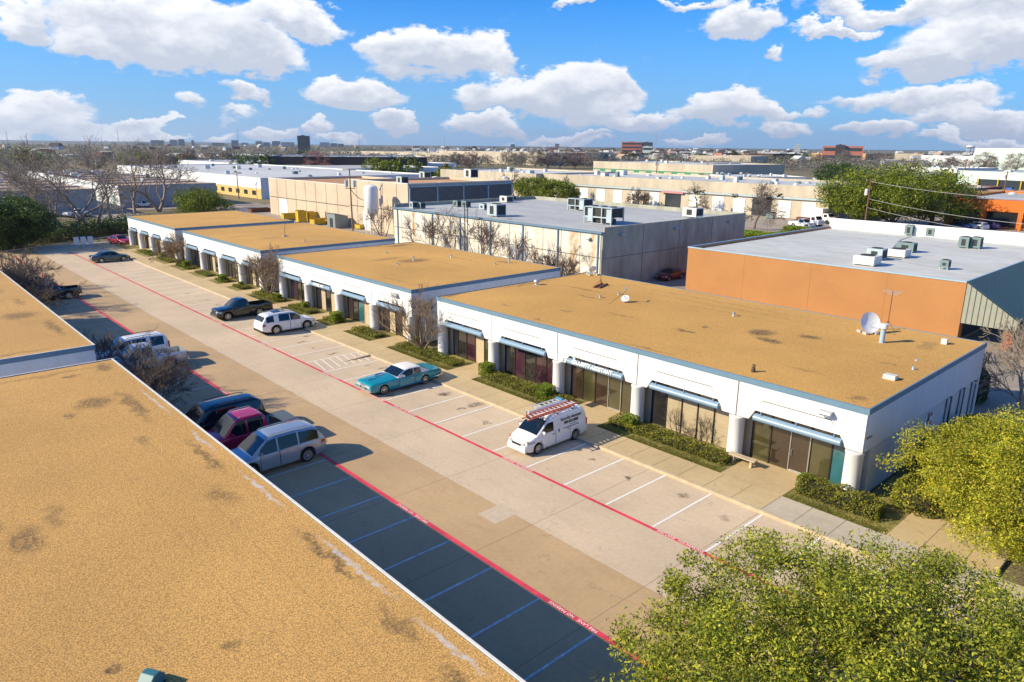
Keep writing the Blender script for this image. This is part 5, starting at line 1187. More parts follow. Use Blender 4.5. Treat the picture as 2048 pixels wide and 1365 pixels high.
ac_unit(at(915, 414, ZA), 0, .5, .6, 1.0, 'left one of two small grey condensers in the middle left of the membrane roof', body=m_unitg, legs=.1); ac_unit(at(932, 415, ZA), 0, .5, .6, 1.0, 'right one of two small grey condensers in the middle left of the membrane roof', body=m_unitg, legs=.1)
ac_unit(at(827, 418, ZA), 0, .45, .45, 1.1, 'small condenser at the far left corner of the membrane roof', legs=.1); ac_unit(at(843, 418, ZA), 0, .45, .45, 1.0, 'second small condenser at the far left corner of the membrane roof', body=m_unitg, legs=.1)
ac_unit(at(1013, 405, ZA), 0, .8, .9, 1.1, 'pale low unit near the rear edge of the membrane roof', body=m_unit, legs=.1); ac_unit(at(1025, 402, ZA), 0, .5, .5, .9, 'smallest unit behind the pale low unit at the membrane roof rear edge', legs=.1)
# orange stucco building
m_orange = M('orange_brick_paint', (.40, .185, .064), rough=.9, var=.06, scale=9, world=True, var2=.06, scale2=.4, bump=.2, bscale=6)
m_roofo = M('pale_grey_membrane', (.52, .53, .50), rough=.8, var=.12, scale=.5, world=True, var2=.12, scale2=2.2, stretch=(1, .25, 1))
O_ = block('orange_building', 68.4, 107, 17.8, 45.4, 5.2, m_orange, m_roofo, 'orange painted building with a pale grey roof behind the nearest office building', cat='building', par=.22)
m = MB(); m.box(-.05, .12, -.0, 27.65, 5.205, 5.34); m.box(.122, 38.6, -.05, .12, 5.205, 5.34); m.box(.122, 38.6, 27.5, 27.65, 5.205, 5.34); m.build('drip_edge', m_pipe, O_)
m = MB(); m.box(35.2, 35.5, -.5, 27.6, 4.985, 6.35); m.box(35.1, 35.6, -.5, 27.6, 6.352, 6.42); m.build('white_parapet', M('white_block', (.82, .82, .80), rough=.8, var=.04), O_)
m = MB()
for y in (6.3, 13.4, 20.6): m.box(-.006, -.001, y-.012, y+.012, 0, 5.18)
m.build('panel_joint', M('orange_joint', (.26, .11, .04), rough=.9, var=.1), O_)
# sloped standing seam canopy on its street end
m_seamw = M('seam_metal_pale', (.29, .30, .245), rough=.5, var=.08); m_seamb = M('seam_metal_blue', (.02, .055, .08), rough=.35, metal=.3, var=.1)
m = MB(); m.box(0, .0+.01, -.01, 0, 0, .01)
m = MB(); m.prism([(-.06, 5.2), (-4.1, 2.55), (-4.1, 1.75), (-.06, 1.75)], 'x', .0, .15); m.build('canopy_end', m_seamw, O_)
m = MB(); m.add([(.0, -.06, 5.22), (38, -.06, 5.22), (38, -4.25, 2.5), (.0, -4.25, 2.5), (.0, -.06, 5.32), (38, -.06, 5.32), (38, -4.25, 2.6), (.0, -4.25, 2.6)], [(0,1,2,3),(7,6,5,4),(0,4,5,1),(1,5,6,2),(2,6,7,3),(3,7,4,0)]); m.build('sloped_roof', m_seamb, O_)
m = MB()
for k in range(75):
    x = .05+k*.5; m.add([(x, -.06, 5.325), (x+.05, -.06, 5.325), (x+.05, -4.25, 2.605), (x, -4.25, 2.605), (x, -.06, 5.38), (x+.05, -.06, 5.38), (x+.05, -4.25, 2.66), (x, -4.25, 2.66)], [(7,6,5,4),(0,4,5,1),(1,5,6,2),(2,6,7,3),(3,7,4,0)])
m.build('roof_seams', M('seam_ribs', (.05, .10, .13), rough=.4, metal=.3, var=.05), O_)
m = MB()
for k in range(9): y = -.4-k*.42; z1 = 5.2-(-y-.06)*.656; m.box(-.03, -.002, y-.025, y+.025, 1.76, z1)
m.build('batten', m_groove, O_)
for k in range(5): MB().box(.2+k*9, .9+k*9, -3.9, -3.2, 0, 2.5).build('brick_pier', M('red_brick', (.33, .10, .05), rough=.9, var=.25, scale=10), O_)
m = MB(); m.box(1, 37, -.12, -.02, .3, 2.6); m.build('shop_window', G_['dark'], O_)
t = text('canopy_lettering', 'DALLAS', .62, M('yellow_letters', (.75, .68, .02), rough=.5, var=.03), Matrix.Identity(4), extrude=.04, bold=.02); t.parent = O_
mw = Matrix(((1, 0, 0), (0, 0, -1), (0, 1, 0))).to_4x4(); mw.translation = Vector((3.0, -4.33, 2.42)); t.matrix_local = mw
ZO = 4.98
ac_unit(at(1733, 530, ZO), 0, .9, 1.0, .95, 'white package unit with blue duct, nearest one on the orange building roof', body=m_unit, legs=.1, panels=False)
ac_unit(at(1752, 519, ZO), 0, .7, .8, 1.15, 'blue grey condenser behind the nearest white package unit', body=m_unitb, legs=.1)
ac_unit(at(1795, 514, ZO), 0, .9, 1.0, .85, 'white package unit right of the slanting pipes on the orange building roof', body=m_unit, legs=.1, panels=False)
ac_unit(at(1812, 504, ZO), 0, .6, .9, 1.05, 'grey green condenser behind the right hand white package unit', body=m_unitg, legs=.1)
ac_unit(at(1818, 471, ZO), 0, .5, .5, 1.35, 'left condenser standing before the long white parapet', body=m_unitg, legs=.15); ac_unit(at(1861, 474, ZO), 0, .5, .5, 1.2, 'right condenser standing before the long white parapet', body=m_unitg, legs=.15)
ac_unit(at(1928, 496, ZO), 0, .55, .55, 1.3, 'left one of the paired grey green condensers at the right of the orange building roof', body=m_unitg, legs=.1); ac_unit(at(1951, 497, ZO), 0, .55, .55, 1.3, 'right one of the paired grey green condensers at the right of the orange building roof', body=m_unitg, legs=.1)
ac_unit(at(1889, 539, ZO), 0, .38, .38, .9, 'small lone condenser near the front edge of the orange building roof', body=m_unitg, legs=.2)
m = MB()
for (a, b) in (((1768, 514), (1800, 480)), ((1800, 480), (1823, 472)), ((1768, 516), (1880, 536)), ((1745, 470), (1800, 475))): m.tube(at(*a, ZO+.08), at(*b, ZO+.08), .045, n=5)
tag(m.build('conduit_pipes', m_galv), 'thin conduit pipes running across the orange building roof', 'pipes')
# tan warehouse with the silo, service yard
m_beige = M('beige_panel_wall', (.54, .44, .335), rough=.9, var=.08, scale=1, world=True, var2=.1, scale2=.12); m_dgrey = M('dark_grey_panel', (.12, .12, .125), rough=.9, var=.15, scale=2, world=True)
m_rooft = M('tan_gravel_far', (.50, .27, .12), rough=.95, var=.15, scale=1, world=True, var2=.2, scale2=.06)
E_ = block('tan_warehouse', 73.5, 98.5, 107.5, 128, 9.3, m_beige, m_rooft, 'tan warehouse with dark grey end panels, behind the white silo', par=.5)
m = MB(); m.box(-.02, .3, -.03, 20.5, 9.302, 9.42); m.box(.3, 25, -.05, .3, 9.30, 9.42); m.build('coping', m_edge, E_)
m = MB(); m.box(.4, 24.9, -.12, -.01, .0, 8.7); m.build('end_panels', m_dgrey, E_)
for x in (.3, 6.4, 12.5, 18.6, 24.8): MB().box(x-.12, x+.12, -.25, -.125, 0, 8.9).build('pilaster', m_pipe, E_)
MB().box(0, 25, -.25, -.125, 8.7, 8.95).build('gutter', m_pipe, E_)
m = MB(); m.box(-.02, -.004, 0, 20.4, 4.3, 4.45)
for y in (3.6, 8.2, 12.8, 17.4): m.box(-.02, -.0045, y-.05, y+.05, 0, 9.2)
m.build('panel_joint', m_groove, E_); MB().box(-.06, -.003, 12.8, 15.4, 0, 3.6).build('door', M('white_door', (.8, .8, .78)), E_)
E2_ = block('tan_warehouse', 73.51, 98.5, 128.01, 164.6, 8.2, m_beige, m_rooft, 'lower part of the tan warehouse, left of the transformer pole', par=.5)
m = MB(); m.box(-.02, .3, 0, 36.6, 8.202, 8.32); m.build('coping', m_edge, E2_)
m = MB(); m.box(-.02, -.004, 0, 36.4, 4.0, 4.15)
for y in np.arange(4.6, 36, 4.6): m.box(-.02, -.0045, y-.05, y+.05, 0, 8.15)
m.build('panel_joint', m_groove, E2_); MB().box(-.06, -.003, 27.5, 31.5, 0, 3.8).build('door', M('white_door', (.8, .8, .78)), E2_)
ZE = 8.8
for (px, py, s, lb) in ((942, 350, 1.4, 'tallest white unit on the tan warehouse roof'), (850, 352, 1.1, 'grey unit by the transformer pole on the tan warehouse roof'), (805, 362, 1.0, 'blue duct head at the near corner of the tan warehouse roof')):
    ac_unit(at(px, py+6, ZE), 0, s*.8, s*.9, s*1.4, lb, legs=.1, body=m_unit if s > 1.2 else m_unitb)
for k, (px, py) in enumerate([(870, 357), (880, 369), (934, 369), (985, 362), (780, 360), (1010, 357)]):
    q = at(px, py, ZE); s_ = empty('skylight', q, 0, f'white dome skylight on the tan warehouse roof, {ON[k]} of six', 'skylight'); MB().box(-.9, .9, -.7, .7, 0, .15).build('curb', m_galv, s_); MB().lathe([(.75, .15), (.7, .3), (.3, .42), (.02, .45)], n=12).build('dome', m_edge, s_, smooth=True)
sl = empty('silo', (69.6, 113.4, 0), 0, 'white silo on tall legs against the tan warehouse wall', 'silo'); m_silo = M('silo_white', (.78, .77, .75), rough=.5, var=.04)
MB().lathe([(.25, 3.0), (1.25, 4.4), (1.27, 8.3), (1.1, 8.75), (.6, 9.0), (.05, 9.08)], n=28).build('tank', m_silo, sl, smooth=True)
for k in range(4): a = R(45+90*k); MB().tube((1.1*math.cos(a), 1.1*math.sin(a), 0), (1.1*math.cos(a), 1.1*math.sin(a), 4.6), .08).build('leg', m_silo, sl)
for z in (1.2, 2.4): MB().box(-.85, .85, -.82, -.76, z, z+.08).build('brace', m_silo, sl); MB().box(-.82, -.76, -.85, .85, z, z+.08).build('brace', m_silo, sl)
m_yel = M('yellow_paint', (.55, .36, .02), rough=.6, var=.2, scale=2); m_yshade = M('shed_grey_blue', (.22, .27, .28), rough=.6, var=.1)
def skip(px, py, sx, sy, h, label, m_):
    s_ = empty('skip', at(px, py, 0), R(random.uniform(-12, 12)), label, 'skip'); w = MB(); w.box(-sx, sx, -sy, -sy+.06, .15, h); w.box(-sx, sx, sy-.06, sy, .15, h); w.box(-sx, -sx+.06, -sy+.06, sy-.06, .15, h); w.box(sx-.06, sx, -sy+.06, sy-.06, .15, h); w.box(-sx+.06, sx-.06, -sy+.06, sy-.06, .15, .22); w.build('bin', m_, s_)
    for e in (-1, 1): MB().box(-sx-.04, sx+.04, e*sy-.05, e*sy+.05, h+.001, h+.1).build('rim', m_, s_)
    MB().box(-sx*.8, sx*.8, -sy*.6, sy*.6, 0, .15).build('skid', m_coil, s_)
for i_, (px, py, sx, sy, h, c_, lb) in enumerate([(580, 440, 1.6, 1.0, 1.3, 0, 'yellow skip at the far left of the service yard'), (603, 445, .9, .9, 2.4, 0, 'tall narrow yellow skip in the service yard'), (632, 443, 1.8, 1.0, 2.0, 0, 'long yellow skip under the stacked rails in the yard'), (640, 449, 1.9, .8, 1.1, 0, 'low yellow skip nearest the grey shed'), (613, 432, 1.8, .8, 1.8, 1, 'rusty red skip behind the tall yellow one'), (727, 458, 1.4, .9, .9, 0, 'yellow skip behind the transformer pole foot'), (712, 455, .8, .7, 1.5, 2, 'small grey skip beside the transformer pole'), (735, 444, 1.2, 1.0, 2.2, 1, 'rusty rack skip below the white silo'), (520, 424, 2.5, 1.0, .8, 1, 'low red skip at the left end of the yard')]):
    skip(px, py, sx, sy, h, lb, (m_yel, m_rust, m_unitb)[c_])
sh = empty('yard_shed', at(676, 456, 0), R(10), 'small grey shed with a sloping roof in the service yard', 'shed'); MB().prism([(-1.6, 0), (1.6, 0), (1.6, 2.2), (-1.6, 2.9)], 'y', -1.2, 1.2).build('wall', m_yshade, sh); MB().add([(-1.8,-1.4,2.98),(1.8,-1.4,2.2),(1.8,1.4,2.2),(-1.8,1.4,2.98),(-1.8,-1.4,3.08),(1.8,-1.4,2.3),(1.8,1.4,2.3),(-1.8,1.4,3.08)], [(3,2,1,0),(4,5,6,7),(0,1,5,4),(1,2,6,5),(2,3,7,6),(3,0,4,7)]).build('roof', m_galv, sh); MB().box(-1.64, -1.605, -.5, .4, 0, 2.0).build('door', m_coil, sh)
def rail_rack(px, py, rz, label):
    r_ = empty('pipe_rack', at(px, py, 0), rz, label, 'rack')
    for x in (-2.2, 0, 2.2): MB().box(x-.08, x+.08, -.1, .1, 0, 2.7).build('post', m_rust, r_)
    for z in (.9, 1.7, 2.3): MB().box(-2.4, 2.4, .11, .2, z, z+.14).build('rail', m_yel if z < 1 else m_rust, r_)
rail_rack(625, 440, R(90), 'rusty rack with yellow rails beside the yellow skips'); rail_rack(660, 452, R(80), 'rusty rack between the yellow skips and the grey shed')
# ---- utility poles and wires
m_pole = M('pole_wood', (.20, .14, .07), rough=.9, var=.25, scale=3); m_pole2 = M('pole_wood_brown', (.16, .075, .045), rough=.9, var=.25, scale=3); m_wire = M('wire_black', (.02, .02, .02), rough=.6, var=0); m_wireg = M('wire_grey', (.35, .36, .38), rough=.5, var=0)
def pole(p, h, label, mat=None, arms=((.95, 2.2),), cans=0, rz=0, canm=None, lean=0, r=.17):
    q = empty('utility_pole', p, rz, label, 'utility pole'); MB().tube((0, 0, 0), (lean, 0, h), r, r*.62, 10).build('pole', mat or m_pole, q, smooth=True)
    for (t, w) in arms: MB().box(lean*t-.06, lean*t+.06, -w/2, w/2, h*t-.07, h*t+.07).build('crossarm', mat or m_pole, q); [MB().lathe([(.05, 0), (.07, .06), (.03, .16)], (lean*t, y, h*t+.07), n=8).build('insulator', m_unit, q) for y in (-w*.45, 0, w*.45)]
    for k in range(cans):
        y = (-.75, .75, 0)[k] if cans > 1 else .5; MB().lathe([(.1, 0), (.32, .03), (.32, 1.1), (.2, 1.22)], (lean*.7, y, h*.72), n=14).build('transformer', canm or m_unitb, q, smooth=True)
    return q
def ztop(q, py):
    lo, hi = 0, 60
    for _ in range(50):
        mz = (lo+hi)/2; v = Vector((q.x, q.y, mz-CH)); yy_ = 682.5-F*v.dot(CU)/v.dot(_d)
        if yy_ > py: lo = mz
        else: hi = mz
    return lo
def wire(a, b, sag, label, r=.02, m_=None):
    m = MB(); pts = [Vector(a).lerp(Vector(b), t)-Vector((0, 0, sag*4*t*(1-t))) for t in np.linspace(0, 1, 14)]; m.path(pts, r, 4); return tag(m.build('overhead_wire', m_ or m_wire), label, 'wire')
q = at(706, 466, 0); h1 = ztop(q, 338); pole(q, h1, 'tall wooden pole with two banks of transformers behind the second gravel roof', arms=((.985, 2.6), (.70, 1.8)), cans=2, rz=R(40), lean=-.3)
wire((q.x, q.y, h1*.68), (69.6, 113.9, 6.4), .8, 'thick black cable sagging from the transformer pole to the silo', .06)
q2 = at(1727, 470, 0); h2 = ztop(q2, 360); pole(q2, h2, 'brown pole with a grey transformer in front of the big green trees', mat=m_pole2, arms=((.98, 1.6),), cans=1, rz=R(20), canm=m_unit, r=.2)
for z_, a_, lb in ((.97, (2120, 402), 'topmost'), (.66, (2120, 455), 'middle'), (.50, (2120, 482), 'lowest')):
    e = at_d(a_[0], a_[1], 130); wire((q2.x, q2.y, h2*z_), e, .6, f'{lb} grey wire running right from the brown transformer pole', .035, m_wireg)
for (bx, by, ty, lb) in ((420, 375, 341, 'left wooden pole of three by the long white roofs'), (457, 380, 344, 'middle wooden pole of three by the long white roofs'), (478, 398, 343, 'right wooden pole of three by the long white roofs')):
    q = at(bx, by, 0); pole(q, ztop(q, ty), lb, arms=((.93, 3.0),), rz=R(30), r=.18)
q = at(1312, 366, 0); pole(q, ztop(q, 318), 'wooden pole with blue transformers before the green doored building', arms=((.97, 5),), cans=2, r=.3)
q = at(2006, 394, 0); pole(q, ztop(q, 343), 'pole with a grey transformer by the maroon building at the right', mat=m_pole2, arms=((.96, 2),), cans=1, r=.25)
q = at(1924, 372, 0); pole(q, ztop(q, 318), 'pale wooden pole left of the teal building with yellow posts', arms=(), r=.35)
# ================================================================== the town beyond
m_dock = M('weathered_beige', (.47, .41, .32), rough=.9, var=.12, scale=.6, world=True, var2=.15, scale2=.08, stretch=(1, 1, .4)); m_dockw = M('dock_door_white', (.84, .84, .82), rough=.6, var=.03)
m_white_w = M('white_wall', (.66, .68, .70), rough=.8, var=.05, scale=.5, world=True); m_greyw = M('grey_wall', (.36, .36, .36), rough=.9, var=.15, scale=1, world=True); m_greywt = M('tan_flat_roof', (.44, .30, .20), rough=.95, var=.15, scale=.3, world=True, var2=.2, scale2=.05)
m_wroof = M('white_flat_roof', (.52, .53, .53), rough=.8, var=.12, scale=.25, world=True, var2=.12, scale2=.03); m_groof = M('grey_flat_roof', (.40, .41, .41), rough=.9, var=.15, scale=.3, world=True)
m_green = M('green_door', (.01, .22, .12), rough=.6, var=.05); m_yelw = M('yellow_brick', (.62, .42, .16), rough=.9, var=.1)
m_darkw = M('dark_brown_wall', (.055, .04, .035), rough=.9, var=.15); m_navy = M('navy_wall', (.07, .09, .12), rough=.8, var=.1); m_mar = M('maroon_wall', (.17, .06, .05), rough=.85, var=.12); m_teal = M('pale_teal_wall', (.50, .60, .56), rough=.8, var=.04); m_brick = M('pink_brick', (.40, .14, .10), rough=.85, var=.05); m_org = M('bright_orange_wall', (.62, .15, .02), rough=.85, var=.06)
m_winb = M('far_window', (.03, .04, .05), rough=.15, var=.1, spec=.8)
def roof_bits(root, X, Y, z, n, seed, mats=None):
    r_ = random.Random(seed)
    for k in range(n):
        x, y = r_.uniform(.08, .92)*X, r_.uniform(.05, .95)*Y; s = r_.uniform(.5, 1.1); m = MB()
        if r_.random() < .4: m.lathe([(s*.9, 0), (s*.85, .3), (s*.4, .55), (.02, .6)], (x, y, z), n=10)
        else: m.box(x-s, x+s, y-s*.8, y+s*.8, z, z+r_.uniform(.8, 1.5))
        m.build('rooftop_unit', r_.choice(mats or [m_unit, m_unitb, m_wroof, m_unitg]), root, bevel=0)
def strip_windows(root, x0, x1, y, z0, z1, n, mat, nm='window', frac=.6, axis='x', sgn=-1):
    for k in range(n):
        a = x0+(x1-x0)*(k+.5-frac/2)/n; b = x0+(x1-x0)*(k+.5+frac/2)/n; m = MB()
        if axis == 'x': m.box(a, b, y+sgn*.04 if sgn < 0 else y, y if sgn < 0 else y+.04, z0, z1)
        else: m.box(y-.06, y-.004, a, b, z0, z1)
        m.build(nm, mat, root)
# the long dock building (faces the camera side with its -X wall)
F_ = block('dock_building', 165, 200, 73, 165, 7.6, m_dock, m_wroof, 'long weathered beige warehouse with a row of white dock doors', par=.5)
MB().box(-.5, -.003, 0, 92, 4.4, 4.9).build('band', m_unitb, F_)
MB().box(-.55, -.503, 0, 92, 4.9, 7.62).build('upper_wall', m_dock, F_)
for k, y in enumerate([3, 9, 21, 27, 34, 47, 53.5, 60, 66.5, 73, 79.5, 86]): MB().box(-.10, -.004, y, y+3.2, 0, 3.9).build('dock_door', m_dockw, F_)
for y in (14, 40): MB().box(-.12, -.004, y, y+5, 0, 4.2).build('entrance', m_winb, F_)
MB().box(-.6, -.553, 39, 46, 4.0, 4.6).build('red_band', M('faded_pink', (.5, .22, .22), rough=.8), F_)
roof_bits(F_, 35, 92, 7.1, 26, 4)
Fw = block('dock_building', 161.5, 198, 165.01, 215, 7.6, m_dock, m_wroof, 'far left continuation of the beige warehouse, behind the bare trees', par=.5); roof_bits(Fw, 36, 50, 7.1, 8, 5)
def face_block(name, pl, bl, pr_, br, top, depth, wall, roof, label, cat='building', par=.4, n_bits=0, seed=1):
    """block whose near face runs between two surveyed base points"""
    a = at(pl, bl, 0); b = at(pr_, br, 0); h = ztop(a, top) if top < 1000 else top-1000; d = b-a; ln = d.length; rz = math.atan2(d.y, d.x)
    root = empty(name, a, rz, label, cat)
    w = MB(); w.box(0, ln, 0, .3, -.1, h); w.box(0, .3, .3, depth, -.1, h); w.box(ln-.3, ln, .3, depth, -.1, h); w.box(.3, ln-.3, depth-.3, depth, -.1, h); w.build('wall', wall, root)
    r_ = MB(); r_.box(.3, ln-.3, .3, depth-.3, h-par-.2, h-par); r_.build('roof', roof, root)
    if n_bits: roof_bits(root, ln, depth, h-par, n_bits, seed)
    return root, ln, h
# left: grey blocks with tan roofs
L1 = block('grey_building', 50.4, 74.5, 200, 318, 5.6, m_greyw, m_greywt, 'building with a shade grey end and white side wall behind the big bare trees', par=.3); roof_bits(L1, 24, 118, 5.3, 12, 6)
MB().box(-.1, -.004, 0, 118, 0, 5.65).build('white_wall', m_white_w, L1)  # grey end wall has its shade put into the colour; sunlit side white
for k in range(9): MB().box(-.16, -.104, 4+k*12, 8+k*12, 0, 3.2).build('door', m_unitb, L1)
for k in range(7): MB().box(.2, 24, 14+k*15, 14.25+k*15, 5.3, 5.62).build('roof_curb', m_greyw, L1)
L2 = block('grey_building', -22, 42.7, 189, 320, 5.6, m_greyw, m_greywt, 'wide grey building with striped tan roof at the far left', par=.3); roof_bits(L2, 64, 131, 5.3, 16, 7)
for k in range(8): MB().box(.2, 64.4, 14+k*15, 14.25+k*15, 5.3, 5.62).build('roof_curb', m_greyw, L2)
# the long white roofs
r_, ln, h = face_block('white_building', 524, 399, 300, 368, 359, 1, m_white_w, m_wroof, 'tmp')
bpy.data.objects.remove(r_, do_unlink=True) if False else None
for o in list(r_.children): bpy.data.objects.remove(o)
bpy.data.objects.remove(r_)
a = at(524, 399, 0)
W1 = block('white_building', a.x, a.x+62, a.y, a.y+150, 6.2, m_white_w, m_wroof, 'long white walled building with a yellow brick base, left of the tan warehouse', par=.35); roof_bits(W1, 62, 150, 5.85, 24, 8, [m_unitg, m_unit, m_galv])
MB().box(-.08, -.004, 0, 150, 0, 3.0).build('brick_base', m_yelw, W1)
strip_windows(W1, 2, 148, -.08, 1.0, 2.3, 24, m_winb, axis='y', frac=.45)
a = at(664, 366, 0); W2 = block('white_building', a.x, a.x+60, a.y, a.y+190, 5.8, m_white_w, m_groof, 'second long white building, behind the yellow based one', par=.35); roof_bits(W2, 60, 190, 5.4, 18, 9)
a = at(735, 352, 0); W3 = block('white_building', a.x, a.x+60, a.y, a.y+110, 6, m_white_w, m_wroof, 'third white building with a thin blue roof edge, before the purple tree', par=.35); roof_bits(W3, 60, 110, 5.6, 10, 10); MB().box(-.1, 0, 0, 110, 5.6, 6.02).build('roof_trim', M('blue_edge', (.06, .15, .4), rough=.6), W3)
# dark walled long warehouse and the beige ones
r_, ln, h = face_block('dark_warehouse', 540, 352, 854, 352, 313, 70, m_greyw, m_wroof, 'long low warehouse with a dark brown upper wall, behind the purple tree', par=.8, n_bits=34, seed=11)
MB().box(-.2, ln+.2, -.4, -.005, h*.45, h+.02).build('upper_wall', m_darkw, r_)
def far(name, *a, **k): return face_block(name, *a, **k)
far('beige_warehouse', 722, 318, 880, 324, 302.5, 60, m_dock, m_wroof, 'pale beige warehouse right of the dark walled warehouse', n_bits=10, seed=12)
far('beige_warehouse', 878, 324, 1092, 332, 301.5, 80, m_dock, m_wroof, 'long beige warehouse behind the parked lorries', n_bits=16, seed=13)
far('grey_panel_building', 822, 322, 876, 323, 303.5, 20, m_greyw, m_groof, 'small grey building set before the pale beige warehouse')
far('white_building', 330, 312, 470, 319, 306, 60, m_white_w, m_wroof, 'flat white roofed building beyond the bare trees on the left', n_bits=14, seed=14)
far('white_building', 0, 312, 20, 312, 305, 30, m_white_w, m_wroof, 'low white roofed building at the far left edge')
far('white_building', 85, 313, 134, 314, 309, 30, m_white_w, m_wroof, 'low white building seen through the biggest bare tree')
far('pale_building', 640, 309.5, 720, 312, 303, 40, m_dock, m_wroof, 'pale low building between the purple tree and the tower')
# green doored warehouse and its neighbours
r_, ln, h = far('green_door_warehouse', 1186, 347, 1424, 360, 322.5, 60, m_dock, m_wroof, 'beige warehouse with green doors and a green stripe', n_bits=14, seed=15)
MB().box(0, ln, -.15, -.004, h*.38, h*.44).build('green_stripe', m_green, r_)
strip_windows(r_, 4, ln-2, 0, 0, h*.36, 9, m_green, nm='green_door', frac=.45)
far('dark_grey_building', 1425, 352, 1526, 352, 325.5, 40, m_dgrey, m_groof, 'dark grey block joined to the right of the green doored warehouse')
r_, ln, h = far('low_shop', 1405, 362, 1512, 364, 349, 25, m_mar, m_wroof, 'low shop with an orange sign and brown awning', n_bits=6, seed=16)
MB().box(0, ln, -.6, -.005, h*.62, h*1.0).build('parapet', m_dock, r_); MB().box(ln*.45, ln*.75, -.75, -.61, h*.72, h*.92).build('sign', m_org, r_)
far('low_building', 1478, 372, 1612, 372, 354, 30, m_wroof, m_wroof, 'low white roofed building left of the oaks', n_bits=12, seed=17)
far('low_building', 1380, 334, 1500, 337, 311, 50, m_dock, m_groof, 'beige building with a dark side above the green doored warehouse', n_bits=5, seed=18)
far('pink_building', 1443, 324, 1482, 324, 307, 15, m_brick, m_groof, 'small pink building above the dark grey block')
far('tan_building', 1496, 323, 1545, 323, 307, 30, M('tan_orange_wall', (.55, .33, .15), rough=.9), m_groof, 'tan walled building on the right horizon before the brick offices')
far('dark_building', 1545, 324, 1600, 324, 308, 30, m_darkw, m_groof, 'dark walled building beside the tan one on the right horizon')
far('beige_warehouse', 1622, 318, 1730, 320, 306.5, 40, M('tan_orange_wall', (.55, .33, .15), rough=.9), m_wroof, 'tan warehouse left of the big pale store on the right')
far('dark_building', 1720, 318, 1788, 319, 307.5, 40, m_darkw, m_groof, 'dark fronted long building right of the tan warehouse')
far('pale_building', 1788, 322, 1845, 323, 307.5, 40, m_dock, m_wroof, 'pale building left of the white sheds')
far('white_shed', 1840, 330, 1945, 334, 311, 60, m_white_w, m_wroof, 'white shed in front of the big pale teal store')
far('teal_store', 1944, 338, 2120, 345, 296.5, 80, m_teal, m_wroof, 'big pale teal store at the right horizon')
for k, px in enumerate((1946, 1959)):
    a = at(px, 334, 0); sp_ = empty('white_spire', a, 0, ('left', 'right')[k]+' one of two white pointed spires by the teal store', 'spire'); h = ztop(a, 295+k*1.5)
    MB().lathe([(3.2, 0), (2.6, h*.3), (.15, h)], n=10).build('cone', m_dockw, sp_); MB().lathe([(3.6, 0), (3.6, .8)], n=10).build('base', m_greyw, sp_)
r_, ln, h = far('teal_building', 1912, 372, 2120, 385, 341, 40, m_teal, m_wroof, 'long pale teal building with yellow posts at the right edge', n_bits=8, seed=19)
MB().box(ln*.22, ln*.98, -.2, -.004, 0, h*.52).build('bay_shade', m_winb, r_)  # dark slab on the wall, the shade inside the bays as colour
for t in (.24, .44, .66): MB().tube((ln*t, -.7, 0), (ln*t, -.7, h*.55), .3).build('yellow_post', m_yel, r_)
far('navy_building', 1888, 370, 1958, 364, 352, 25, m_navy, m_groof, 'dark navy building before the long teal building')
far('white_building', 1820, 352, 1912, 356, 334, 40, m_white_w, m_wroof, 'white building directly behind the big oaks', n_bits=10, seed=20)
r_, ln, h = far('maroon_building', 1934, 396, 2002, 390, 378, 40, m_mar, m_wroof, 'maroon sided low building at the right, before the blue bin', n_bits=5, seed=21)
far('tan_building', 1903, 392, 1934, 396, 378.5, 38, M('tan_orange_wall', (.55, .33, .15), rough=.9), m_wroof, 'tan end wall joined to the maroon building')
far('low_building', 1600, 376, 1700, 380, 361, 30, m_wroof, m_wroof, 'white box building left of the small oak', n_bits=8, seed=22)
m = MB(); q = at(2018, 387, 0); cb = empty('blue_bin', q, 0, 'blue waste bin right of the maroon building', 'bin'); MB().box(-1.6, 1.6, -1, 1, 0, 2.2).build('bin', M('bin_blue', (.02, .12, .45), rough=.5), cb); MB().box(-1.65, 1.65, -1.05, 1.05, 2.2, 2.4).build('lid', m_black, cb)
# orange arcade at the right edge
AX, AY0, AY1, AH = 181, 18, 53, 5.9
a_ = block('orange_arcade', AX, AX+40, AY0, AY1, AH, m_org, m_groof, 'bright orange building with an open arcade at the right edge', cat='building', par=.5); roof_bits(a_, 40, 35, 5.4, 6, 23)
MB().box(-3.2, -.003, .0, 35, 3.6, AH+.02).build('fascia', m_org, a_)
for k in range(6): MB().box(-3.2, -2.4, k*6.8, k*6.8+.9, 0, 3.6).build('column', m_org, a_)
MB().box(-.05, -.004, 1, 34, .3, 3.2).build('shop_window', m_winb, a_)
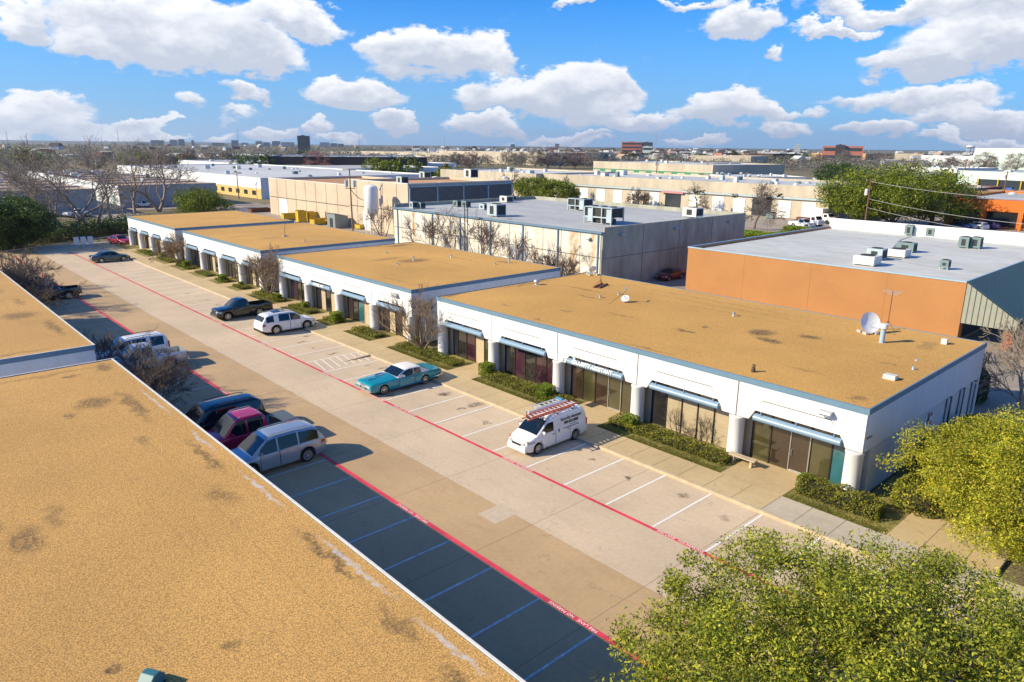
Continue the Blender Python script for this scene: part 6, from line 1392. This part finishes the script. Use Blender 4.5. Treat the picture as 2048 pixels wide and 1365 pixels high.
# ---- street corner by the dock building: kerb hedges and parked lorries
for (px, py, sx, sy, lb) in ((1597, 468, 2.8, 1.2, 'round clipped hedge beside the parked white truck'), (1515, 480, 5.5, 1.2, 'long clipped hedge at the corner behind the grey warehouse'), (1588, 482, 3.6, 1.0, 'low clipped hedge nearest the orange building roof')):
    q = at(px, py, 0); hedge('clipped_hedge', q.x-sx/2, q.x+sx/2, q.y-sx, q.y+sx, 1.3, 90, L_box, lb, leaf=.13, round_=.4, z0=.0)
def truck(px, py, rz, ln, label, box_m, cab_m, bh=2.4, flat=False):
    q = at(px, py, 0); t_ = empty('box_truck', q, rz, label, 'truck')
    MB().prism([(ln/2, .5), (ln/2, 1.35), (ln/2-.5, 1.5), (ln/2-.95, 2.2), (ln/2-2.1, 2.2), (ln/2-2.1, .5)], 'y', -1.0, 1.0).build('cab', cab_m, t_, bevel=.04)
    MB().add([(ln/2-.49, -.85, 1.52), (ln/2-.49, .85, 1.52), (ln/2-.90, .8, 2.12), (ln/2-.90, -.8, 2.12)], [(0, 1, 2, 3)]).build('windshield', m_cglass, t_, loc=(.03, 0, .02))
    for s in (-1, 1): MB().box(ln/2-1.85, ln/2-1.05, s*1.003-.004, s*1.003+.004, 1.4, 2.0).build('side_window', m_cglass, t_)
    if flat: MB().box(-ln/2, ln/2-2.25, -1.05, 1.05, .9, 1.1).build('flatbed', m_coil, t_); MB().box(-ln/2+.3, ln/2-2.6, -.8, .8, 1.101, 1.7).build('cargo', m_rust, t_)
    else: MB().box(-ln/2, ln/2-2.2, -1.1, 1.1, .8, .8+bh).build('box_body', box_m, t_, bevel=.03)
    MB().box(-ln/2, ln/2-.2, -.5, .5, .45, .8).build('chassis', m_coil, t_)
    for x in (ln/2-.9, -ln/2+1.2):
        for s in (-1, 1): MB().lathe([(.2, -.14), (.45, -.14), (.45, .14), (.2, .14)], (x, s*.95, .45), 'y', 14).build('wheel', m_tyre, t_, smooth=True)
truck(1640, 446, R(-100), 6.5, 'white box truck with a yellow side by the dock building', m_dockw, P_white)
truck(1617, 452, R(-100), 6.0, 'flatbed truck with brown cargo beside the box truck', m_dockw, P_white, flat=True)
car(pickup(5.4, 1.95, 1.8, (.92, 4.1), P_white), 'white work pickup facing the camera, left of the flatbed truck', at(1603, 455, 0), R(-100), 'pickup truck', lod=1)
dq = at(1541, 438, 0); dp = empty('dumpster', dq, R(10), 'grey dumpster with black lids by the dock wall', 'dumpster'); MB().prism([(-1, .1), (1, .1), (1.1, 1.5), (-1.1, 1.3)], 'y', -.8, .8).build('bin', m_unitg, dp); MB().box(-1.1, 1.1, -.85, .85, 1.52, 1.6).build('lid', m_black, dp)
# ---- cars on the far lots
simple = []
def lotcar(px, py, spec, rz, label, group=None): return car(spec, label, at(px, py, 0), rz, group=group, lod=1)
lotcar(1918, 457, sedan(4.7, 1.85, 1.4, p=P_blue), R(60), 'blue car at the orange arcade, behind the white parapet'); lotcar(1952, 459, suv(4.7, 1.9, 1.65, (.95, 3.7), P_white), R(60), 'white wagon with red tail lights at the orange arcade'); lotcar(1974, 457, suv(4.7, 1.9, 1.7, (.95, 3.7), P_blue), R(60), 'blue hatchback next to the white wagon at the orange arcade')
lotcar(155, 434, pickup(5.3, 1.95, 1.8, (.92, 4.1), P_white), R(20), 'white pickup behind the biggest bare tree'); lotcar(289, 415, pickup(5.3, 1.95, 1.8, (.92, 4.1), P_white), R(-30), 'white pickup between the bare trees and the grey building')
rr = random.Random(5); PC = [P_white, P_black, P_silver, P_grey, P_blue, P_pink, P_dred, P_white]
protos = [car(sedan(4.6, 1.8, 1.45, p=c_), 'small car', (0, 0, -50), 0, lod=1) for c_ in PC[:4]]+[car(suv(4.8, 1.9, 1.75, (.95, 3.8), c_), 'small car', (0, 0, -50), 0, lod=1) for c_ in (P_white, P_pink, P_blue, P_grey)]
# far copies need no parts: join each prototype's pieces into one mesh
flat = []
for pr__ in protos:
    bmj = bmesh.new(); mats = []
    for ch in [pr__]+list(pr__.children_recursive):
        if ch.type != 'MESH': continue
        mt = ch.data.materials[0]
        if mt not in mats: mats.append(mt)
        tmp = ch.data.copy(); off_ = ch.location if ch.parent == pr__ else ch.location+ch.parent.location
        tmp.transform(Matrix.Translation(off_)); k0 = len(bmj.faces); bmj.from_mesh(tmp); bmj.faces.ensure_lookup_table()
        for f_ in bmj.faces[k0:]: f_.material_index = mats.index(mt)
        bpy.data.meshes.remove(tmp)
    me = bpy.data.meshes.new('parked_car'); bmj.to_mesh(me); bmj.free(); [me.materials.append(x) for x in mats]; flat.append(me)
    for ch in list(pr__.children_recursive): bpy.data.objects.remove(ch)
    bpy.data.objects.remove(pr__)
def park(px, py, rz, label, group):
    o = bpy.data.objects.new('parked_car', rr.choice(flat)); COL.objects.link(o); o.location = at(px, py, 0); o.rotation_euler = (0, 0, rz); tag(o, label, 'car', group)
for i in range(26): park(1590+i*9.2+rr.uniform(-2, 2), 335+i*.25+rr.uniform(-1, 1), R(35+rr.uniform(-3, 3)), 'tiny car in the crowded lot beyond the oaks', 'cars in the crowded lot beyond the oaks')
for i in range(22): park(1640+i*10+rr.uniform(-2, 2), 327+i*.2+rr.uniform(-.6, .6), R(35), 'tiny car in the farther row of the lot beyond the oaks', 'cars in the farther row beyond the oaks')
for i in range(14): park(895+i*11+rr.uniform(-2, 2), 326+rr.uniform(-.8, .8), R(40), 'tiny car on the lot by the long beige warehouse', 'cars by the long beige warehouse')
for i, (px, py) in enumerate([(868, 327), (884, 327), (900, 328), (874, 323), (893, 323), (960, 327)]):
    truck(px, py, R(40), 8, f'{["white","blue cabbed","small white","rear white","far white","lone white"][i]} lorry in the row left of the beige warehouse lot', m_dockw, (P_white, P_blue, P_white, P_white, P_pink, P_white)[i])
# ---- horizon landmarks
def tower(px0, px1, ptop, dist, label, wall, floors=8, cat='office tower', name='office_tower', win=m_winb, depth=None, parts=True):
    a = at_d(px0, 300, dist); b = at_d(px1, 300, dist); d = b-a; ln = math.hypot(d.x, d.y); rz = math.atan2(d.y, d.x)
    v = ray((px0+px1)/2, ptop); h = CH+v.z*dist/math.hypot(v.x, v.y)
    t_ = empty(name, (a.x, a.y, 0), rz, label, cat); D_ = depth or ln*.7
    MB().box(0, ln, 0, D_, -1, h).build('wall', wall, t_); MB().box(ln*.3, ln*.6, D_*.3, D_*.6, h, h*1.04).build('penthouse', wall, t_)
    if parts:
        fh = h/floors
        for k in range(floors): MB().box(ln*.04, ln*.96, -ln*.006-.1, -.02, fh*(k+.35), fh*(k+.75)).build('window_band', win, t_)
    return t_, ln, h
m_far = [M('far_grey', (.30, .33, .37), rough=.8, var=.05), M('far_tan', (.42, .38, .34), rough=.8, var=.05), M('far_teal', (.08, .19, .26), rough=.4, var=.05), M('far_pale', (.55, .58, .60), rough=.8, var=.05)]
tower(596, 621, 272, 1500, 'tall dark brown office tower, highest on the skyline', M('tower_brown', (.10, .09, .085), rough=.7, var=.1), 14)
for i, (a, b, t, c_, lb) in enumerate([(303, 330, 281, 0, 'broad grey block, leftmost of the skyline'), (341, 357, 280, 0, 'grey block second from left on the skyline'), (358, 371, 279, 2, 'stepped dark block third on the skyline'), (384, 390, 281, 1, 'slim tan tower on the left skyline'), (425, 450, 286, 0, 'low grey block on the left skyline'), (464, 478, 281, 2, 'dark blue block by the radio mast'), (483, 497, 286, 3, 'low pale dome building by the radio mast'), (512, 526, 283, 1, 'tan block left of the teal ones'), (527, 541, 285, 2, 'small teal block on the middle skyline'), (545, 562, 283, 2, 'teal block second on the middle skyline'), (563, 590, 285, 3, 'pale glass block left of the brown tower'),
        (640, 660, 285, 3, 'pale glass block right of the brown tower'), (661, 675, 287, 2, 'teal block right of the pale one'), (676, 688, 288, 2, 'low teal block next to the last'), (275, 300, 287, 0, 'faint grey block beyond the bare trees'), (1021, 1030, 289, 2, 'small dark block over the beige warehouse'), (1110, 1118, 288, 2, 'small dark block left of the red office')]):
    tower(a, b, t, 4200, lb, m_far[c_], 7, name='office_block', cat='office block')
ro, ln, h = tower(1243, 1283, 284.5, 1300, 'broad red brick office building on the horizon', m_brick, 4, name='brick_office', cat='office building'); ro2, ln2, h2_ = tower(1283, 1305, 285, 1301, 'dark glass wing of the red brick office building', m_navy, 4, name='office_wing', cat='office building')
tower(1285, 1304, 293.5, 1250, 'low pale teal building before the red brick office', m_teal, 2, name='low_office', cat='office building')
tower(1645, 1727, 292.5, 1100, 'long low pink brick building on the right horizon', m_brick, 2, name='brick_office', cat='office building', depth=30)
tower(1671, 1690, 290, 1095, 'dark roofed centre block of the long brick building', m_darkw, 3, name='centre_block', cat='office building')
tower(1589, 1600, 290.5, 2000, 'small white tower block on the right horizon', m_far[3], 5, name='office_block', cat='office block')
for i, (px, t, lb) in enumerate([(18, 261, 'thin radio mast at the far left edge of the sky'), (239, 257, 'thin radio mast among the bare tree tops'), (478, 259, 'thin radio mast over the left skyline'), (719, 266, 'thin radio mast right of the brown tower'), (889, 272, 'thin radio mast above the beige warehouses'), (1311, 267, 'thin radio mast right of the red office'), (1600, 278, 'thin radio mast beside the small white tower'), (1738, 276, 'thin radio mast left of the right oaks')]):
    a = at_d(px, 300, 2500); v = ray(px, t); h = CH+v.z*2500/math.hypot(v.x, v.y); m_ = empty('radio_mast', (a.x, a.y, 0), 0, lb, 'radio mast'); MB().tube((0, 0, 0), (0, 0, h), 1.0, .4, 5).build('mast', m_far[0], m_); MB().lathe([(2, 0), (2, 3)], n=6).build('base', m_far[0], m_)
a = at_d(1940, 300, 2200); wt = empty('water_tower', (a.x, a.y, 0), 0, 'white water tower on the right horizon', 'water tower'); v = ray(1940, 290.5); h = CH+v.z*2200/math.hypot(v.x, v.y)
MB().lathe([(1, h-9), (7, h-8), (10, h-5), (9, h-2), (4, h), (.1, h+.3)], n=18).build('tank', m_far[3], wt, smooth=True)
for k in range(6): t_ = k*math.pi/3; MB().tube((8*math.cos(t_), 8*math.sin(t_), 0), (7*math.cos(t_), 7*math.sin(t_), h-7), .5).build('leg', m_far[3], wt)

# ================================================================== trees further off
m_bg = M('bark_far', (.17, .135, .11), rough=.9, var=.3, scale=2)
def btree(px, py, ptop, seed, label, w=1.0, **k):
    q = at(px, py, 0); h = ztop(q, ptop); kw = dict(levels=6, r=.02*h, minr=.0021*h, mat=m_bg, trunk=.25, spread=.55, kids=(2, 4), wig=.16); kw.update(k)
    return bare_tree('bare_tree', (q.x, q.y, 0), h, seed, label, **kw)
m_pec = M('bark_pecan', (.32, .28, .24), rough=.9, var=.3, scale=2)
m_pec2 = M('bark_pecan_dark', (.25, .20, .165), rough=.9, var=.35, scale=2)
btree(146, 474, 264, 41, 'biggest bare tree, leaning left, at the far end of the lot', mat=m_pec2, stems=3, fan=.55, r=.34, minr=.028, trunk=.26, shrink=.78, bias=(-.25, .15), levels=5, kids=(2, 4), wig=.2)
btree(187, 470, 268, 42, 'tall upright bare tree right of the biggest one', mat=m_pec2, stems=2, fan=.25, r=.30, minr=.028, trunk=.27, shrink=.78, levels=5, kids=(2, 4), wig=.2)
btree(222, 440, 272, 43, 'bare tree with a rusty trunk behind the mailboxes', mat=m_pec, r=.34, minr=.03, levels=5, kids=(2, 4), shrink=.78, wig=.2)
btree(270, 428, 272, 44, 'slim bare tree left of the one over the grey building', mat=m_pec2, r=.36, minr=.032, levels=5, kids=(2, 4), shrink=.76, wig=.2); btree(318, 424, 270, 45, 'wide bare tree over the corner of the grey building', mat=m_pec2, stems=2, fan=.5, r=.4, minr=.034, spread=.7, levels=5, kids=(2, 4), shrink=.78, wig=.2)
btree(105, 440, 290, 46, 'bare tree behind and left of the biggest one', mat=m_pec, r=.3, minr=.03, bias=(-.2, 0), levels=5, kids=(3, 4)); btree(256, 448, 378, 47, 'small bare tree under the taller ones behind the mailboxes', mat=m_pec, levels=5, r=.14, minr=.02)
btree(40, 430, 300, 48, 'bare tree over the wide grey building at the left', mat=m_pec, r=.3, minr=.03, levels=5, kids=(3, 4))
# bare trees along the stained warehouse wall
for k, (px, ybase, top, s, st, lb) in enumerate([(862, 94, 402, 51, 3, 'largest bare tree before the stained warehouse wall'), (900, 86, 418, 52, 2, 'bare tree second along the stained warehouse wall'), (966, 78, 420, 53, 4, 'bare tree by the steel frame mast at the warehouse wall'), (1036, 70, 455, 54, 2, 'thin bare tree right of the middle of the stained wall'), (1123, 62.5, 486, 55, 6, 'round bare bush near the stained end of the warehouse'), (766, 108, 398, 56, 3, 'bare tree beneath the white silo')]):
    v = ray(px, 500); x = 60.2 if k < 5 else 67.0; y = v.y/v.x*x; q = Vector((x, y, 0)); h = ztop(q, top)
    bare_tree('bare_tree', q, h, s, lb, mat=M('bark_redbrown', (.15, .095, .075), rough=.9, var=.3, scale=3), stems=st, levels=5, spread=.55, kids=(2, 4), r=.11, minr=.017, trunk=.3, fan=.5)
fm_ = empty('steel_mast', (60.9, 75.5, 0), 0, 'narrow steel frame mast in front of the stained warehouse wall', 'mast')
for x in (-.3, .3): MB().tube((0, x, 0), (0, x, 8.6), .06).build('upright', m_coil, fm_)
for z in (8.5, 7.6): MB().box(-.04, .04, -.4, .4, z, z+.08).build('crossbar', m_coil, fm_)
# bare trees before the dock building and further off
for (px, x, t, s, lb, kw) in [(1512, 136, 358, 61, 'large bare tree with green mistletoe at the right of the dock building', {}), (1392, 160, 362, 62, 'bare tree with mistletoe before the middle dock doors', {}), (1277, 161, 373, 63, 'round brown bare tree before the dock doors', dict(stems=4, fan=.7, trunk=.16)), (1124, 157, 349, 64, 'bare tree with mistletoe over the left end of the dock building', {}), (1030, 150, 333, 65, 'wide bare tree behind the evergreens left of the dock building', dict(stems=2))]:
    v = ray(px, 420); q = Vector((x, v.y/v.x*x, 0)); h = ztop(q, t); kw = dict(dict(levels=5, kids=(3, 4), spread=.8, trunk=.34, shrink=.74, wig=.16, mat=m_bg, r=.26, minr=.034), **kw)
    t_ = bare_tree('bare_tree', q, h, s, lb, **kw)
    if 'mistletoe' in lb:
        rs_ = np.random.default_rng(s)
        for c_ in range(3):
            P, _c = crown_pts((rs_.normal()*h*.3, rs_.normal()*h*.3, h*.68), (.6, .6, .5), 6, 22, .4); v, f = leaves(P, .18); npmesh('mistletoe', v, f, L_mist, t_)
mids = [(912, 335, 305, 'bare tree in front of the lorries'), (940, 340, 303, 'tall wide bare tree left of the beige warehouse lot'), (1018, 330, 302, 'rust tinged bare tree on the beige warehouse lot'), (1040, 332, 304, 'dense brown round tree beside the rust tinged one'), (1095, 338, 294, 'tallest bare tree right of the beige warehouse'), (1120, 338, 291, 'bare tree crowding the tallest one'), (1070, 338, 297, 'slim bare tree left of the tallest one'), (1150, 338, 300, 'grey bare tree left of the green doored warehouse'), (1180, 336, 301, 'hazy grey tree at the corner of the green doored warehouse'), (1205, 330, 302, 'grey tree above the green doored warehouse, left'), (1325, 326, 301, 'pale bare tree above the green doored warehouse, right'), (1490, 325, 306, 'bare tree before the tan building on the horizon'), (1688, 330, 300, 'pale bare tree before the pink brick building'), (1640, 330, 308, 'grey bare tree left of the small oak'), (1770, 330, 312, 'grey bare tree right of the small oak'), (1560, 327, 312, 'grey bare tree beside the dark building'), (1965, 345, 304, 'wide bare tree before the teal store'), (2030, 345, 304, 'bare tree at the right edge before the teal store'), (1900, 343, 314, 'yellowish bare tree beside the white shed'),
        (380, 332, 300, 'bare tree over the flat white roof, left'), (420, 335, 302, 'bare tree right of the evergreen behind the white roofs'), (455, 336, 303, 'dense bare tree left of the evergreen pair'), (60, 350, 300, 'bare tree far behind the left tan roofs'), (190, 345, 302, 'bare tree behind the tan roofs at the left'), (330, 345, 298, 'bare tree behind the white roofs at the left')]
L_tw = [leafmat('twig_haze_grey', [(.20,.165,.135), (.30,.25,.21), (.13,.105,.085)], trans=.1), leafmat('twig_haze_purple', [(.20,.13,.12), (.27,.18,.165), (.12,.08,.075)], trans=.1), leafmat('twig_haze_pale', [(.34,.28,.23), (.24,.2,.16)], trans=.1), leafmat('twig_haze_pink', [(.36,.15,.13), (.26,.12,.11), (.42,.20,.16)], trans=.1)]
def twtree(px, py, ptop, seed, label, lm, wf=.5):
    q = at(px, py, 0); h = ztop(q, ptop); return leaf_tree('bare_tree', (q.x, q.y, 0), h, h*wf, seed, label, lm, leaf=.55, nclump=130, per=60, crad=h*.11, trunk_r=.025*h, base=.12, shell=.3, limbs=8, ratio=.09, bark=m_bg)
for i, (px, py, t, lb) in enumerate(mids): twtree(px, py, t, 80+i, lb, L_tw[i % 3], .5+.1*(i % 3))
twtree(637, 352, 304, 120, 'purple pink bare tree before the dark walled warehouse', L_tw[3], .62)
# evergreens
def gtree(px, py, ptop, wpx, seed, label, lm=L_olive, base=.05, leaf=.22, n=170, per=70, **k):
    q = at(px, py, 0); h = ztop(q, ptop); dist = math.hypot(q.x, q.y); rad = wpx/F*dist*.96/2
    return leaf_tree('evergreen_tree', (q.x, q.y, 0), h, rad, seed, label, lm, leaf=leaf, nclump=n, per=per, crad=rad*.2, trunk_r=.03*h, base=base, shell=.35, **k)
gtree(22, 500, 380, 150, 131, 'dense dark green tree at the left edge beyond the lot', L_dark, leaf=.16, n=480, per=140, lobes=9, base=0)
gtree(425, 437, 368, 140, 132, 'broad dark green tree behind the farthest office building', L_olive, leaf=.17, n=260, per=90, lobes=5)
gtree(1068, 404, 354, 84, 133, 'olive evergreen left of the dock building', L_olive, leaf=.26); gtree(1112, 408, 360, 90, 134, 'lower rounded evergreen against the dock building', L_olive, leaf=.26)
gtree(1706, 450, 350, 150, 135, 'left of three big oaks behind the orange building', L_olive, leaf=.25, n=240, per=80, lobes=5); gtree(1782, 452, 322, 210, 136, 'tallest of three big oaks behind the orange building', L_olive, leaf=.25, n=360, per=90, lobes=8); gtree(1862, 452, 338, 165, 137, 'right of three big oaks behind the orange building', L_olive, leaf=.25, n=240, per=80, lobes=5)
gtree(1672, 380, 326, 84, 138, 'small darker oak behind the left big oak', L_dark, leaf=.35, n=150)
for i, (px, py, t, w, lm, lb) in enumerate([(500, 352, 309, 66, L_dark, 'dark evergreen pair left of the dark walled warehouse, left'), (530, 352, 311, 50, L_dark, 'dark evergreen pair left of the dark walled warehouse, right'), (752, 362, 316, 56, L_olive, 'olive evergreen before the dark walled warehouse, left of three'), (778, 364, 320, 58, L_olive, 'olive evergreen before the dark walled warehouse, middle of three'), (816, 362, 313, 62, L_olive, 'olive evergreen before the dark walled warehouse, right of three'), (900, 372, 336, 80, L_olive, 'low wide evergreen over the tan warehouse roof'), (860, 362, 345, 40, L_olive, 'small low evergreen left of the wide one'), (1250, 322, 303, 18, L_dark, 'small dark evergreen above the green doored warehouse, left'), (1264, 323, 306, 18, L_dark, 'small dark evergreen above the green doored warehouse, right'), (1468, 328, 302, 22, L_dark, 'dark evergreen before the pink building'), (1604, 326, 305, 24, L_dark, 'dark round tree right of the dark building'), (268, 345, 300, 60, L_olive, 'olive tree among the bare trees at the left'), (50, 350, 298, 90, L_olive, 'olive tree far behind the left tan roofs'), (370, 330, 308, 36, L_olive, 'olive tree before the flat white roof'), (340, 336, 309, 34, L_dark, 'dark tree before the flat white roof'), (601, 318, 301, 18, L_dark, 'round dark tree below the brown tower'), (1405, 326, 309, 40, L_dark, 'dark trees above the dark grey block')]):
    gtree(px, py, t, w, 140+i, lb, lm, base=.05, leaf=.55, n=70, per=36)
gtree(890, 352, 326, 26, 170, 'yellow leaved tree before the beige warehouse', L_yel, leaf=.5, n=50, per=30)
# brush along the end of the lot: stuff
def scatter(name, n, region, hgt, leaf, lm, sq=.7):
    P = region(n); P[:, 2] += rng.uniform(0, 1, n)**1.5*hgt*(.5+.5*np.sin(P[:, 0]*.9+P[:, 1]*.5)**2); v, f = leaves(P, leaf, .4, up=0); o = npmesh(name, v, f, lm); o['kind'] = 'stuff'; return o
L_brush = leafmat('brush_leaves', [(.10,.09,.03), (.22,.17,.07), (.08,.09,.02), (.30,.22,.10)]); L_dry = leafmat('dry_brush', [(.14,.11,.08), (.22,.18,.13), (.10,.09,.05)])
def reg(n):
    x = rng.uniform(-5, 47, n); return np.stack([x, np.interp(x, [-5, 15, 20, 27, 36, 47], [130.5, 131, 133, 137.5, 142, 143])+rng.uniform(.4, 12, n)**1, np.zeros(n)], 1)
scatter('brush', 26000, reg, 1.6, .16, L_brush)
def reg2(n):
    x = rng.uniform(22, 42, n); return np.stack([x, np.interp(x, [22, 27, 36, 42], [137, 139.5, 144, 146])+rng.uniform(0, 6, n), np.zeros(n)], 1)
scatter('undergrowth', 16000, reg2, 3.0, .2, L_dark)
# ---- the wooded, built up plain out to the horizon
L_wood = leafmat('woodland_grey', [(.10,.09,.08), (.17,.15,.135), (.23,.205,.18), (.10,.11,.06)], trans=.1); L_woodg = leafmat('woodland_green', [(.07,.11,.05), (.12,.17,.06), (.18,.21,.08)], trans=.1)
L_wood2 = 0
def woods(name, n, d0, d1, per, lm, hmul=1, gate=None):
    a = YAW+rng.uniform(R(-44), R(44), n); d = d0*(d1/d0)**rng.uniform(0, 1, n); c = np.stack([np.sin(a)*d, np.cos(a)*d, np.zeros(n)], 1)
    h = rng.uniform(5, 10, n)*hmul; w = h*rng.uniform(.7, 1.3, n)
    # leave clearings where there are buildings and yards
    k = (np.sin(c[:, 0]/61+1)+np.sin(c[:, 1]/83+c[:, 0]/140) > -.95); c, h, w = c[k], h[k], w[k]
    q = in_ball(len(c)*per, .3).reshape(len(c), per, 3); q *= np.stack([w/2, w/2, h*.42], 1)[:, None]; P = c[:, None]+q; P[..., 2] += (h*.5)[:, None]
    P = P.reshape(-1, 3); sz = np.repeat(w, per)*(.15 if per < 20 else .085); v, f = leaves(P, 1.0, .38)
    v = v.reshape(-1, 4, 3); v = P[:, None]+(v-P[:, None])*sz[:, None, None]; return tag(npmesh(name, v.reshape(-1, 3), f, lm), kind='stuff')
woods('woodland', 3000, 540, 1300, 80, L_wood); woods('woodland', 5200, 1300, 7500, 16, L_wood, 1.25); woods('woodland', 900, 560, 2600, 60, L_woodg, 1.1); woods('woodland', 2600, 2600, 9000, 14, L_woodg, 1.5)
# low houses and sheds among the far trees, each its own object, all alike at this distance
rh = random.Random(9); HM = [m_white_w, m_wroof, m_dock, m_greyw, m_mar, m_white_w]; hp = []
for k in range(6):
    m = MB(); w, l_, h = rh.uniform(6, 9), rh.uniform(9, 17), rh.uniform(3, 4.5)
    m.mat(0).box(-l_/2, l_/2, -w/2, w/2, 0, h)
    m.mat(1).prism([(-w/2-.4, h), (w/2+.4, h), (0, h+w*(.32 if k < 4 else .06))], 'x', -l_/2-.3, l_/2+.3); m.mat(2).box(-l_*.3, l_*.3, -w/2-.08, -w/2-.01, 1, h*.6)
    me_o = m.build('low_building', [HM[k], (m_groof, m_darkw, m_wroof, m_greywt, m_wroof, m_wroof)[k], m_winb]); hp.append(me_o.data); bpy.data.objects.remove(me_o)
for i in range(295):
    a = YAW+rh.uniform(R(-36), R(36)); d = 800*(3600/800)**rh.random(); a = a if rh.random() < .35 else YAW+rh.uniform(R(-8), R(33))
    if i > 150: a = YAW+rh.uniform(R(-8), R(21)); d = rh.uniform(1000, 1900)
    o = bpy.data.objects.new('low_building', rh.choice(hp if i < 150 else [hp[0], hp[1], hp[5]])); COL.objects.link(o); o.location = (math.sin(a)*d, math.cos(a)*d, rh.uniform(0, 5) if d > 1200 else 0); o.rotation_euler = (0, 0, rh.uniform(0, 3.1)); s = rh.uniform(.8, 1.2)*(1+d/6000); o.scale = (s, s, s*1.05)
    tag(o, 'tiny pale low building among the trees of the far plain', 'building', 'low buildings scattered over the far plain')
# distant rise at the left
hl = MB(); n = 60
for i in range(n):
    a0, a1 = YAW+R(-42+i*84/n), YAW+R(-42+(i+1)*84/n); f0 = lambda t: max(2, (20+10*math.sin(t*9)+6*math.sin(t*23))*max(0, min(1, (YAW-t+.05)*2.2)))
    h0, h1_ = f0(a0), f0(a1)
    P = [(math.sin(a0)*9000, math.cos(a0)*9000, -5), (math.sin(a1)*9000, math.cos(a1)*9000, -5), (math.sin(a1)*10500, math.cos(a1)*10500, max(8, h1_)), (math.sin(a0)*10500, math.cos(a0)*10500, max(8, h0)), (math.sin(a1)*12000, math.cos(a1)*12000, -5), (math.sin(a0)*12000, math.cos(a0)*12000, -5)]
    hl.add(P, [(0, 1, 2, 3), (3, 2, 4, 5)])
struct(hl, 'hills', M('far_hill', (.03, .045, .05), rough=1, var=.2, scale=.01, world=True))
HAZE = 0.00006
if HAZE:
    hz_ = MB(); hz_.box(-12900, 12900, -12900, 12900, -2, 260); ho = hz_.build('haze', M('x', (1, 1, 1))); ho['kind'] = 'stuff'
    hm = bpy.data.materials.new('haze_air'); hm.use_nodes = True; t_ = hm.node_tree; t_.nodes.clear(); o_ = t_.nodes.new('ShaderNodeOutputMaterial'); pv = t_.nodes.new('ShaderNodeVolumePrincipled')
    pv.inputs['Color'].default_value = (.75, .85, 1, 1); pv.inputs['Density'].default_value = HAZE; pv.inputs['Anisotropy'].default_value = .3; t_.links.new(pv.outputs[0], o_.inputs['Volume']); ho.data.materials.clear(); ho.data.materials.append(hm)

for o in SC.objects:
    if o.parent is None and 'label' in o and not 4 <= len(str(o['label']).split()) <= 16: print('LONG', o.name, o['label'])
